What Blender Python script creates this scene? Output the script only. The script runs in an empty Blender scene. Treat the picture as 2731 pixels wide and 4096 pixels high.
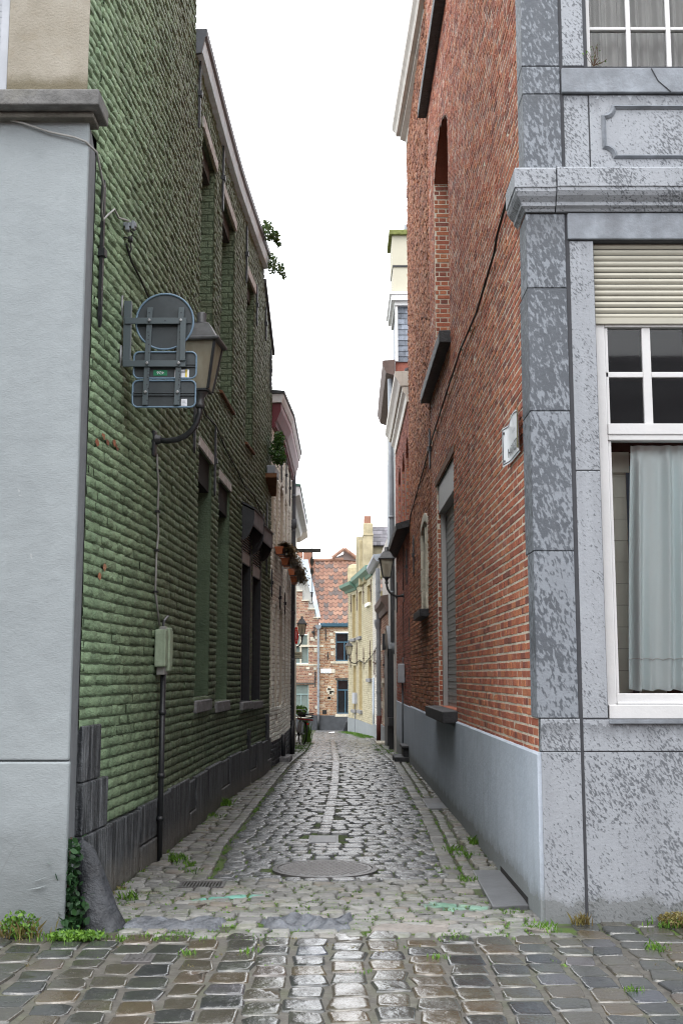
import bpy, math, random
from mathutils import Vector, Matrix
random.seed(11)
SC = bpy.context.scene
COL = SC.collection
U = random.uniform
PI = math.pi

def lerp(a, b, t): return a + (b - a) * t
def interp(x, xs, ys):
    if x <= xs[0]: return ys[0]
    for i in range(len(xs) - 1):
        if x <= xs[i + 1]:
            return lerp(ys[i], ys[i + 1], (x - xs[i]) / (xs[i + 1] - xs[i]))
    return ys[-1]
GZ_Y = [22, 26.4, 31.2, 36.4, 42, 51.2, 55.4]
GZ_Z = [0, -.16, -.32, -.48, -.64, -.88, -.98]
def gz(y): return interp(y, GZ_Y, GZ_Z)

# ------------------------------------------------------------------ materials
class NT:
    """small helper around a material node tree"""
    def __init__(s, name):
        s.m = bpy.data.materials.new(name); s.m.use_nodes = True
        s.t = s.m.node_tree; s.t.nodes.clear()
        s.out = s.n('ShaderNodeOutputMaterial')
        s.geo = s.n('ShaderNodeNewGeometry')
        s.pos = s.geo.outputs['Position']
    def n(s, typ, **kw):
        nd = s.t.nodes.new(typ)
        for k, v in kw.items(): setattr(nd, k, v)
        return nd
    def put(s, sock, v):
        if hasattr(v, 'node'): s.t.links.new(v, sock)
        elif isinstance(v, (tuple, list)) and len(v) == 3 and sock.type == 'RGBA': sock.default_value = (*v, 1)
        else: sock.default_value = v
    def mapping(s, scale=(1, 1, 1), rot=(0, 0, 0), src=None):
        m = s.n('ShaderNodeMapping'); s.put(m.inputs['Vector'], src or s.pos)
        m.inputs['Scale'].default_value = scale; m.inputs['Rotation'].default_value = rot
        return m.outputs[0]
    def noise(s, scale, detail=4, rough=.55, vec=None, dist=0):
        n = s.n('ShaderNodeTexNoise'); s.put(n.inputs['Vector'], vec or s.pos)
        n.inputs['Scale'].default_value = scale; n.inputs['Detail'].default_value = detail
        n.inputs['Roughness'].default_value = rough; n.inputs['Distortion'].default_value = dist
        return n.outputs['Fac']
    def voro(s, scale, vec=None, feature='F1', out='Distance'):
        n = s.n('ShaderNodeTexVoronoi', feature=feature); s.put(n.inputs['Vector'], vec or s.pos)
        n.inputs['Scale'].default_value = scale
        return n.outputs[out]
    def ramp(s, fac, stops, const=False):
        r = s.n('ShaderNodeValToRGB'); s.put(r.inputs[0], fac)
        if const: r.color_ramp.interpolation = 'CONSTANT'
        el = r.color_ramp.elements
        while len(el) < len(stops): el.new(.5)
        for e, (p, c) in zip(el, stops):
            e.position = p; e.color = (c, c, c, 1) if isinstance(c, (int, float)) else (*c, 1)
        return r.outputs[0]
    def mix(s, fac, a, b, mode='MIX'):
        m = s.n('ShaderNodeMix', data_type='RGBA', blend_type=mode)
        s.put(m.inputs[0], fac); s.put(m.inputs[6], a); s.put(m.inputs[7], b)
        return m.outputs[2]
    def math(s, op, a, b=0, c=None, clamp=False):
        m = s.n('ShaderNodeMath', operation=op, use_clamp=clamp)
        s.put(m.inputs[0], a); s.put(m.inputs[1], b)
        if c is not None: s.put(m.inputs[2], c)
        return m.outputs[0]
    def attr(s, name='tone'):
        return s.n('ShaderNodeAttribute', attribute_name=name).outputs['Fac']
    def sep(s):
        x = s.n('ShaderNodeSeparateXYZ'); s.put(x.inputs[0], s.pos); return x.outputs
    def bump(s, h, dist=.01, strength=1, prev=None):
        b = s.n('ShaderNodeBump'); s.put(b.inputs['Height'], h)
        b.inputs['Distance'].default_value = dist; b.inputs['Strength'].default_value = strength
        if prev is not None: s.put(b.inputs['Normal'], prev)
        return b.outputs[0]
    def finish(s, col, rough=.8, spec=.3, metal=0, normal=None, emit=None, coat=0):
        p = s.n('ShaderNodeBsdfPrincipled')
        s.put(p.inputs['Base Color'], col); s.put(p.inputs['Roughness'], rough)
        p.inputs['Specular IOR Level'].default_value = spec; p.inputs['Metallic'].default_value = metal
        if normal is not None: s.put(p.inputs['Normal'], normal)
        s.t.links.new(p.outputs[0], s.out.inputs[0])
        return s.m

def simple(name, col, var=.15, nscale=6, rough=.75, spec=.3, metal=0, bump=None, tone=.25, stain=None, streak=None):
    """weathered single-colour surface: two noises, per-piece tone, optional stains and rain streaks"""
    t = NT(name)
    f = t.noise(nscale, 6, .6)
    c = t.mix(t.ramp(f, [(.3, 0.0), (.7, 1.0)]), tuple(x * (1 - var) for x in col), tuple(min(1, x * (1 + var)) for x in col))
    if tone:
        k = t.math('MULTIPLY_ADD', t.attr(), tone * 2, 1 - tone)
        c = t.mix(1.0, c, k, 'MULTIPLY')
    if stain:
        sc, amt, scol = stain
        c = t.mix(t.math('MULTIPLY', t.ramp(t.noise(sc, 5, .65), [(.48, 0.0), (.68, 1.0)]), amt), c, scol)
    if streak:
        amt, scol = streak
        v = t.mapping((9, 9, .55))
        c = t.mix(t.math('MULTIPLY', t.ramp(t.noise(1, 5, .6, vec=v), [(.45, 0.0), (.75, 1.0)]), amt), c, scol)
    nm = None
    if bump:
        nm = t.bump(t.noise(bump[0], 5, .6), bump[1])
    return t.finish(c, rough, spec, metal, nm)

M = {}
def setup_materials():
    # green painted brick, dirty and mossy in places
    def green(name, lum=1.0, plaster=False):
        t = NT(name)
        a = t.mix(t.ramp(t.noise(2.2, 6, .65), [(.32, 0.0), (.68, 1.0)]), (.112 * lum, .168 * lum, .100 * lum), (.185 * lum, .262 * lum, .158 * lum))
        a = t.mix(1.0, a, t.math('MULTIPLY_ADD', t.attr(), .34, .83), 'MULTIPLY')
        x = t.sep()
        # grime: more of it away from the corner and higher up
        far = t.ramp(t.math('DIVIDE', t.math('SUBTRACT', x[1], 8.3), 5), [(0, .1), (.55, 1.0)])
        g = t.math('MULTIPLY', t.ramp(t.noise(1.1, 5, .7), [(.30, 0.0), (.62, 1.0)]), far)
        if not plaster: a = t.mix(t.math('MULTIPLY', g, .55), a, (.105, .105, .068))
        sp = t.ramp(t.noise(14, 4, .7), [(.60, 0.0), (.72, 1.0)])
        a = t.mix(t.math('MULTIPLY', sp, .4), a, (.06, .066, .044))
        # paint flaked off near the ground and near the corner
        fl = t.math('MULTIPLY', t.ramp(t.noise(5.5, 5, .75, dist=.4), [(.705, 0.0), (.735, 1.0)]), .8)
        if not plaster: a = t.mix(fl, a, (.30, .26, .20))
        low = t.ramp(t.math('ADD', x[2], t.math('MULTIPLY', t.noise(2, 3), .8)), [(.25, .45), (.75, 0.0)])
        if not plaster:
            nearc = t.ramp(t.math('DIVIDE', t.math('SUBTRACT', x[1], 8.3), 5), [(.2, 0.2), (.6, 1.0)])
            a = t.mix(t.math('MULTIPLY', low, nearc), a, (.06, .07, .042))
        lump = t.noise(11, 5, .6, vec=t.mapping((1, .8, 1.6)), dist=.4)
        if not plaster:
            a = t.mix(t.math('MULTIPLY', t.ramp(lump, [(.28, 1.0), (.45, 0.0)]), .38), a, (.045, .055, .034))  # cavity shade painted in: colour darkens where the lump bump dips
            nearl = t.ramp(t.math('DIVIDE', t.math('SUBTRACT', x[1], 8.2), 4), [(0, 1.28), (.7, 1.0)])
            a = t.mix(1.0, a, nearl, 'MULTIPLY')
        nm = t.bump(t.noise(45, 5, .65), .007, 1, t.bump(lump, .032 if not plaster else .012))
        return t.finish(a, .62, .35, 0, nm)
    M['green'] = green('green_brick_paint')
    M['green_joint'] = simple('green_joint_shade_paint', (.062, .084, .052), rough=.9, bump=(40, .006), tone=0)  # joints coloured darker than the bricks, standing in for shadow in the recess
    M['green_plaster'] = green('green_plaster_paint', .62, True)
    # red brick
    def brick(name, stops, mottle=.35, soot=.4, rough=.85, sootcol=(.06, .04, .035), sscale=1.2):
        t = NT(name)
        c = t.ramp(t.attr(), stops)
        n1 = t.noise(38, 5, .7)
        c = t.mix(t.math('MULTIPLY', t.ramp(n1, [(.4, 0.0), (.66, 1.0)]), mottle), c, (.10, .05, .038))
        c = t.mix(t.math('MULTIPLY', t.ramp(t.noise(sscale, 5, .65), [(.42, 0.0), (.7, 1.0)]), soot), c, sootcol)
        c = t.mix(t.math('MULTIPLY', t.ramp(t.noise(17, 4, .7), [(.62, 0.0), (.74, 1.0)]), .35), c, (.42, .36, .30))
        nm = t.bump(t.noise(60, 5, .65), .006)
        return t.finish(c, rough, .2, 0, nm)
    M['red'] = brick('red_brick', [(0, (.19, .075, .06)), (.2, (.30, .10, .068)), (.45, (.39, .128, .076)), (.7, (.43, .155, .088)), (.88, (.47, .195, .10)), (1, (.34, .145, .115))], mottle=.28, soot=.2)
    M['mortar'] = simple('lime_mortar', (.56, .51, .42), var=.22, nscale=25, rough=.95, bump=(60, .004), tone=0, stain=(2.5, .35, (.28, .24, .19)))
    M['red_dark'] = brick('dark_red_brick', [(0, (.16, .06, .05)), (.3, (.24, .085, .065)), (.6, (.30, .105, .075)), (1, (.36, .14, .095))], soot=.3)
    M['red_rough'] = brick('weathered_orange_brick', [(0, (.19, .08, .055)), (.3, (.30, .115, .065)), (.6, (.38, .155, .08)), (1, (.40, .22, .13))], mottle=.4, soot=.4, sscale=2.2)
    M['mortar_dark'] = simple('sooty_mortar', (.26, .21, .165), var=.3, nscale=20, rough=.95, bump=(60, .004), tone=0)
    M['far_brick'] = brick('old_pink_brick', [(0, (.16, .075, .055)), (.3, (.28, .135, .10)), (.6, (.36, .19, .13)), (.85, (.40, .24, .15)), (1, (.46, .36, .27))], mottle=.25, soot=.3, sscale=.7)
    M['far_brick_orange'] = brick('old_orange_brick', [(0, (.19, .09, .055)), (.3, (.30, .155, .085)), (.6, (.38, .21, .115)), (.85, (.40, .27, .165)), (1, (.46, .38, .28))], mottle=.3, soot=.25, sscale=.8)
    M['far_mortar'] = simple('pale_mortar', (.40, .34, .27), var=.2, nscale=6, rough=.95, tone=0)
    def paintbrick(name, col, dirt, amt=.4):
        t = NT(name)
        c = t.mix(t.ramp(t.noise(1.6, 5, .6), [(.3, 0.0), (.7, 1.0)]), tuple(x * .86 for x in col), tuple(min(1, x * 1.08) for x in col))
        c = t.mix(1.0, c, t.math('MULTIPLY_ADD', t.attr(), .22, .88), 'MULTIPLY')
        c = t.mix(t.math('MULTIPLY', t.ramp(t.noise(1, 5, .7, vec=t.mapping((3, 3, .5))), [(.45, 0.0), (.75, 1.0)]), amt), c, dirt)
        return t.finish(c, .75, .25, 0, t.bump(t.noise(28, 4, .6), .006))
    M['cream'] = paintbrick('cream_brick_paint', (.91, .92, .84), (.66, .63, .54))
    M['cream_joint'] = simple('cream_joint', (.62, .57, .50), rough=.9, tone=0)
    M['cream_pale'] = paintbrick('pale_cream_paint', (.66, .62, .52), (.42, .36, .27))
    M['yellow'] = paintbrick('yellow_brick_paint', (.385, .35, .24), (.30, .265, .19), .5)
    M['yellow_joint'] = simple('yellow_joint', (.30, .265, .18), rough=.9, tone=0)
    M['yellow_deep'] = simple('yellow_reveal_paint', (.36, .30, .17), rough=.8, tone=0)
    M['offwhite'] = paintbrick('offwhite_brick_paint', (.46, .45, .41), (.33, .31, .26), .5)
    # renders
    t = NT('pale_grey_render')
    x = t.sep()
    c = t.mix(t.ramp(t.noise(.9, 5, .6), [(.3, 0.0), (.7, 1.0)]), (.225, .252, .264), (.262, .292, .304))
    c = t.mix(t.math('MULTIPLY', t.ramp(t.noise(1, 5, .65, vec=t.mapping((2.2, 2.2, .3))), [(.5, 0.0), (.8, 1.0)]), .3), c, (.165, .185, .194))
    low = t.ramp(t.math('ADD', x[2], t.math('MULTIPLY', t.noise(3, 5), .5)), [(.25, 1.0), (.75, .55), (1.15, 0.0)])
    pt = t.ramp(t.noise(1.6, 3, .5, vec=t.mapping((1, 1, .7)), dist=.8), [(.56, 0.0), (.575, 1.0)])
    c = t.mix(t.math('MULTIPLY', pt, .10), c, (.17, .19, .2))
    ch = t.ramp(t.noise(7, 4, .75, dist=.5), [(.70, 0.0), (.715, 1.0)])
    c = t.mix(t.math('MULTIPLY', ch, .45), c, (.36, .38, .385))
    c = t.mix(t.math('MULTIPLY', t.ramp(t.noise(30, 3, .8), [(.70, 0.0), (.72, 1.0)]), .35), c, (.14, .15, .15))
    c = t.mix(t.math('MULTIPLY', low, .7), c, (.112, .124, .124))
    cr = t.ramp(t.voro(1.1, t.mapping((1, 1, 1.6)), 'DISTANCE_TO_EDGE'), [(0, 1.0), (.006, 0.0)])
    c = t.mix(t.math('MULTIPLY', t.math('MULTIPLY', cr, low), .5), c, (.12, .13, .13))
    M['grey_render'] = t.finish(c, .8, .25, 0, t.bump(t.noise(55, 5, .6, vec=t.mapping((1, 1, 2.5))), .0025, 1, t.bump(t.noise(5, 4), .012)))
    M['grey_side'] = simple('grey_side_render', (.13, .14, .15), rough=.85, bump=(40, .006), tone=0)
    t = NT('stained_beige_stucco')
    c = t.mix(t.ramp(t.noise(2.5, 6, .65), [(.3, 0.0), (.7, 1.0)]), (.225, .205, .165), (.32, .30, .255))
    c = t.mix(t.math('MULTIPLY', t.ramp(t.noise(9, 5, .7), [(.55, 0.0), (.72, 1.0)]), .45), c, (.22, .19, .14))
    x = t.sep()
    c = t.mix(t.ramp(t.math('ADD', x[2], t.math('MULTIPLY', t.noise(6, 4), .2)), [(0, 0.0), (1, 0.0)]), c, c)
    d = t.math('SUBTRACT', x[2], 5.62)
    c = t.mix(t.math('MULTIPLY', t.ramp(t.math('ADD', d, t.math('MULTIPLY', t.noise(7, 4), -.15)), [(0, 1.0), (.09, 0.0)]), .75), c, (.10, .085, .05))
    M['beige_stucco'] = t.finish(c, .9, .2, 0, t.bump(t.noise(60, 5, .7), .008))
    t = NT('blue_grey_plinth_paint')
    x = t.sep()
    c = t.mix(t.ramp(t.noise(1.6, 6, .65), [(.3, 0.0), (.7, 1.0)]), (.355, .41, .48), (.43, .485, .555))
    c = t.mix(t.math('MULTIPLY', t.ramp(t.noise(1, 6, .65, vec=t.mapping((7, 7, .4))), [(.48, 0.0), (.75, 1.0)]), .4), c, (.255, .29, .33))
    c = t.mix(t.math('MULTIPLY', t.ramp(t.noise(9, 5, .7), [(.64, 0.0), (.70, 1.0)]), .35), c, (.24, .265, .29))
    lowz = t.ramp(t.math('ADD', x[2], t.math('MULTIPLY', t.noise(4, 5, .7), -.28)), [(-.10, 1.0), (.0, .8), (.10, .25), (.35, 0.0)])
    c = t.mix(t.math('MULTIPLY', lowz, .7), c, (.12, .125, .105))
    c = t.mix(t.math('MULTIPLY', t.ramp(t.noise(26, 4, .7), [(.68, 0.0), (.71, 1.0)]), .5), c, (.16, .16, .155))
    M['plinth_blue'] = t.finish(c, .75, .25, 0, t.bump(t.noise(45, 5, .6), .004, 1, t.bump(t.noise(4, 4), .012)))
    M['ledge'] = simple('concrete_ledge', (.14, .14, .138), var=.3, nscale=9, rough=.9, bump=(40, .008), tone=0, stain=(4, .5, (.15, .145, .12)))
    M['ledge_edge'] = simple('dirty_ledge_end', (.13, .125, .11), var=.3, nscale=12, rough=.9, bump=(40, .01), tone=0)
    # bluestone with worn pale flecks
    def bluestone(name, lo, hi, cover, bias=0.0, ang=.6, dens=1.0):
        t = NT(name)
        w = t.mapping((1, 1, .42), src=t.mapping((1, 1, 1), (0, ang, 0)))
        f = t.math('ADD', t.math('MULTIPLY', t.noise(80 * dens, 2, .5, vec=w, dist=.3), .75), t.math('MULTIPLY', t.noise(150 * dens, 2, .5, vec=w), .25))
        big = t.noise(2.6, 4, .6)
        k = t.math('ADD', f, t.math('MULTIPLY', t.math('SUBTRACT', big, .5), .50))
        k = t.math('ADD', k, t.math('MULTIPLY', t.math('SUBTRACT', t.attr(), .5), .16 + bias))
        m = t.ramp(k, [(cover - .05, 1.0), (cover + .045, 0.0)])
        lo_ = t.mix(t.noise(4, 4), tuple(v * .8 for v in lo), tuple(v * 1.25 for v in lo))
        hi_ = t.mix(t.noise(7, 5, .7), tuple(v * .82 for v in hi), tuple(v * 1.1 for v in hi))
        c = t.mix(m, hi_, lo_)
        st = t.ramp(t.noise(1, 5, .6, vec=t.mapping((6, 6, .35))), [(.5, 0.0), (.8, 1.0)])
        c = t.mix(t.math('MULTIPLY', st, .45), c, (.13, .14, .155))
        zz = t.sep()[2]
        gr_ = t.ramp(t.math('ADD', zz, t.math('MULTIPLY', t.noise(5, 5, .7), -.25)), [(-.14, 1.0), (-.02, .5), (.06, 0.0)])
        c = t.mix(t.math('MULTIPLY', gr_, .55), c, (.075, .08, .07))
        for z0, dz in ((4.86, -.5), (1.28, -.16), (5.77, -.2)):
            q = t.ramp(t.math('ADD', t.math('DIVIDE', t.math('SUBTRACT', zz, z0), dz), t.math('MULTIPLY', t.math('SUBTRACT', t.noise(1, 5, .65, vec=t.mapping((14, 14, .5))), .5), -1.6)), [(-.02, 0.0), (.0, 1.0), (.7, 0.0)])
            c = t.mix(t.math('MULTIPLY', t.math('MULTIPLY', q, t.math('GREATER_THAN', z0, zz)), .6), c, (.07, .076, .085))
        nm = t.bump(m, .0016, .7, t.bump(t.noise(45, 5, .65), .004))
        return t.finish(c, .6, .35, 0, nm)
    LO, HI = (.098, .107, .120), (.278, .298, .325)
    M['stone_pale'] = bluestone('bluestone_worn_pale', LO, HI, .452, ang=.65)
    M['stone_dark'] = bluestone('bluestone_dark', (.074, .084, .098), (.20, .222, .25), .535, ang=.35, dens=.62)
    M['stone_trim'] = simple('bluestone_trim', (.18, .20, .225), var=.3, nscale=7, rough=.6, bump=(45, .004), tone=.2, streak=(.55, (.13, .14, .155)), stain=(10, .35, (.17, .18, .2)))
    M['stone_joint'] = simple('stone_joint', (.055, .058, .065), rough=.9, tone=0)
    t = NT('black_painted_stone')
    st = t.ramp(t.noise(1, 6, .7, vec=t.mapping((22, 22, 1.6))), [(.42, 0.0), (.72, 1.0)])
    c = t.mix(st, (.018, .021, .025), (.22, .235, .25))
    c = t.mix(t.math('MULTIPLY', t.ramp(t.noise(5, 5, .7), [(.45, 0.0), (.7, 1.0)]), .5), c, (.03, .032, .032))
    x = t.sep()
    c = t.mix(t.math('MULTIPLY', t.ramp(t.math('ADD', x[2], t.math('MULTIPLY', t.noise(5, 4), .3)), [(.22, 1.0), (.4, 0.0)]), .55), c, (.16, .145, .12))
    M['black_stone'] = t.finish(c, .55, .35, 0, t.bump(st, .010, .8, t.bump(t.noise(11, 5, .7), .035)))
    M['sill_grey'] = simple('weathered_sill_stone', (.20, .20, .205), var=.35, nscale=18, rough=.8, bump=(30, .012), tone=.3, streak=(.5, (.05, .05, .05)))
    M['sill_black'] = simple('black_stone_sill', (.03, .031, .034), var=.4, nscale=12, rough=.6, bump=(25, .01), tone=0)
    M['lintel_white'] = simple('flaking_white_lintel', (.55, .54, .52), var=.25, nscale=12, rough=.8, bump=(30, .008), tone=0, stain=(8, .5, (.22, .2, .18)))
    M['limestone'] = simple('pale_limestone', (.50, .47, .39), var=.2, nscale=9, rough=.85, bump=(25, .012), tone=.15, stain=(4, .5, (.24, .21, .16)))
    # metals and paints
    M['black_iron'] = simple('black_iron_paint', (.018, .02, .023), var=.3, nscale=14, rough=.42, spec=.5, tone=0, bump=(60, .002))
    M['dark_metal'] = simple('sooty_lantern_metal', (.05, .052, .056), var=.35, nscale=10, rough=.45, spec=.5, tone=0, stain=(7, .35, (.12, .12, .12)))
    M['zinc'] = simple('grey_zinc', (.20, .22, .245), var=.15, nscale=5, rough=.5, spec=.5, tone=0, streak=(.3, (.12, .13, .14)))
    M['pipe_grey'] = simple('grey_drainpipe_paint', (.105, .115, .13), var=.15, nscale=5, rough=.5, tone=0)
    M['pipe_light'] = simple('light_zinc_pipe', (.23, .255, .285), var=.15, nscale=5, rough=.5, tone=0)
    M['pipe_red'] = simple('red_iron_pipe_foot', (.10, .025, .022), rough=.6, tone=0)
    M['sign_grey'] = simple('sign_back_grey', (.030, .039, .043), var=.14, nscale=4, rough=.5, spec=.4, tone=.2, stain=(9, .15, (.10, .12, .13)))
    M['sign_bar'] = simple('sign_bracket_grey', (.062, .082, .090), var=.10, nscale=5, rough=.45, spec=.4, tone=0, stain=(20, .2, (.06, .07, .075)))
    M['sign_rim'] = simple('sign_rim_blue_grey', (.13, .20, .27), var=.12, nscale=6, rough=.4, tone=0)
    M['steel'] = simple('galvanised_steel', (.22, .225, .23), var=.2, nscale=30, rough=.4, metal=.5, tone=0)
    M['sticker_green'] = simple('green_sticker', (.01, .17, .075), var=.05, rough=.4, tone=0)
    M['sticker_white'] = simple('white_sticker', (.66, .68, .72), var=.05, rough=.4, tone=0)
    M['sticker_yellow'] = simple('yellow_sticker', (.62, .47, .05), var=.05, rough=.4, tone=0)
    M['ink'] = simple('black_ink', (.02, .022, .03), var=.05, rough=.5, tone=0)
    M['ink_grey'] = simple('grey_ink', (.33, .36, .38), var=.05, rough=.5, tone=0)
    M['white_paint'] = simple('white_window_paint', (.50, .505, .51), var=.06, nscale=3, rough=.4, spec=.4, tone=0, stain=(6, .15, (.5, .48, .44)), bump=(30, .002))
    M['enamel'] = simple('white_enamel', (.74, .78, .82), var=.05, nscale=6, rough=.3, spec=.5, tone=0, stain=(9, .15, (.55, .55, .5)))
    M['enamel_back'] = simple('olive_enamel_back', (.28, .27, .15), rough=.6, tone=0)
    M['shutter'] = simple('cream_roller_shutter', (.37, .36, .305), var=.08, nscale=3, rough=.5, tone=.1, stain=(3, .3, (.36, .34, .27)))
    M['slat_grey'] = simple('grey_shutter_slats', (.42, .42, .42), var=.08, nscale=3, rough=.5, tone=.1)
    M['shutter_grey'] = simple('pale_grey_shutter', (.33, .33, .325), var=.08, nscale=3, rough=.5, tone=.1)
    M['maroon'] = simple('maroon_cornice_paint', (.16, .032, .042), var=.2, nscale=4, rough=.45, tone=0)
    M['cornice_white'] = simple('white_cornice_paint', (.70, .70, .70), var=.08, nscale=4, rough=.6, tone=0, stain=(5, .3, (.45, .43, .4)))
    M['cornice_cream'] = simple('greyish_cornice_paint', (.50, .47, .42), var=.1, nscale=4, rough=.6, tone=.1, streak=(.4, (.27, .24, .2)))
    M['cornice_brown'] = simple('brown_cornice_wood', (.10, .068, .058), var=.2, nscale=7, rough=.7, tone=0)
    M['fascia'] = simple('white_fascia_board', (.70, .84, .93), var=.08, nscale=5, rough=.6, tone=0, streak=(.35, (.3, .27, .26)))
    M['teal_paint'] = simple('green_cornice_paint', (.095, .185, .145), var=.12, nscale=4, rough=.5, tone=0)
    M['blue_paint'] = simple('blue_timber_paint', (.045, .105, .155), var=.12, nscale=5, rough=.45, tone=0)
    M['sage_paint'] = simple('sage_window_paint', (.22, .30, .30), var=.1, nscale=5, rough=.5, tone=0)
    M['black_plinth'] = simple('dark_tar_plinth', (.055, .06, .068), var=.25, nscale=3, rough=.7, tone=0, bump=(30, .006))
    M['dark_brick'] = simple('black_tarred_brick', (.04, .043, .05), var=.25, nscale=8, rough=.6, tone=.25, bump=(30, .006))
    M['stucco_white'] = simple('streaky_white_stucco', (.36, .36, .345), var=.12, nscale=2, rough=.85, tone=0, streak=(.45, (.36, .35, .32)))
    M['grey_stucco'] = simple('grey_stucco', (.42, .41, .39), var=.15, nscale=2, rough=.85, tone=0, streak=(.4, (.25, .24, .22)))
    M['mossy_plaster'] = simple('mossy_plaster', (.40, .35, .23), var=.25, nscale=3, rough=.9, tone=0, streak=(.5, (.19, .17, .1)), bump=(25, .01))
    M['cream_chimney'] = simple('cream_chimney_plaster', (.42, .40, .32), var=.06, nscale=2, rough=.85, tone=0)
    M['moss'] = simple('moss_cap', (.14, .155, .05), var=.4, nscale=14, rough=.95, tone=0)
    M['slate'] = simple('blue_slate', (.155, .175, .21), var=.3, nscale=9, rough=.5, tone=.4)
    M['slate_dark'] = simple('dark_roof_tile', (.12, .115, .13), var=.2, nscale=6, rough=.55, tone=.35)
    t = NT('weathered_pantile')
    c = t.ramp(t.attr(), [(0, (.10, .088, .085)), (.22, (.15, .115, .105)), (.32, (.19, .105, .08)), (.65, (.245, .135, .097)), (1, (.30, .18, .13))])
    c = t.mix(t.math('MULTIPLY', t.ramp(t.noise(5, 5, .7), [(.5, 0.0), (.7, 1.0)]), .4), c, (.2, .14, .11))
    M['pantile'] = t.finish(c, .75, .3, 0)
    M['lead'] = simple('lead_flashing', (.46, .52, .58), var=.15, nscale=3, rough=.5, tone=0)
    M['terracotta'] = simple('terracotta', (.42, .135, .058), var=.12, nscale=9, rough=.75, tone=0)
    M['rust_sill'] = simple('rusty_brown_sill', (.13, .062, .03), var=.3, nscale=9, rough=.8, tone=0)
    M['wood_dark'] = simple('weathered_dark_wood', (.075, .073, .066), var=.3, nscale=12, rough=.85, tone=0)
    M['valance'] = simple('grey_painted_board', (.19, .18, .19), var=.25, nscale=8, rough=.7, tone=0, stain=(9, .4, (.1, .09, .1)))
    M['meter_green'] = simple('flaking_green_meter_box', (.30, .37, .27), var=.2, nscale=7, rough=.6, tone=0, streak=(.75, (.14, .17, .115)), stain=(10, .5, (.12, .14, .1)))
    M['meter_grey'] = simple('grey_meter_box', (.33, .35, .38), var=.1, nscale=6, rough=.6, tone=0)
    M['cable_grey'] = simple('grey_cable', (.27, .27, .26), rough=.6, tone=0)
    M['cable_black'] = simple('black_cable', (.02, .02, .02), rough=.6, tone=0)
    M['red_sign'] = simple('red_enamel', (.60, .022, .012), var=.06, rough=.35, tone=0)
    M['beige_sign'] = simple('beige_sign_board', (.58, .54, .40), var=.06, rough=.6, tone=0)
    M['tyre'] = simple('black_rubber', (.018, .018, .02), rough=.7, tone=0)
    M['bike_paint'] = simple('dark_violet_bike_paint', (.035, .028, .045), rough=.35, spec=.5, tone=0)
    M['red_plastic'] = simple('red_crate_plastic', (.28, .025, .02), rough=.5, tone=0)
    M['cast_iron'] = simple('wet_cast_iron', (.085, .082, .082), var=.3, nscale=14, rough=.38, spec=.5, tone=.3, bump=(50, .003))
    M['slab'] = simple('smooth_bluestone_slab', (.115, .12, .128), var=.2, nscale=5, rough=.4, spec=.45, tone=.1, bump=(40, .003))
    M['rough_slab'] = simple('broken_bluestone_kerb', (.095, .104, .118), var=.5, nscale=8, rough=.38, spec=.5, tone=.2, bump=(16, .03), stain=(9, .5, (.06, .065, .075)))
    M['pink_slab'] = simple('worn_pinkish_slab', (.19, .175, .16), var=.25, nscale=8, rough=.5, tone=.1, bump=(20, .012))
    M['guard_stone'] = simple('grey_guard_stone', (.024, .027, .032), var=.6, nscale=4.5, rough=.55, spec=.4, tone=0, bump=(14, .03), stain=(5, .35, (.055, .06, .068)), streak=(.45, (.10, .108, .12)))
    M['room_dark'] = simple('dark_room', (.02, .02, .02), rough=.9, tone=0)
    M['room_board'] = simple('room_panel_boards', (.62, .62, .54), var=.08, rough=.7, tone=.1)
    M['dark_glass'] = simple('dark_window_pane', (.012, .014, .016), var=.3, nscale=2, rough=.05, spec=.6, tone=0)
    M['grey_glass'] = simple('blinded_window_pane', (.16, .20, .19), var=.2, nscale=2, rough=.15, spec=.5, tone=0)
    M['green_glass'] = simple('dim_green_pane', (.035, .055, .042), var=.3, nscale=2, rough=.12, spec=.6, tone=0)
    t = NT('clear_glass')
    tr = t.n('ShaderNodeBsdfTransparent'); tr.inputs[0].default_value = (.94, .96, .96, 1)
    gl = t.n('ShaderNodeBsdfGlossy'); gl.inputs['Roughness'].default_value = .03
    fr = t.n('ShaderNodeFresnel'); fr.inputs[0].default_value = 1.5
    mx = t.n('ShaderNodeMixShader')
    t.t.links.new(fr.outputs[0], mx.inputs[0]); t.t.links.new(tr.outputs[0], mx.inputs[1]); t.t.links.new(gl.outputs[0], mx.inputs[2])
    t.t.links.new(mx.outputs[0], t.out.inputs[0]); M['glass'] = t.m
    t = NT('dusty_lantern_glass')
    df = t.n('ShaderNodeBsdfDiffuse'); df.inputs[0].default_value = (.50, .47, .38, 1)
    t.put(df.inputs[0], t.mix(t.ramp(t.noise(6, 4, .6, vec=t.mapping((2, 2, .6))), [(.35, 0.0), (.7, 1.0)]), (.40, .36, .28), (.62, .60, .50)))
    tl = t.n('ShaderNodeBsdfTranslucent'); tl.inputs[0].default_value = (.62, .59, .5, 1)
    tr = t.n('ShaderNodeBsdfTransparent'); tr.inputs[0].default_value = (.9, .88, .8, 1)
    m1 = t.n('ShaderNodeMixShader'); m1.inputs[0].default_value = .5
    m2 = t.n('ShaderNodeMixShader'); m2.inputs[0].default_value = .32
    t.t.links.new(df.outputs[0], m1.inputs[1]); t.t.links.new(tl.outputs[0], m1.inputs[2])
    t.t.links.new(m1.outputs[0], m2.inputs[1]); t.t.links.new(tr.outputs[0], m2.inputs[2]); t.t.links.new(m2.outputs[0], t.out.inputs[0])
    M['lantern_glass'] = t.m
    t = NT('sheer_curtain')
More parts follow.
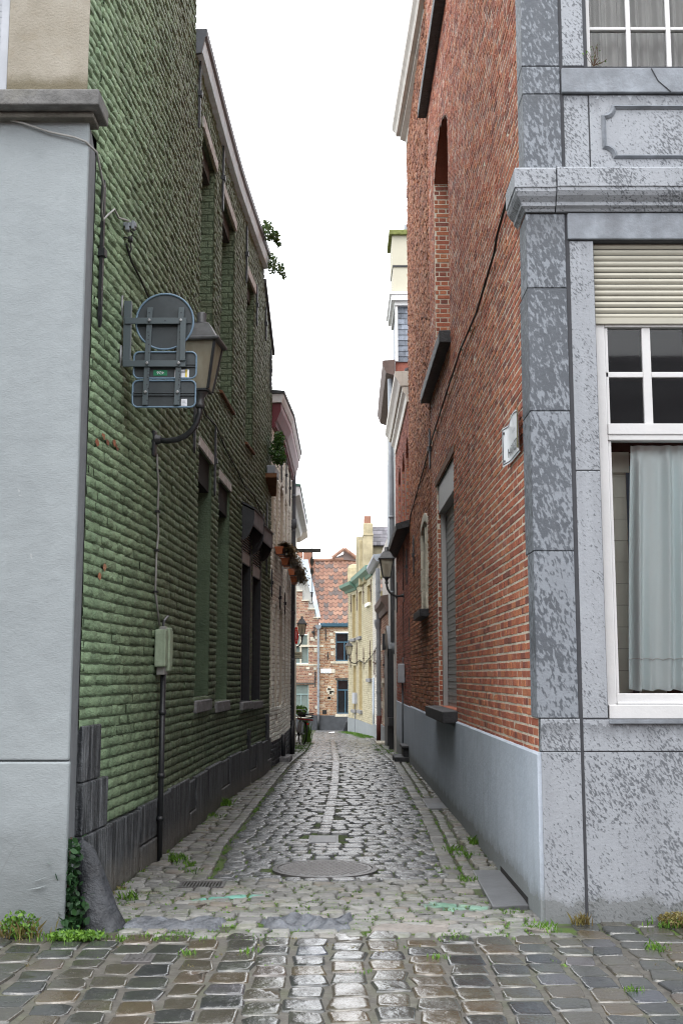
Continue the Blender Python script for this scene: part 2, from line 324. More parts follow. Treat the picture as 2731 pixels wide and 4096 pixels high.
    df = t.n('ShaderNodeBsdfDiffuse'); df.inputs[0].default_value = (.86, .95, .96, 1)
    tl = t.n('ShaderNodeBsdfTranslucent'); tl.inputs[0].default_value = (.80, .93, .96, 1)
    m1 = t.n('ShaderNodeMixShader'); m1.inputs[0].default_value = .12
    t.t.links.new(df.outputs[0], m1.inputs[1]); t.t.links.new(tl.outputs[0], m1.inputs[2]); t.t.links.new(m1.outputs[0], t.out.inputs[0])
    M['curtain'] = t.m
    # foliage
    def leaf(name, a, b):
        t = NT(name)
        c = t.mix(t.attr(), a, b)
        p = t.n('ShaderNodeBsdfPrincipled'); t.put(p.inputs['Base Color'], c); p.inputs['Roughness'].default_value = .5
        tl = t.n('ShaderNodeBsdfTranslucent'); t.put(tl.inputs[0], c)
        m1 = t.n('ShaderNodeMixShader'); m1.inputs[0].default_value = .3
        t.t.links.new(p.outputs[0], m1.inputs[1]); t.t.links.new(tl.outputs[0], m1.inputs[2]); t.t.links.new(m1.outputs[0], t.out.inputs[0])
        return t.m
    M['leaf'] = leaf('leaf_green', (.018, .055, .012), (.075, .17, .03))
    M['leaf_bright'] = leaf('weed_green', (.04, .11, .012), (.16, .31, .035))
    M['leaf_ivy'] = leaf('ivy_green', (.010, .036, .014), (.035, .10, .03))
    M['leaf_autumn'] = leaf('turning_leaf', (.02, .07, .018), (.11, .15, .035))
    M['dry_grass'] = leaf('dry_hanging_grass', (.10, .07, .03), (.30, .21, .10))
    M['straw'] = leaf('straw_moss', (.14, .10, .04), (.24, .22, .07))
    M['twig'] = simple('twig', (.09, .06, .04), rough=.9, tone=0)
    # wet setts
    def sett(name, stops, rlo, rhi, moss=.0, paint=False, spec=.5, bs=1):
        t = NT(name)
        c = t.ramp(t.attr(), stops)
        c = t.mix(t.math('MULTIPLY', t.ramp(t.noise(26, 5, .7), [(.42, 0.0), (.68, 1.0)]), .28), c, (.045, .046, .046))
        c = t.mix(t.math('MULTIPLY', t.ramp(t.noise(60, 3, .6), [(.58, 0.0), (.7, 1.0)]), .3), c, (.20, .20, .19))
        x = t.sep()
        if moss:
            c = t.mix(t.math('MULTIPLY', t.ramp(t.noise(3.2, 5, .7), [(.50, 0.0), (.66, 1.0)]), moss), c, (.085, .115, .03))
        if paint:
            def blob(cx, cy, rx, ry, slant):
                dx = t.math('DIVIDE', t.math('SUBTRACT', x[0], cx), rx)
                dy = t.math('DIVIDE', t.math('SUBTRACT', t.math('SUBTRACT', x[1], cy), t.math('MULTIPLY', t.math('SUBTRACT', x[0], cx), slant)), ry)
                d = t.math('SQRT', t.math('ADD', t.math('MULTIPLY', dx, dx), t.math('MULTIPLY', dy, dy)))
                d = t.math('ADD', d, t.math('MULTIPLY', t.math('SUBTRACT', t.noise(9, 4, .7), .5), 2.2))
                return t.ramp(d, [(.72, 1.0), (.95, 0.0)])
            c = t.mix(t.math('MULTIPLY', blob(-.80, 8.72, .27, .055, .45), .8), c, (.10, .34, .27))
            c = t.mix(t.math('MULTIPLY', blob(.78, 8.35, .26, .13, -.3), .5), c, (.13, .36, .25))
        r = t.ramp(t.noise(7, 5, .6), [(.3, rlo), (.7, rhi)])
        nm = t.bump(t.noise(70, 4, .6), .0018 * bs, 1, t.bump(t.noise(15, 4, .6), .010 * bs))
        return t.finish(c, r, spec, 0, nm)
    M['sett_road'] = sett('wet_road_sett', [(0, (.022, .024, .027)), (.25, (.040, .042, .039)), (.5, (.052, .051, .043)), (.76, (.062, .054, .040)), (.88, (.078, .060, .038)), (.94, (.075, .064, .06)), (1, (.042, .05, .066))], .06, .32, .10, spec=1.0, bs=.5)
    M['sett_rough'] = sett('rough_pale_sett', [(0, (.115, .115, .11)), (.4, (.18, .18, .172)), (.8, (.235, .235, .222)), (1, (.17, .15, .125))], .4, .65, .35, True)
    M['sett_alley'] = sett('wet_alley_sett', [(0, (.085, .09, .097)), (.4, (.115, .121, .127)), (.8, (.145, .151, .156)), (1, (.13, .125, .115))], .16, .36, .10, spec=.7)
    M['sett_edge'] = sett('mossy_side_sett', [(0, (.085, .083, .077)), (.4, (.125, .123, .114)), (.8, (.165, .162, .15)), (1, (.135, .115, .095))], .4, .62, .4)
    t = NT('joint_earth')
    c = t.mix(t.noise(12, 5, .7), (.03, .029, .026), (.095, .09, .08))
    x = t.sep()
    band = t.ramp(x[1], [(0, 0.0), (1, 0.0)])
    y1 = t.math('DIVIDE', x[1], 30)
    gm = t.math('MULTIPLY', t.ramp(t.noise(2.4, 5, .7), [(.38, 0.0), (.55, 1.0)]), t.ramp(y1, [(.2, .18), (.243, .25), (.25, .95), (.36, .9), (.6, .35), (1, .5)]))
    c = t.mix(gm, c, (.06, .10, .018))
    M['earth'] = t.finish(c, .8, .3, 0, t.bump(t.noise(40, 5, .7), .01))
    M['road_joint'] = simple('sandy_road_joint', (.085, .08, .07), var=.35, nscale=14, rough=.5, tone=0, bump=(50, .006), stain=(2.2, .35, (.07, .09, .03)))
setup_materials()

# ------------------------------------------------------------------ mesh builder
ROOT = {}
class MB:
    def __init__(s): s.v = []; s.f = []; s.mi = []; s.tn = []
    def V(s, p, t=.5): s.v.append((p[0], p[1], p[2])); s.tn.append(t); return len(s.v) - 1
    def F(s, idx, m=0): s.f.append(tuple(idx)); s.mi.append(m)
    def poly(s, pts, m=0, t=.5): s.F([s.V(p, t) for p in pts], m)
    def hexa(s, c, m=0, t=.5):
        i = [s.V(p, t) for p in c]
        for q in ((0, 3, 2, 1), (4, 5, 6, 7), (0, 1, 5, 4), (1, 2, 6, 5), (2, 3, 7, 6), (3, 0, 4, 7)): s.F([i[k] for k in q], m)
    def box(s, x0, x1, y0, y1, z0, z1, m=0, t=.5):
        s.hexa([(x0, y0, z0), (x1, y0, z0), (x1, y1, z0), (x0, y1, z0), (x0, y0, z1), (x1, y0, z1), (x1, y1, z1), (x0, y1, z1)], m, t)
    def wbox(s, w, a, b, z0, z1, d0, d1, m=0, t=.5, n=1):
        for k in range(n):
            a0, b0 = lerp(a, b, k / n), lerp(a, b, (k + 1) / n)
            s.hexa([w.at(a0, z0, d0), w.at(b0, z0, d0), w.at(b0, z0, d1), w.at(a0, z0, d1), w.at(a0, z1, d0), w.at(b0, z1, d0), w.at(b0, z1, d1), w.at(a0, z1, d1)], m, t)
    def wprof(s, w, a, b, prof, m=0, t=.5, n=1, cap=True):
        """closed profile [(d,z)...] swept along a wall"""
        rings = []
        for k in range(n + 1):
            tt = lerp(a, b, k / n); rings.append([s.V(w.at(tt, z, d), t) for d, z in prof])
        L = len(prof)
        for k in range(n):
            for j in range(L): s.F([rings[k][j], rings[k][(j + 1) % L], rings[k + 1][(j + 1) % L], rings[k + 1][j]], m)
        if cap: s.F(rings[0][::-1], m); s.F(rings[-1], m)
    def tube(s, pts, r, n=8, m=0, t=.5, cap=True):
        pts = [Vector(p) for p in pts]; rings = []
        rr = r if isinstance(r, (list, tuple)) else [r] * len(pts)
        up = None
        for i, p in enumerate(pts):
            d = (pts[min(i + 1, len(pts) - 1)] - pts[max(i - 1, 0)]).normalized()
            if up is None: up = Vector((0, 0, 1)) if abs(d.z) < .9 else Vector((1, 0, 0))
            x = d.cross(up).normalized(); y = x.cross(d).normalized(); up = y
            rings.append([s.V(p + (x * math.cos(2 * PI * k / n) + y * math.sin(2 * PI * k / n)) * rr[i], t) for k in range(n)])
        for a, b in zip(rings, rings[1:]):
            for k in range(n): s.F([a[k], a[(k + 1) % n], b[(k + 1) % n], b[k]], m)
        if cap: s.F(rings[0][::-1], m); s.F(rings[-1], m)
    def lathe(s, c, prof, n=16, m=0, t=.5, rot=0):
        rings = [[s.V((c[0] + r * math.cos(rot + 2 * PI * k / n), c[1] + r * math.sin(rot + 2 * PI * k / n), c[2] + z), t) for k in range(n)] for r, z in prof]
        for a, b in zip(rings, rings[1:]):
            for k in range(n): s.F([a[k], a[(k + 1) % n], b[(k + 1) % n], b[k]], m)
        s.F(rings[0][::-1], m); s.F(rings[-1], m)
    def plate(s, outline, axis, a0, a1, m=0, t=.5):
        """2-D outline extruded along axis: 'y' takes (x,z), 'z' takes (x,y), 'x' takes (y,z)"""
        def P(p, a): return {'y': (p[0], a, p[1]), 'z': (p[0], p[1], a), 'x': (a, p[0], p[1])}[axis]
        A = [s.V(P(p, a0), t) for p in outline]; B = [s.V(P(p, a1), t) for p in outline]
        s.F(A[::-1], m); s.F(B, m)
        for k in range(len(A)): s.F([A[k], A[(k + 1) % len(A)], B[(k + 1) % len(A)], B[k]], m)
    def build(s, name, mats, parent=None, loc=None, smooth=False, bevel=0, seg=2, kind=None, fixn=True):
        if not isinstance(mats, (list, tuple)): mats = [mats]
        o0 = Vector((0, 0, 0))
        if parent is not None:
            r_ = parent
            while r_.parent is not None: r_ = r_.parent
            o0 = Vector(ROOT.get(r_.name, (0, 0, 0)))
        elif loc is not None: o0 = Vector(loc)
        me = bpy.data.meshes.new(name)
        me.from_pydata([(p[0] - o0[0], p[1] - o0[1], p[2] - o0[2]) for p in s.v], [], s.f)
        for mm in mats: me.materials.append(M[mm] if isinstance(mm, str) else mm)
        me.polygons.foreach_set('material_index', s.mi)
        a = me.attributes.new('tone', 'FLOAT', 'POINT'); a.data.foreach_set('value', s.tn)
        if smooth: me.polygons.foreach_set('use_smooth', [True] * len(s.f))
        me.update()
        o = bpy.data.objects.new(name, me); COL.objects.link(o)
        if parent is not None: o.parent = parent; ROOT[o.name] = tuple(o0)
        elif loc is not None: o.location = loc; ROOT[o.name] = tuple(o0)
        if kind: o['kind'] = kind
        if bevel:
            b = o.modifiers.new('bevel', 'BEVEL'); b.width = bevel; b.segments = seg; b.limit_method = 'ANGLE'; b.angle_limit = .6
        return o

def thing(name, label, cat, loc=(0, 0, 0), group=None):
    o = bpy.data.objects.new(name, None); COL.objects.link(o); o.location = loc; o.empty_display_size = .2
    o['label'] = label; o['category'] = cat
    if group: o['group'] = group
    ROOT[o.name] = tuple(loc); return o
def tag(o, label, cat, group=None, kind=None):
    o['label'] = label; o['category'] = cat
    if group: o['group'] = group
    if kind: o['kind'] = kind
    return o
def copy_thing(o, label=None):
    def rec(x, par):
        c = x.copy(); COL.objects.link(c)
        if par is not None: c.parent = par
        for ch in list(x.children): rec(ch, c)
        return c
    c = rec(o, None)
    if label: c['label'] = label
    return c
def text_mesh(body, size, flip=False):
    """lettering as 2-D vertices and faces, centred"""
    cu = bpy.data.curves.new('lettering', 'FONT'); cu.body = body; cu.size = size; cu.align_x = 'CENTER'; cu.align_y = 'CENTER'
    cu.resolution_u = 3
    ob = bpy.data.objects.new('lettering', cu); COL.objects.link(ob)
    dg = bpy.context.evaluated_depsgraph_get(); me = bpy.data.meshes.new_from_object(ob.evaluated_get(dg))
    vs = [(v.co.x, v.co.y) for v in me.vertices]; fs = [tuple(p.vertices) for p in me.polygons]
    bpy.data.objects.remove(ob); bpy.data.meshes.remove(me); bpy.data.curves.remove(cu)
    return vs, fs
def add_text(mb, body, size, fn, m=0):
    vs, fs = text_mesh(body, size)
    i0 = len(mb.v)
    for x, y in vs: mb.V(fn(x, y))
    for f in fs: mb.F([i0 + k for k in f], m)

# ------------------------------------------------------------------ walls
class W:
    """vertical wall over a plan polyline; ts = parameter at each point; side 'L'/'R' = street side"""
    def __init__(s, pts, side, param='len', smooth=0):
        if smooth:
            d = []
            for i in range(len(pts) - 1):
                for k in range(12): d.append((lerp(pts[i][0], pts[i + 1][0], k / 12), lerp(pts[i][1], pts[i + 1][1], k / 12)))
            d.append(pts[-1])
            for _ in range(smooth):
                d = [d[0]] + [((d[i - 1][0] + 2 * d[i][0] + d[i + 1][0]) / 4, (d[i - 1][1] + 2 * d[i][1] + d[i + 1][1]) / 4) for i in range(1, len(d) - 1)] + [d[-1]]
            pts = d
        s.p = pts; s.side = 1 if side == 'L' else -1
        if param == 'y': s.t = [p[1] for p in pts]
        elif param == 'x': s.t = [p[0] for p in pts]
        else:
            s.t = [0]
            for a, b in zip(pts, pts[1:]): s.t.append(s.t[-1] + math.hypot(b[0] - a[0], b[1] - a[1]))
    def at(s, t, z, d=0):
        ts = s.t; n = len(ts)
        if n == 2: i = 0
        else:
            lo, hi = 0, n - 2
            while lo < hi:
                mid = (lo + hi + 1) // 2
                if ts[mid] <= t: lo = mid
                else: hi = mid - 1
            i = lo
        k = (t - ts[i]) / (ts[i + 1] - ts[i])
        a, b = s.p[i], s.p[i + 1]; dx, dy = b[0] - a[0], b[1] - a[1]; L = math.hypot(dx, dy)
        return (a[0] + dx * k - dy / L * d * s.side, a[1] + dy * k + dx / L * d * s.side, z)
def subtract(a, b, cuts):
    fr = [(a, b)]
    for c0, c1 in cuts:
        nf = []
        for x0, x1 in fr:
            if c1 <= x0 or c0 >= x1: nf.append((x0, x1)); continue
            if c0 > x0: nf.append((x0, c0))
            if c1 < x1: nf.append((c1, x1))
        fr = nf
    return [f for f in fr if f[1] - f[0] > .012]
def hole_at(h, z):
    """hole = (t0,t1,z0,z1[,rise]); rise = segmental arch above z1"""
    t0, t1, z0, z1 = h[:4]; rise = h[4] if len(h) > 4 else 0
    if z < z0 or z >= z1 + rise: return None
    if z < z1 or not rise: return (t0, t1)
    k = (z - z1) / rise; hw = (t1 - t0) / 2 * math.sqrt(max(0, 1 - k)); c = (t0 + t1) / 2
    return (c - hw, c + hw)
def bricks(mb, w, t0, t1, z0, z1, L=.21, H=.07, mo=.012, holes=(), proud=.008, bev=.005, jit=.002, ztop=None, zbot=None, english=True, step=.8, tone=None, back=0.0, wav=0, mox=None, bevx=None):
    row = 0; z = z0
    ph = U(0, 100)
    while z < z1 - .01:
        ze = min(z + H, z1); zm = (z + ze) / 2
        cuts = [c for c in (hole_at(h, zm) for h in holes) if c]
        if ztop or zbot:
            # clip where the wall is lower than this row
            n = 60; prev = None
            for k in range(n):
                tt = lerp(t0, t1, (k + .5) / n)
                if (ztop and ztop(tt) < zm) or (zbot and zbot(tt) > zm): cuts.append((lerp(t0, t1, k / n) - 1e-4, lerp(t0, t1, (k + 1) / n) + 1e-4))
        fr = subtract(t0, t1, cuts)
        LL = L if (row % 2 == 0 or not english) else L / 2
        off = (row % 2) * LL / 2 + (U(0, .03))
        for a, b in fr:
            n = max(1, int((b - a) / step + .5))
            for k in range(n):
                p, q = lerp(a, b, k / n), lerp(a, b, (k + 1) / n)
                mb.poly([w.at(p, z, back), w.at(q, z, back), w.at(q, ze, back), w.at(p, ze, back)], 1, 0)
            j = math.floor((a - t0 - off) / LL)
            while True:
                x0 = t0 + off + j * LL; x1 = x0 + LL; j += 1
                if x0 >= b: break
                if not english and (j * 7 + row * 3) % 5 == 0 and x0 + LL / 2 > a: pass
                mx_ = mo if mox is None else mox; x0 = max(x0, a) + mx_ / 2 + U(-jit, jit) * (1.2 if mox is None else .1); x1 = min(x1, b) - mx_ / 2 + U(-jit, jit) * (1.2 if mox is None else .1)
                if x1 - x0 < .02: continue
                zb = z + mo / 2 + U(-jit, jit); zt = ze - mo / 2 + U(-jit, jit)
                d = proud + U(-jit, jit) * (1.3 if bevx is None else 1.1)
                if bevx is not None and random.random() < .12: d -= .005
                if wav:
                    ww = math.sin(x0 * 1.9 + ph) * math.sin(z * 2.3 + ph * .7) * wav; zb += ww; zt += ww
                tn = U(0, 1) if tone is None else tone(x0, z)
                e = bev; ex = bev if bevx is None else bevx
                o = [(x0, zb), (x1, zb), (x1, zt), (x0, zt)]
                if e:
                    io = [mb.V(w.at(p[0], p[1], back), tn) for p in o]
                    ii = [mb.V(w.at(p[0] + sx * ex * (1 if bevx is None else U(.6, 1.4)) + (U(-jit, jit) if bevx is None else 0), p[1] + sz * e + U(-jit, jit), d + U(-jit, jit)), tn) for p, (sx, sz) in zip(o, ((1, 1), (-1, 1), (-1, -1), (1, -1)))]
                    mb.F(ii)
                    if bevx is None:
                        for k in range(4): mb.F([io[k], io[(k + 1) % 4], ii[(k + 1) % 4], ii[k]])
                    else:      # painted over: soft valleys between neighbours instead of open joints
                        dv = d * U(.0, .5)
                        lm = [mb.V(w.at(x0, zb + e, dv), tn), mb.V(w.at(x0, zt - e, dv), tn)]; rm = [mb.V(w.at(x1, zb + e, dv), tn), mb.V(w.at(x1, zt - e, dv), tn)]
                        mb.F([io[0], io[1], rm[0], ii[1], ii[0], lm[0]]); mb.F([ii[3], ii[2], rm[1], io[2], io[3], lm[1]])
                        mb.F([lm[0], ii[0], ii[3], lm[1]]); mb.F([ii[1], rm[0], rm[1], ii[2]])
                else:
                    mb.poly([w.at(p[0], p[1], d) for p in o], 0, tn)
        z += H; row += 1
def reveal(w, h, depth, pj, parent, jm, bm='dark_glass', brick=None, far=True, backd=None):
    """jambs, soffit and floor of an opening plus the panel at its back"""
    t0, t1, z0, z1 = h[:4]; rise = h[4] if len(h) > 4 else 0
    zt = z1 + rise
    mb = MB()
    for tt, isfar in ((t0, False), (t1, True)):
        a, b = w.at(tt, 0, 0), w.at(tt, 0, -depth)
        sub = W([(a[0], a[1]), (b[0], b[1])], ('L' if w.side == 1 else 'R') if not isfar else ('R' if w.side == 1 else 'L'))
        if brick:
            bricks(mb, sub, 0, depth, z0, z1, brick[0], brick[1], brick[2], (), .004, .004, .0015)
        else:
            mb.poly([w.at(tt, z0, 0), w.at(tt, z0, -depth), w.at(tt, z1, -depth), w.at(tt, z1, 0)], 0, U(.3, .7))
    n = 8 if rise else 1
    pts = []
    for k in range(n + 1):
        tt = lerp(t0, t1, k / n); x = (tt - (t0 + t1) / 2) / ((t1 - t0) / 2)
        pts.append((tt, z1 + rise * (1 - x * x)))
    for (ta, za), (tb, zb) in zip(pts, pts[1:]):
        mb.poly([w.at(ta, za, 0), w.at(tb, zb, 0), w.at(tb, zb, -depth), w.at(ta, za, -depth)], 0, .3)
    mb.poly([w.at(t0, z0, 0), w.at(t1, z0, 0), w.at(t1, z0, -depth), w.at(t0, z0, -depth)], 0, .5)
    jo = mb.build('window_reveal', jm, parent)
    if bm:
        b2 = MB(); b2.poly([w.at(t0, z0, -depth + .004), w.at(t1, z0, -depth + .004), w.at(t1, zt, -depth + .004), w.at(t0, zt, -depth + .004)])
        b2.build('pane', bm, jo)
    return jo
def anchor(w, t, z0, z1, parent, r=.016, mat='black_iron', d=.03):
    mb = MB(); mb.wbox(w, t - r, t + r, z0 + .06, z1 - .06, d - .012, d + .012)
    zm = lerp(z0, z1, .5)
    mb.wbox(w, t - r * 1.7, t + r * 1.7, zm - .03, zm + .03, .0, d + .03)
    for s, z, ze in ((1, z1 - .06, z1), (-1, z0 + .06, z0)):
        mb.hexa([w.at(t - r, z, d - .012), w.at(t + r, z, d - .012), w.at(t + r, z, d + .012), w.at(t - r, z, d + .012),
                 w.at(t - r * .2, ze, d - .008), w.at(t + r * .2, ze, d - .008), w.at(t + r * .2, ze, d + .008), w.at(t - r * .2, ze, d + .008)])
    return mb.build('wall_anchor', mat, parent)
def leaves(mb, n, fn, size, squash=1, m=0, curl=0):
    for _ in range(n):
        c = Vector(fn()); sz = size * U(.6, 1.3)
        a = Vector((U(-1, 1), U(-1, 1), U(-1, 1))).normalized(); b = a.cross(Vector((U(-1, 1), U(-1, 1), U(-1, 1)))).normalized()
        a *= sz; b *= sz * .55 * squash; t = U(0, 1)
        mb.poly([c - a, c - a * .2 + b, c + a * .5 + b * .7, c + a, c + a * .5 - b * .7, c - a * .2 - b], m, t)
def blades(mb, n, c, spread, h, w=.006, lean=.5, m=0, aniso=(1, 1)):
    for _ in range(n):
        x = c[0] + random.gauss(0, spread) * aniso[0]; y = c[1] + random.gauss(0, spread) * aniso[1]; a = U(0, 2 * PI); hh = h * U(.4, 1.2)
        dx, dy = math.cos(a), math.sin(a); l = hh * lean * U(.2, 1.4); px, py = -dy * w, dx * w; t = U(0, 1)
        z = c[2]
        mb.poly([(x - px, y - py, z), (x + px, y + py, z), (x + px * .8 + dx * l * .4, y + py * .8 + dy * l * .4, z + hh * .65), (x + dx * l, y + dy * l, z + hh), (x - px * .8 + dx * l * .4, y - py * .8 + dy * l * .4, z + hh * .65)], m, t)
# ------------------------------------------------------------------ camera, sky, sun
cam = bpy.data.cameras.new('camera'); co = bpy.data.objects.new('camera', cam); COL.objects.link(co)
cam.sensor_fit = 'VERTICAL'; cam.sensor_height = 36; cam.lens = 36 * 2650 / 2352
cam.clip_start = .05; cam.clip_end = 2000
co.location = (0, 0, 1.6); co.rotation_euler = (PI / 2 + math.atan(374 / 2650), 0, 0)
SC.camera = co
w = bpy.data.worlds.new('World'); SC.world = w; w.use_nodes = True
nt = w.node_tree; nt.nodes.clear()
sky = nt.nodes.new('ShaderNodeTexSky'); sky.sky_type = 'NISHITA'; sky.sun_disc = False
SUN_EL, SUN_AZ = math.radians(58), math.radians(205)
sky.sun_elevation = SUN_EL; sky.sun_rotation = SUN_AZ; sky.air_density = 1.0; sky.dust_density = 4.0
b1 = nt.nodes.new('ShaderNodeBackground'); b1.inputs[1].default_value = .05
b2 = nt.nodes.new('ShaderNodeBackground'); b2.inputs[1].default_value = 3.0
# overcast deck: bright, faintly uneven cloud
tc = nt.nodes.new('ShaderNodeTexCoord'); nz = nt.nodes.new('ShaderNodeTexNoise'); nz.inputs['Scale'].default_value = 2.5; nz.inputs['Detail'].default_value = 5
nt.links.new(tc.outputs['Generated'], nz.inputs['Vector'])
cr = nt.nodes.new('ShaderNodeValToRGB'); cr.color_ramp.elements[0].color = (.98, 1.0, 1.03, 1); cr.color_ramp.elements[1].color = (1.10, 1.11, 1.13, 1)
nt.links.new(nz.outputs['Fac'], cr.inputs[0]); nt.links.new(cr.outputs[0], b2.inputs[0])
nt.links.new(sky.outputs[0], b1.inputs[0])
ad = nt.nodes.new('ShaderNodeAddShader'); wo = nt.nodes.new('ShaderNodeOutputWorld')
nt.links.new(b1.outputs[0], ad.inputs[0]); nt.links.new(b2.outputs[0], ad.inputs[1]); nt.links.new(ad.outputs[0], wo.inputs[0])
sl = bpy.data.lights.new('sun', 'SUN'); sl.energy = 1.2; sl.angle = math.radians(40); sl.color = (1, .97, .93)
so = bpy.data.objects.new('sun', sl); COL.objects.link(so); so.location = (-4, -6, 30)
so.rotation_euler = (PI / 2 - SUN_EL, 0, math.radians(-25))
SC.view_settings.view_transform = 'Standard'; SC.view_settings.look = 'None'; SC.view_settings.exposure = 0
SC.cycles.filter_width = 1.15; SC.cycles.max_bounces = 10; SC.cycles.diffuse_bounces = 6; SC.cycles.transparent_max_bounces = 12

# ------------------------------------------------------------------ wall lines
WG = W([(-1.877, 7.6), (-1.83, 8.16), (-1.735, 9.3), (-1.665, 10.4), (-1.605, 12.0), (-1.565, 13.8), (-1.51, 15.5), (-1.43, 16.9), (-1.31, 18.9), (-1.25, 20.2)], 'R', 'y', 6)
WC = W([(-1.25, 20.2), (-1.15, 21.9), (-1.14, 26.2)], 'R', 'y')
WR = W([(1.33, 7.86), (1.30, 13.2), (1.27, 21.3)], 'L', 'y')
WD = W([(1.27, 21.3), (1.29, 27.1)], 'L', 'y')
W3 = W([(1.29, 27.1), (1.31, 30.5), (1.35, 33.5)], 'L', 'y')
W4 = W([(1.35, 33.5), (1.35, 34.5), (1.30, 38.3)], 'L', 'y')
WO = W([(1.30, 38.3), (1.23, 41.2), (1.17, 43.2)], 'L', 'y')
WY = W([(1.17, 43.2), (.674, 49.2), (.298, 51.4)], 'L', 'y')
WF = W([(-5.5, 55.4), (3.0, 55.4)], 'R', 'x')
WL3 = W([(-1.27, 26.2), (-1.30, 33.5)], 'R', 'y')
WL4 = W([(-1.56, 33.5), (-1.60, 39.5)], 'R', 'y')
WFR = W([(1.33, 7.86), (5.2, 7.86)], 'R', 'x')

# ------------------------------------------------------------------ grey corner house, left
gh = thing('corner_house', 'pale grey rendered corner house with a concrete ledge and beige stucco above it', 'house', (-1.74, 7.54, 0))
mb = MB()
mb.plate([(-6, 7.54), (-1.745, 7.54), (-1.755, 7.62), (-6, 7.62)], 'z', 1.056, 5.44)
mb.plate([(-6, 7.534), (-1.738, 7.534), (-1.748, 7.62), (-6, 7.62)], 'z', -.05, 1.048)
mb.build('front_wall', 'grey_render', gh, bevel=.012)
mb = MB(); mb.plate([(-1.757, 7.60), (-1.835, 8.17), (-2.3, 8.17), (-2.3, 7.625)], 'z', -.05, 5.43); mb.build('side_wall', 'grey_side', gh)
mb = MB(); mb.box(-6, -1.645, 7.37, 7.70, 5.435, 5.55); mb.box(-6, -1.70, 7.46, 7.66, 5.39, 5.43, 1); mb.build('ledge', ['ledge', 'ledge_edge'], gh, bevel=.012)
mb = MB(); mb.plate([(-2.34, 7.58), (-1.775, 7.58), (-1.93, 8.17), (-2.34, 8.17)], 'z', 5.555, 9.6); mb.box(-6, -3.6, 7.58, 8.17, 5.555, 9.6); mb.box(-3.6, -2.34, 7.58, 8.17, 7.6, 9.6); mb.build('upper_wall', 'beige_stucco', gh)
mb = MB(); mb.box(-2.40, -2.345, 7.59, 7.70, 5.56, 7.59); mb.box(-3.59, -3.53, 7.59, 7.70, 5.56, 7.59); mb.box(-3.53, -2.40, 7.59, 7.70, 7.53, 7.59); mb.box(-3.53, -2.40, 7.59, 7.70, 5.56, 5.60)
wf = mb.build('window', 'meter_grey', gh)
mb = MB()
for k in range(40): mb.box(-3.53, -2.40, 7.64, 7.655, 5.61 + k * .048, 5.655 + k * .048, 0, U(.4, .6))
mb.build('roller_blind', 'meter_grey', wf)
mb = MB()
for k, z in enumerate((.26, .31)): mb.poly([(-1.98 + k * .03, 7.520, z), (-1.85, 7.515, z + .03), (-1.90, 7.505, z + .012)], 0)
mb.build('peeled_flake', 'grey_render', gh)

# ------------------------------------------------------------------ green painted brick house
gr = thing('brick_house', 'green painted brick house with deep narrow windows and a black stone base', 'house', (-1.83, 8.16, 0))
UW = [(12.48, 13.58, 5.2, 7.8), (14.28, 15.5, 5.2, 7.8), (16.82, 17.62, 5.05, 7.6)]
LW = [(12.6, 13.72, 1.33, 4.12), (14.3, 15.4, 1.28, 4.05)]
SW = [(16.62, 17.55, 1.22, 3.95), (17.72, 18.75, 1.2, 3.85)]
far_top = lambda t: 10.6 if t < 11.86 else (8.62 if t < 18.75 else lerp(8.2, 7.35, (t - 18.75) / 1.45))
plz = lambda t: 1.2 if t < 8.61 else (.85 if t < 8.79 else (.52 if t < 20 else .5))
mb = MB()
bricks(mb, WG, 8.165, 11.86, .5, 10.6, .135, .079, .012, UW + LW + SW, .014, .008, .0048, zbot=plz, wav=.006, english=False, mox=.0, bevx=.018)
bricks(mb, WG, 7.62, 8.165, 5.56, 10.6, .135, .079, .012, [], .014, .008, .0048, wav=.006, english=False, mox=.0, bevx=.018)
mb2 = mb
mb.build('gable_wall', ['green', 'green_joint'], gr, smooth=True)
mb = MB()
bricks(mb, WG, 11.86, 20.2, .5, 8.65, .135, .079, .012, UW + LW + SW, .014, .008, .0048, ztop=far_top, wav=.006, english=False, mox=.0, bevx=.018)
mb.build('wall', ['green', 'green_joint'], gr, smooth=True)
# gable end above the lower eaves and the roof behind
mb = MB(); mb.box(-6, -1.62, 11.74, 11.86, 8.6, 10.55); mb.box(-6, -1.9, 8.2, 11.7, 10.45, 10.6); mb.build('gable_end', 'green_joint', gr)
mb = MB(); mb.hexa([(-1.7, 11.87, 8.62), (-1.42, 18.7, 8.62), (-6, 18.7, 11.5), (-6, 11.87, 11.5), (-1.7, 11.87, 8.72), (-1.42, 18.7, 8.72), (-6, 18.7, 11.6), (-6, 11.87, 11.6)]); mb.hexa([(-1.4, 18.71, 7.4), (-1.3, 20.2, 7.2), (-6, 20.2, 10), (-6, 18.71, 10), (-1.4, 18.71, 8.1), (-1.3, 20.2, 7.4), (-6, 20.2, 10.2), (-6, 18.71, 10.2)])
mb.build('roof', 'slate_dark', gr)
mb = MB(); mb.wprof(WG, 11.9, 18.75, [(.0, 8.39), (.08, 8.40), (.10, 8.56), (.0, 8.56)], 0, .5, 14); mb.build('fascia', 'fascia', gr)
mb = MB(); mb.wprof(WG, 11.88, 18.78, [(.0, 8.563), (.105, 8.563), (.125, 8.59), (.13, 8.665), (.11, 8.67), (.0, 8.67)], 0, .5, 14); mb.wprof(WG, 11.86, 11.9, [(.0, 8.37), (.07, 8.38), (.11, 8.56), (0, 8.56)], 0, .5, 1); mb.build('gutter', 'pipe_grey', gr)
mb = MB(); mb.wprof(WG, 18.75, 20.2, [(-.05, 8.2), (.04, 8.2), (.04, 8.235), (-.05, 8.235)], 0)
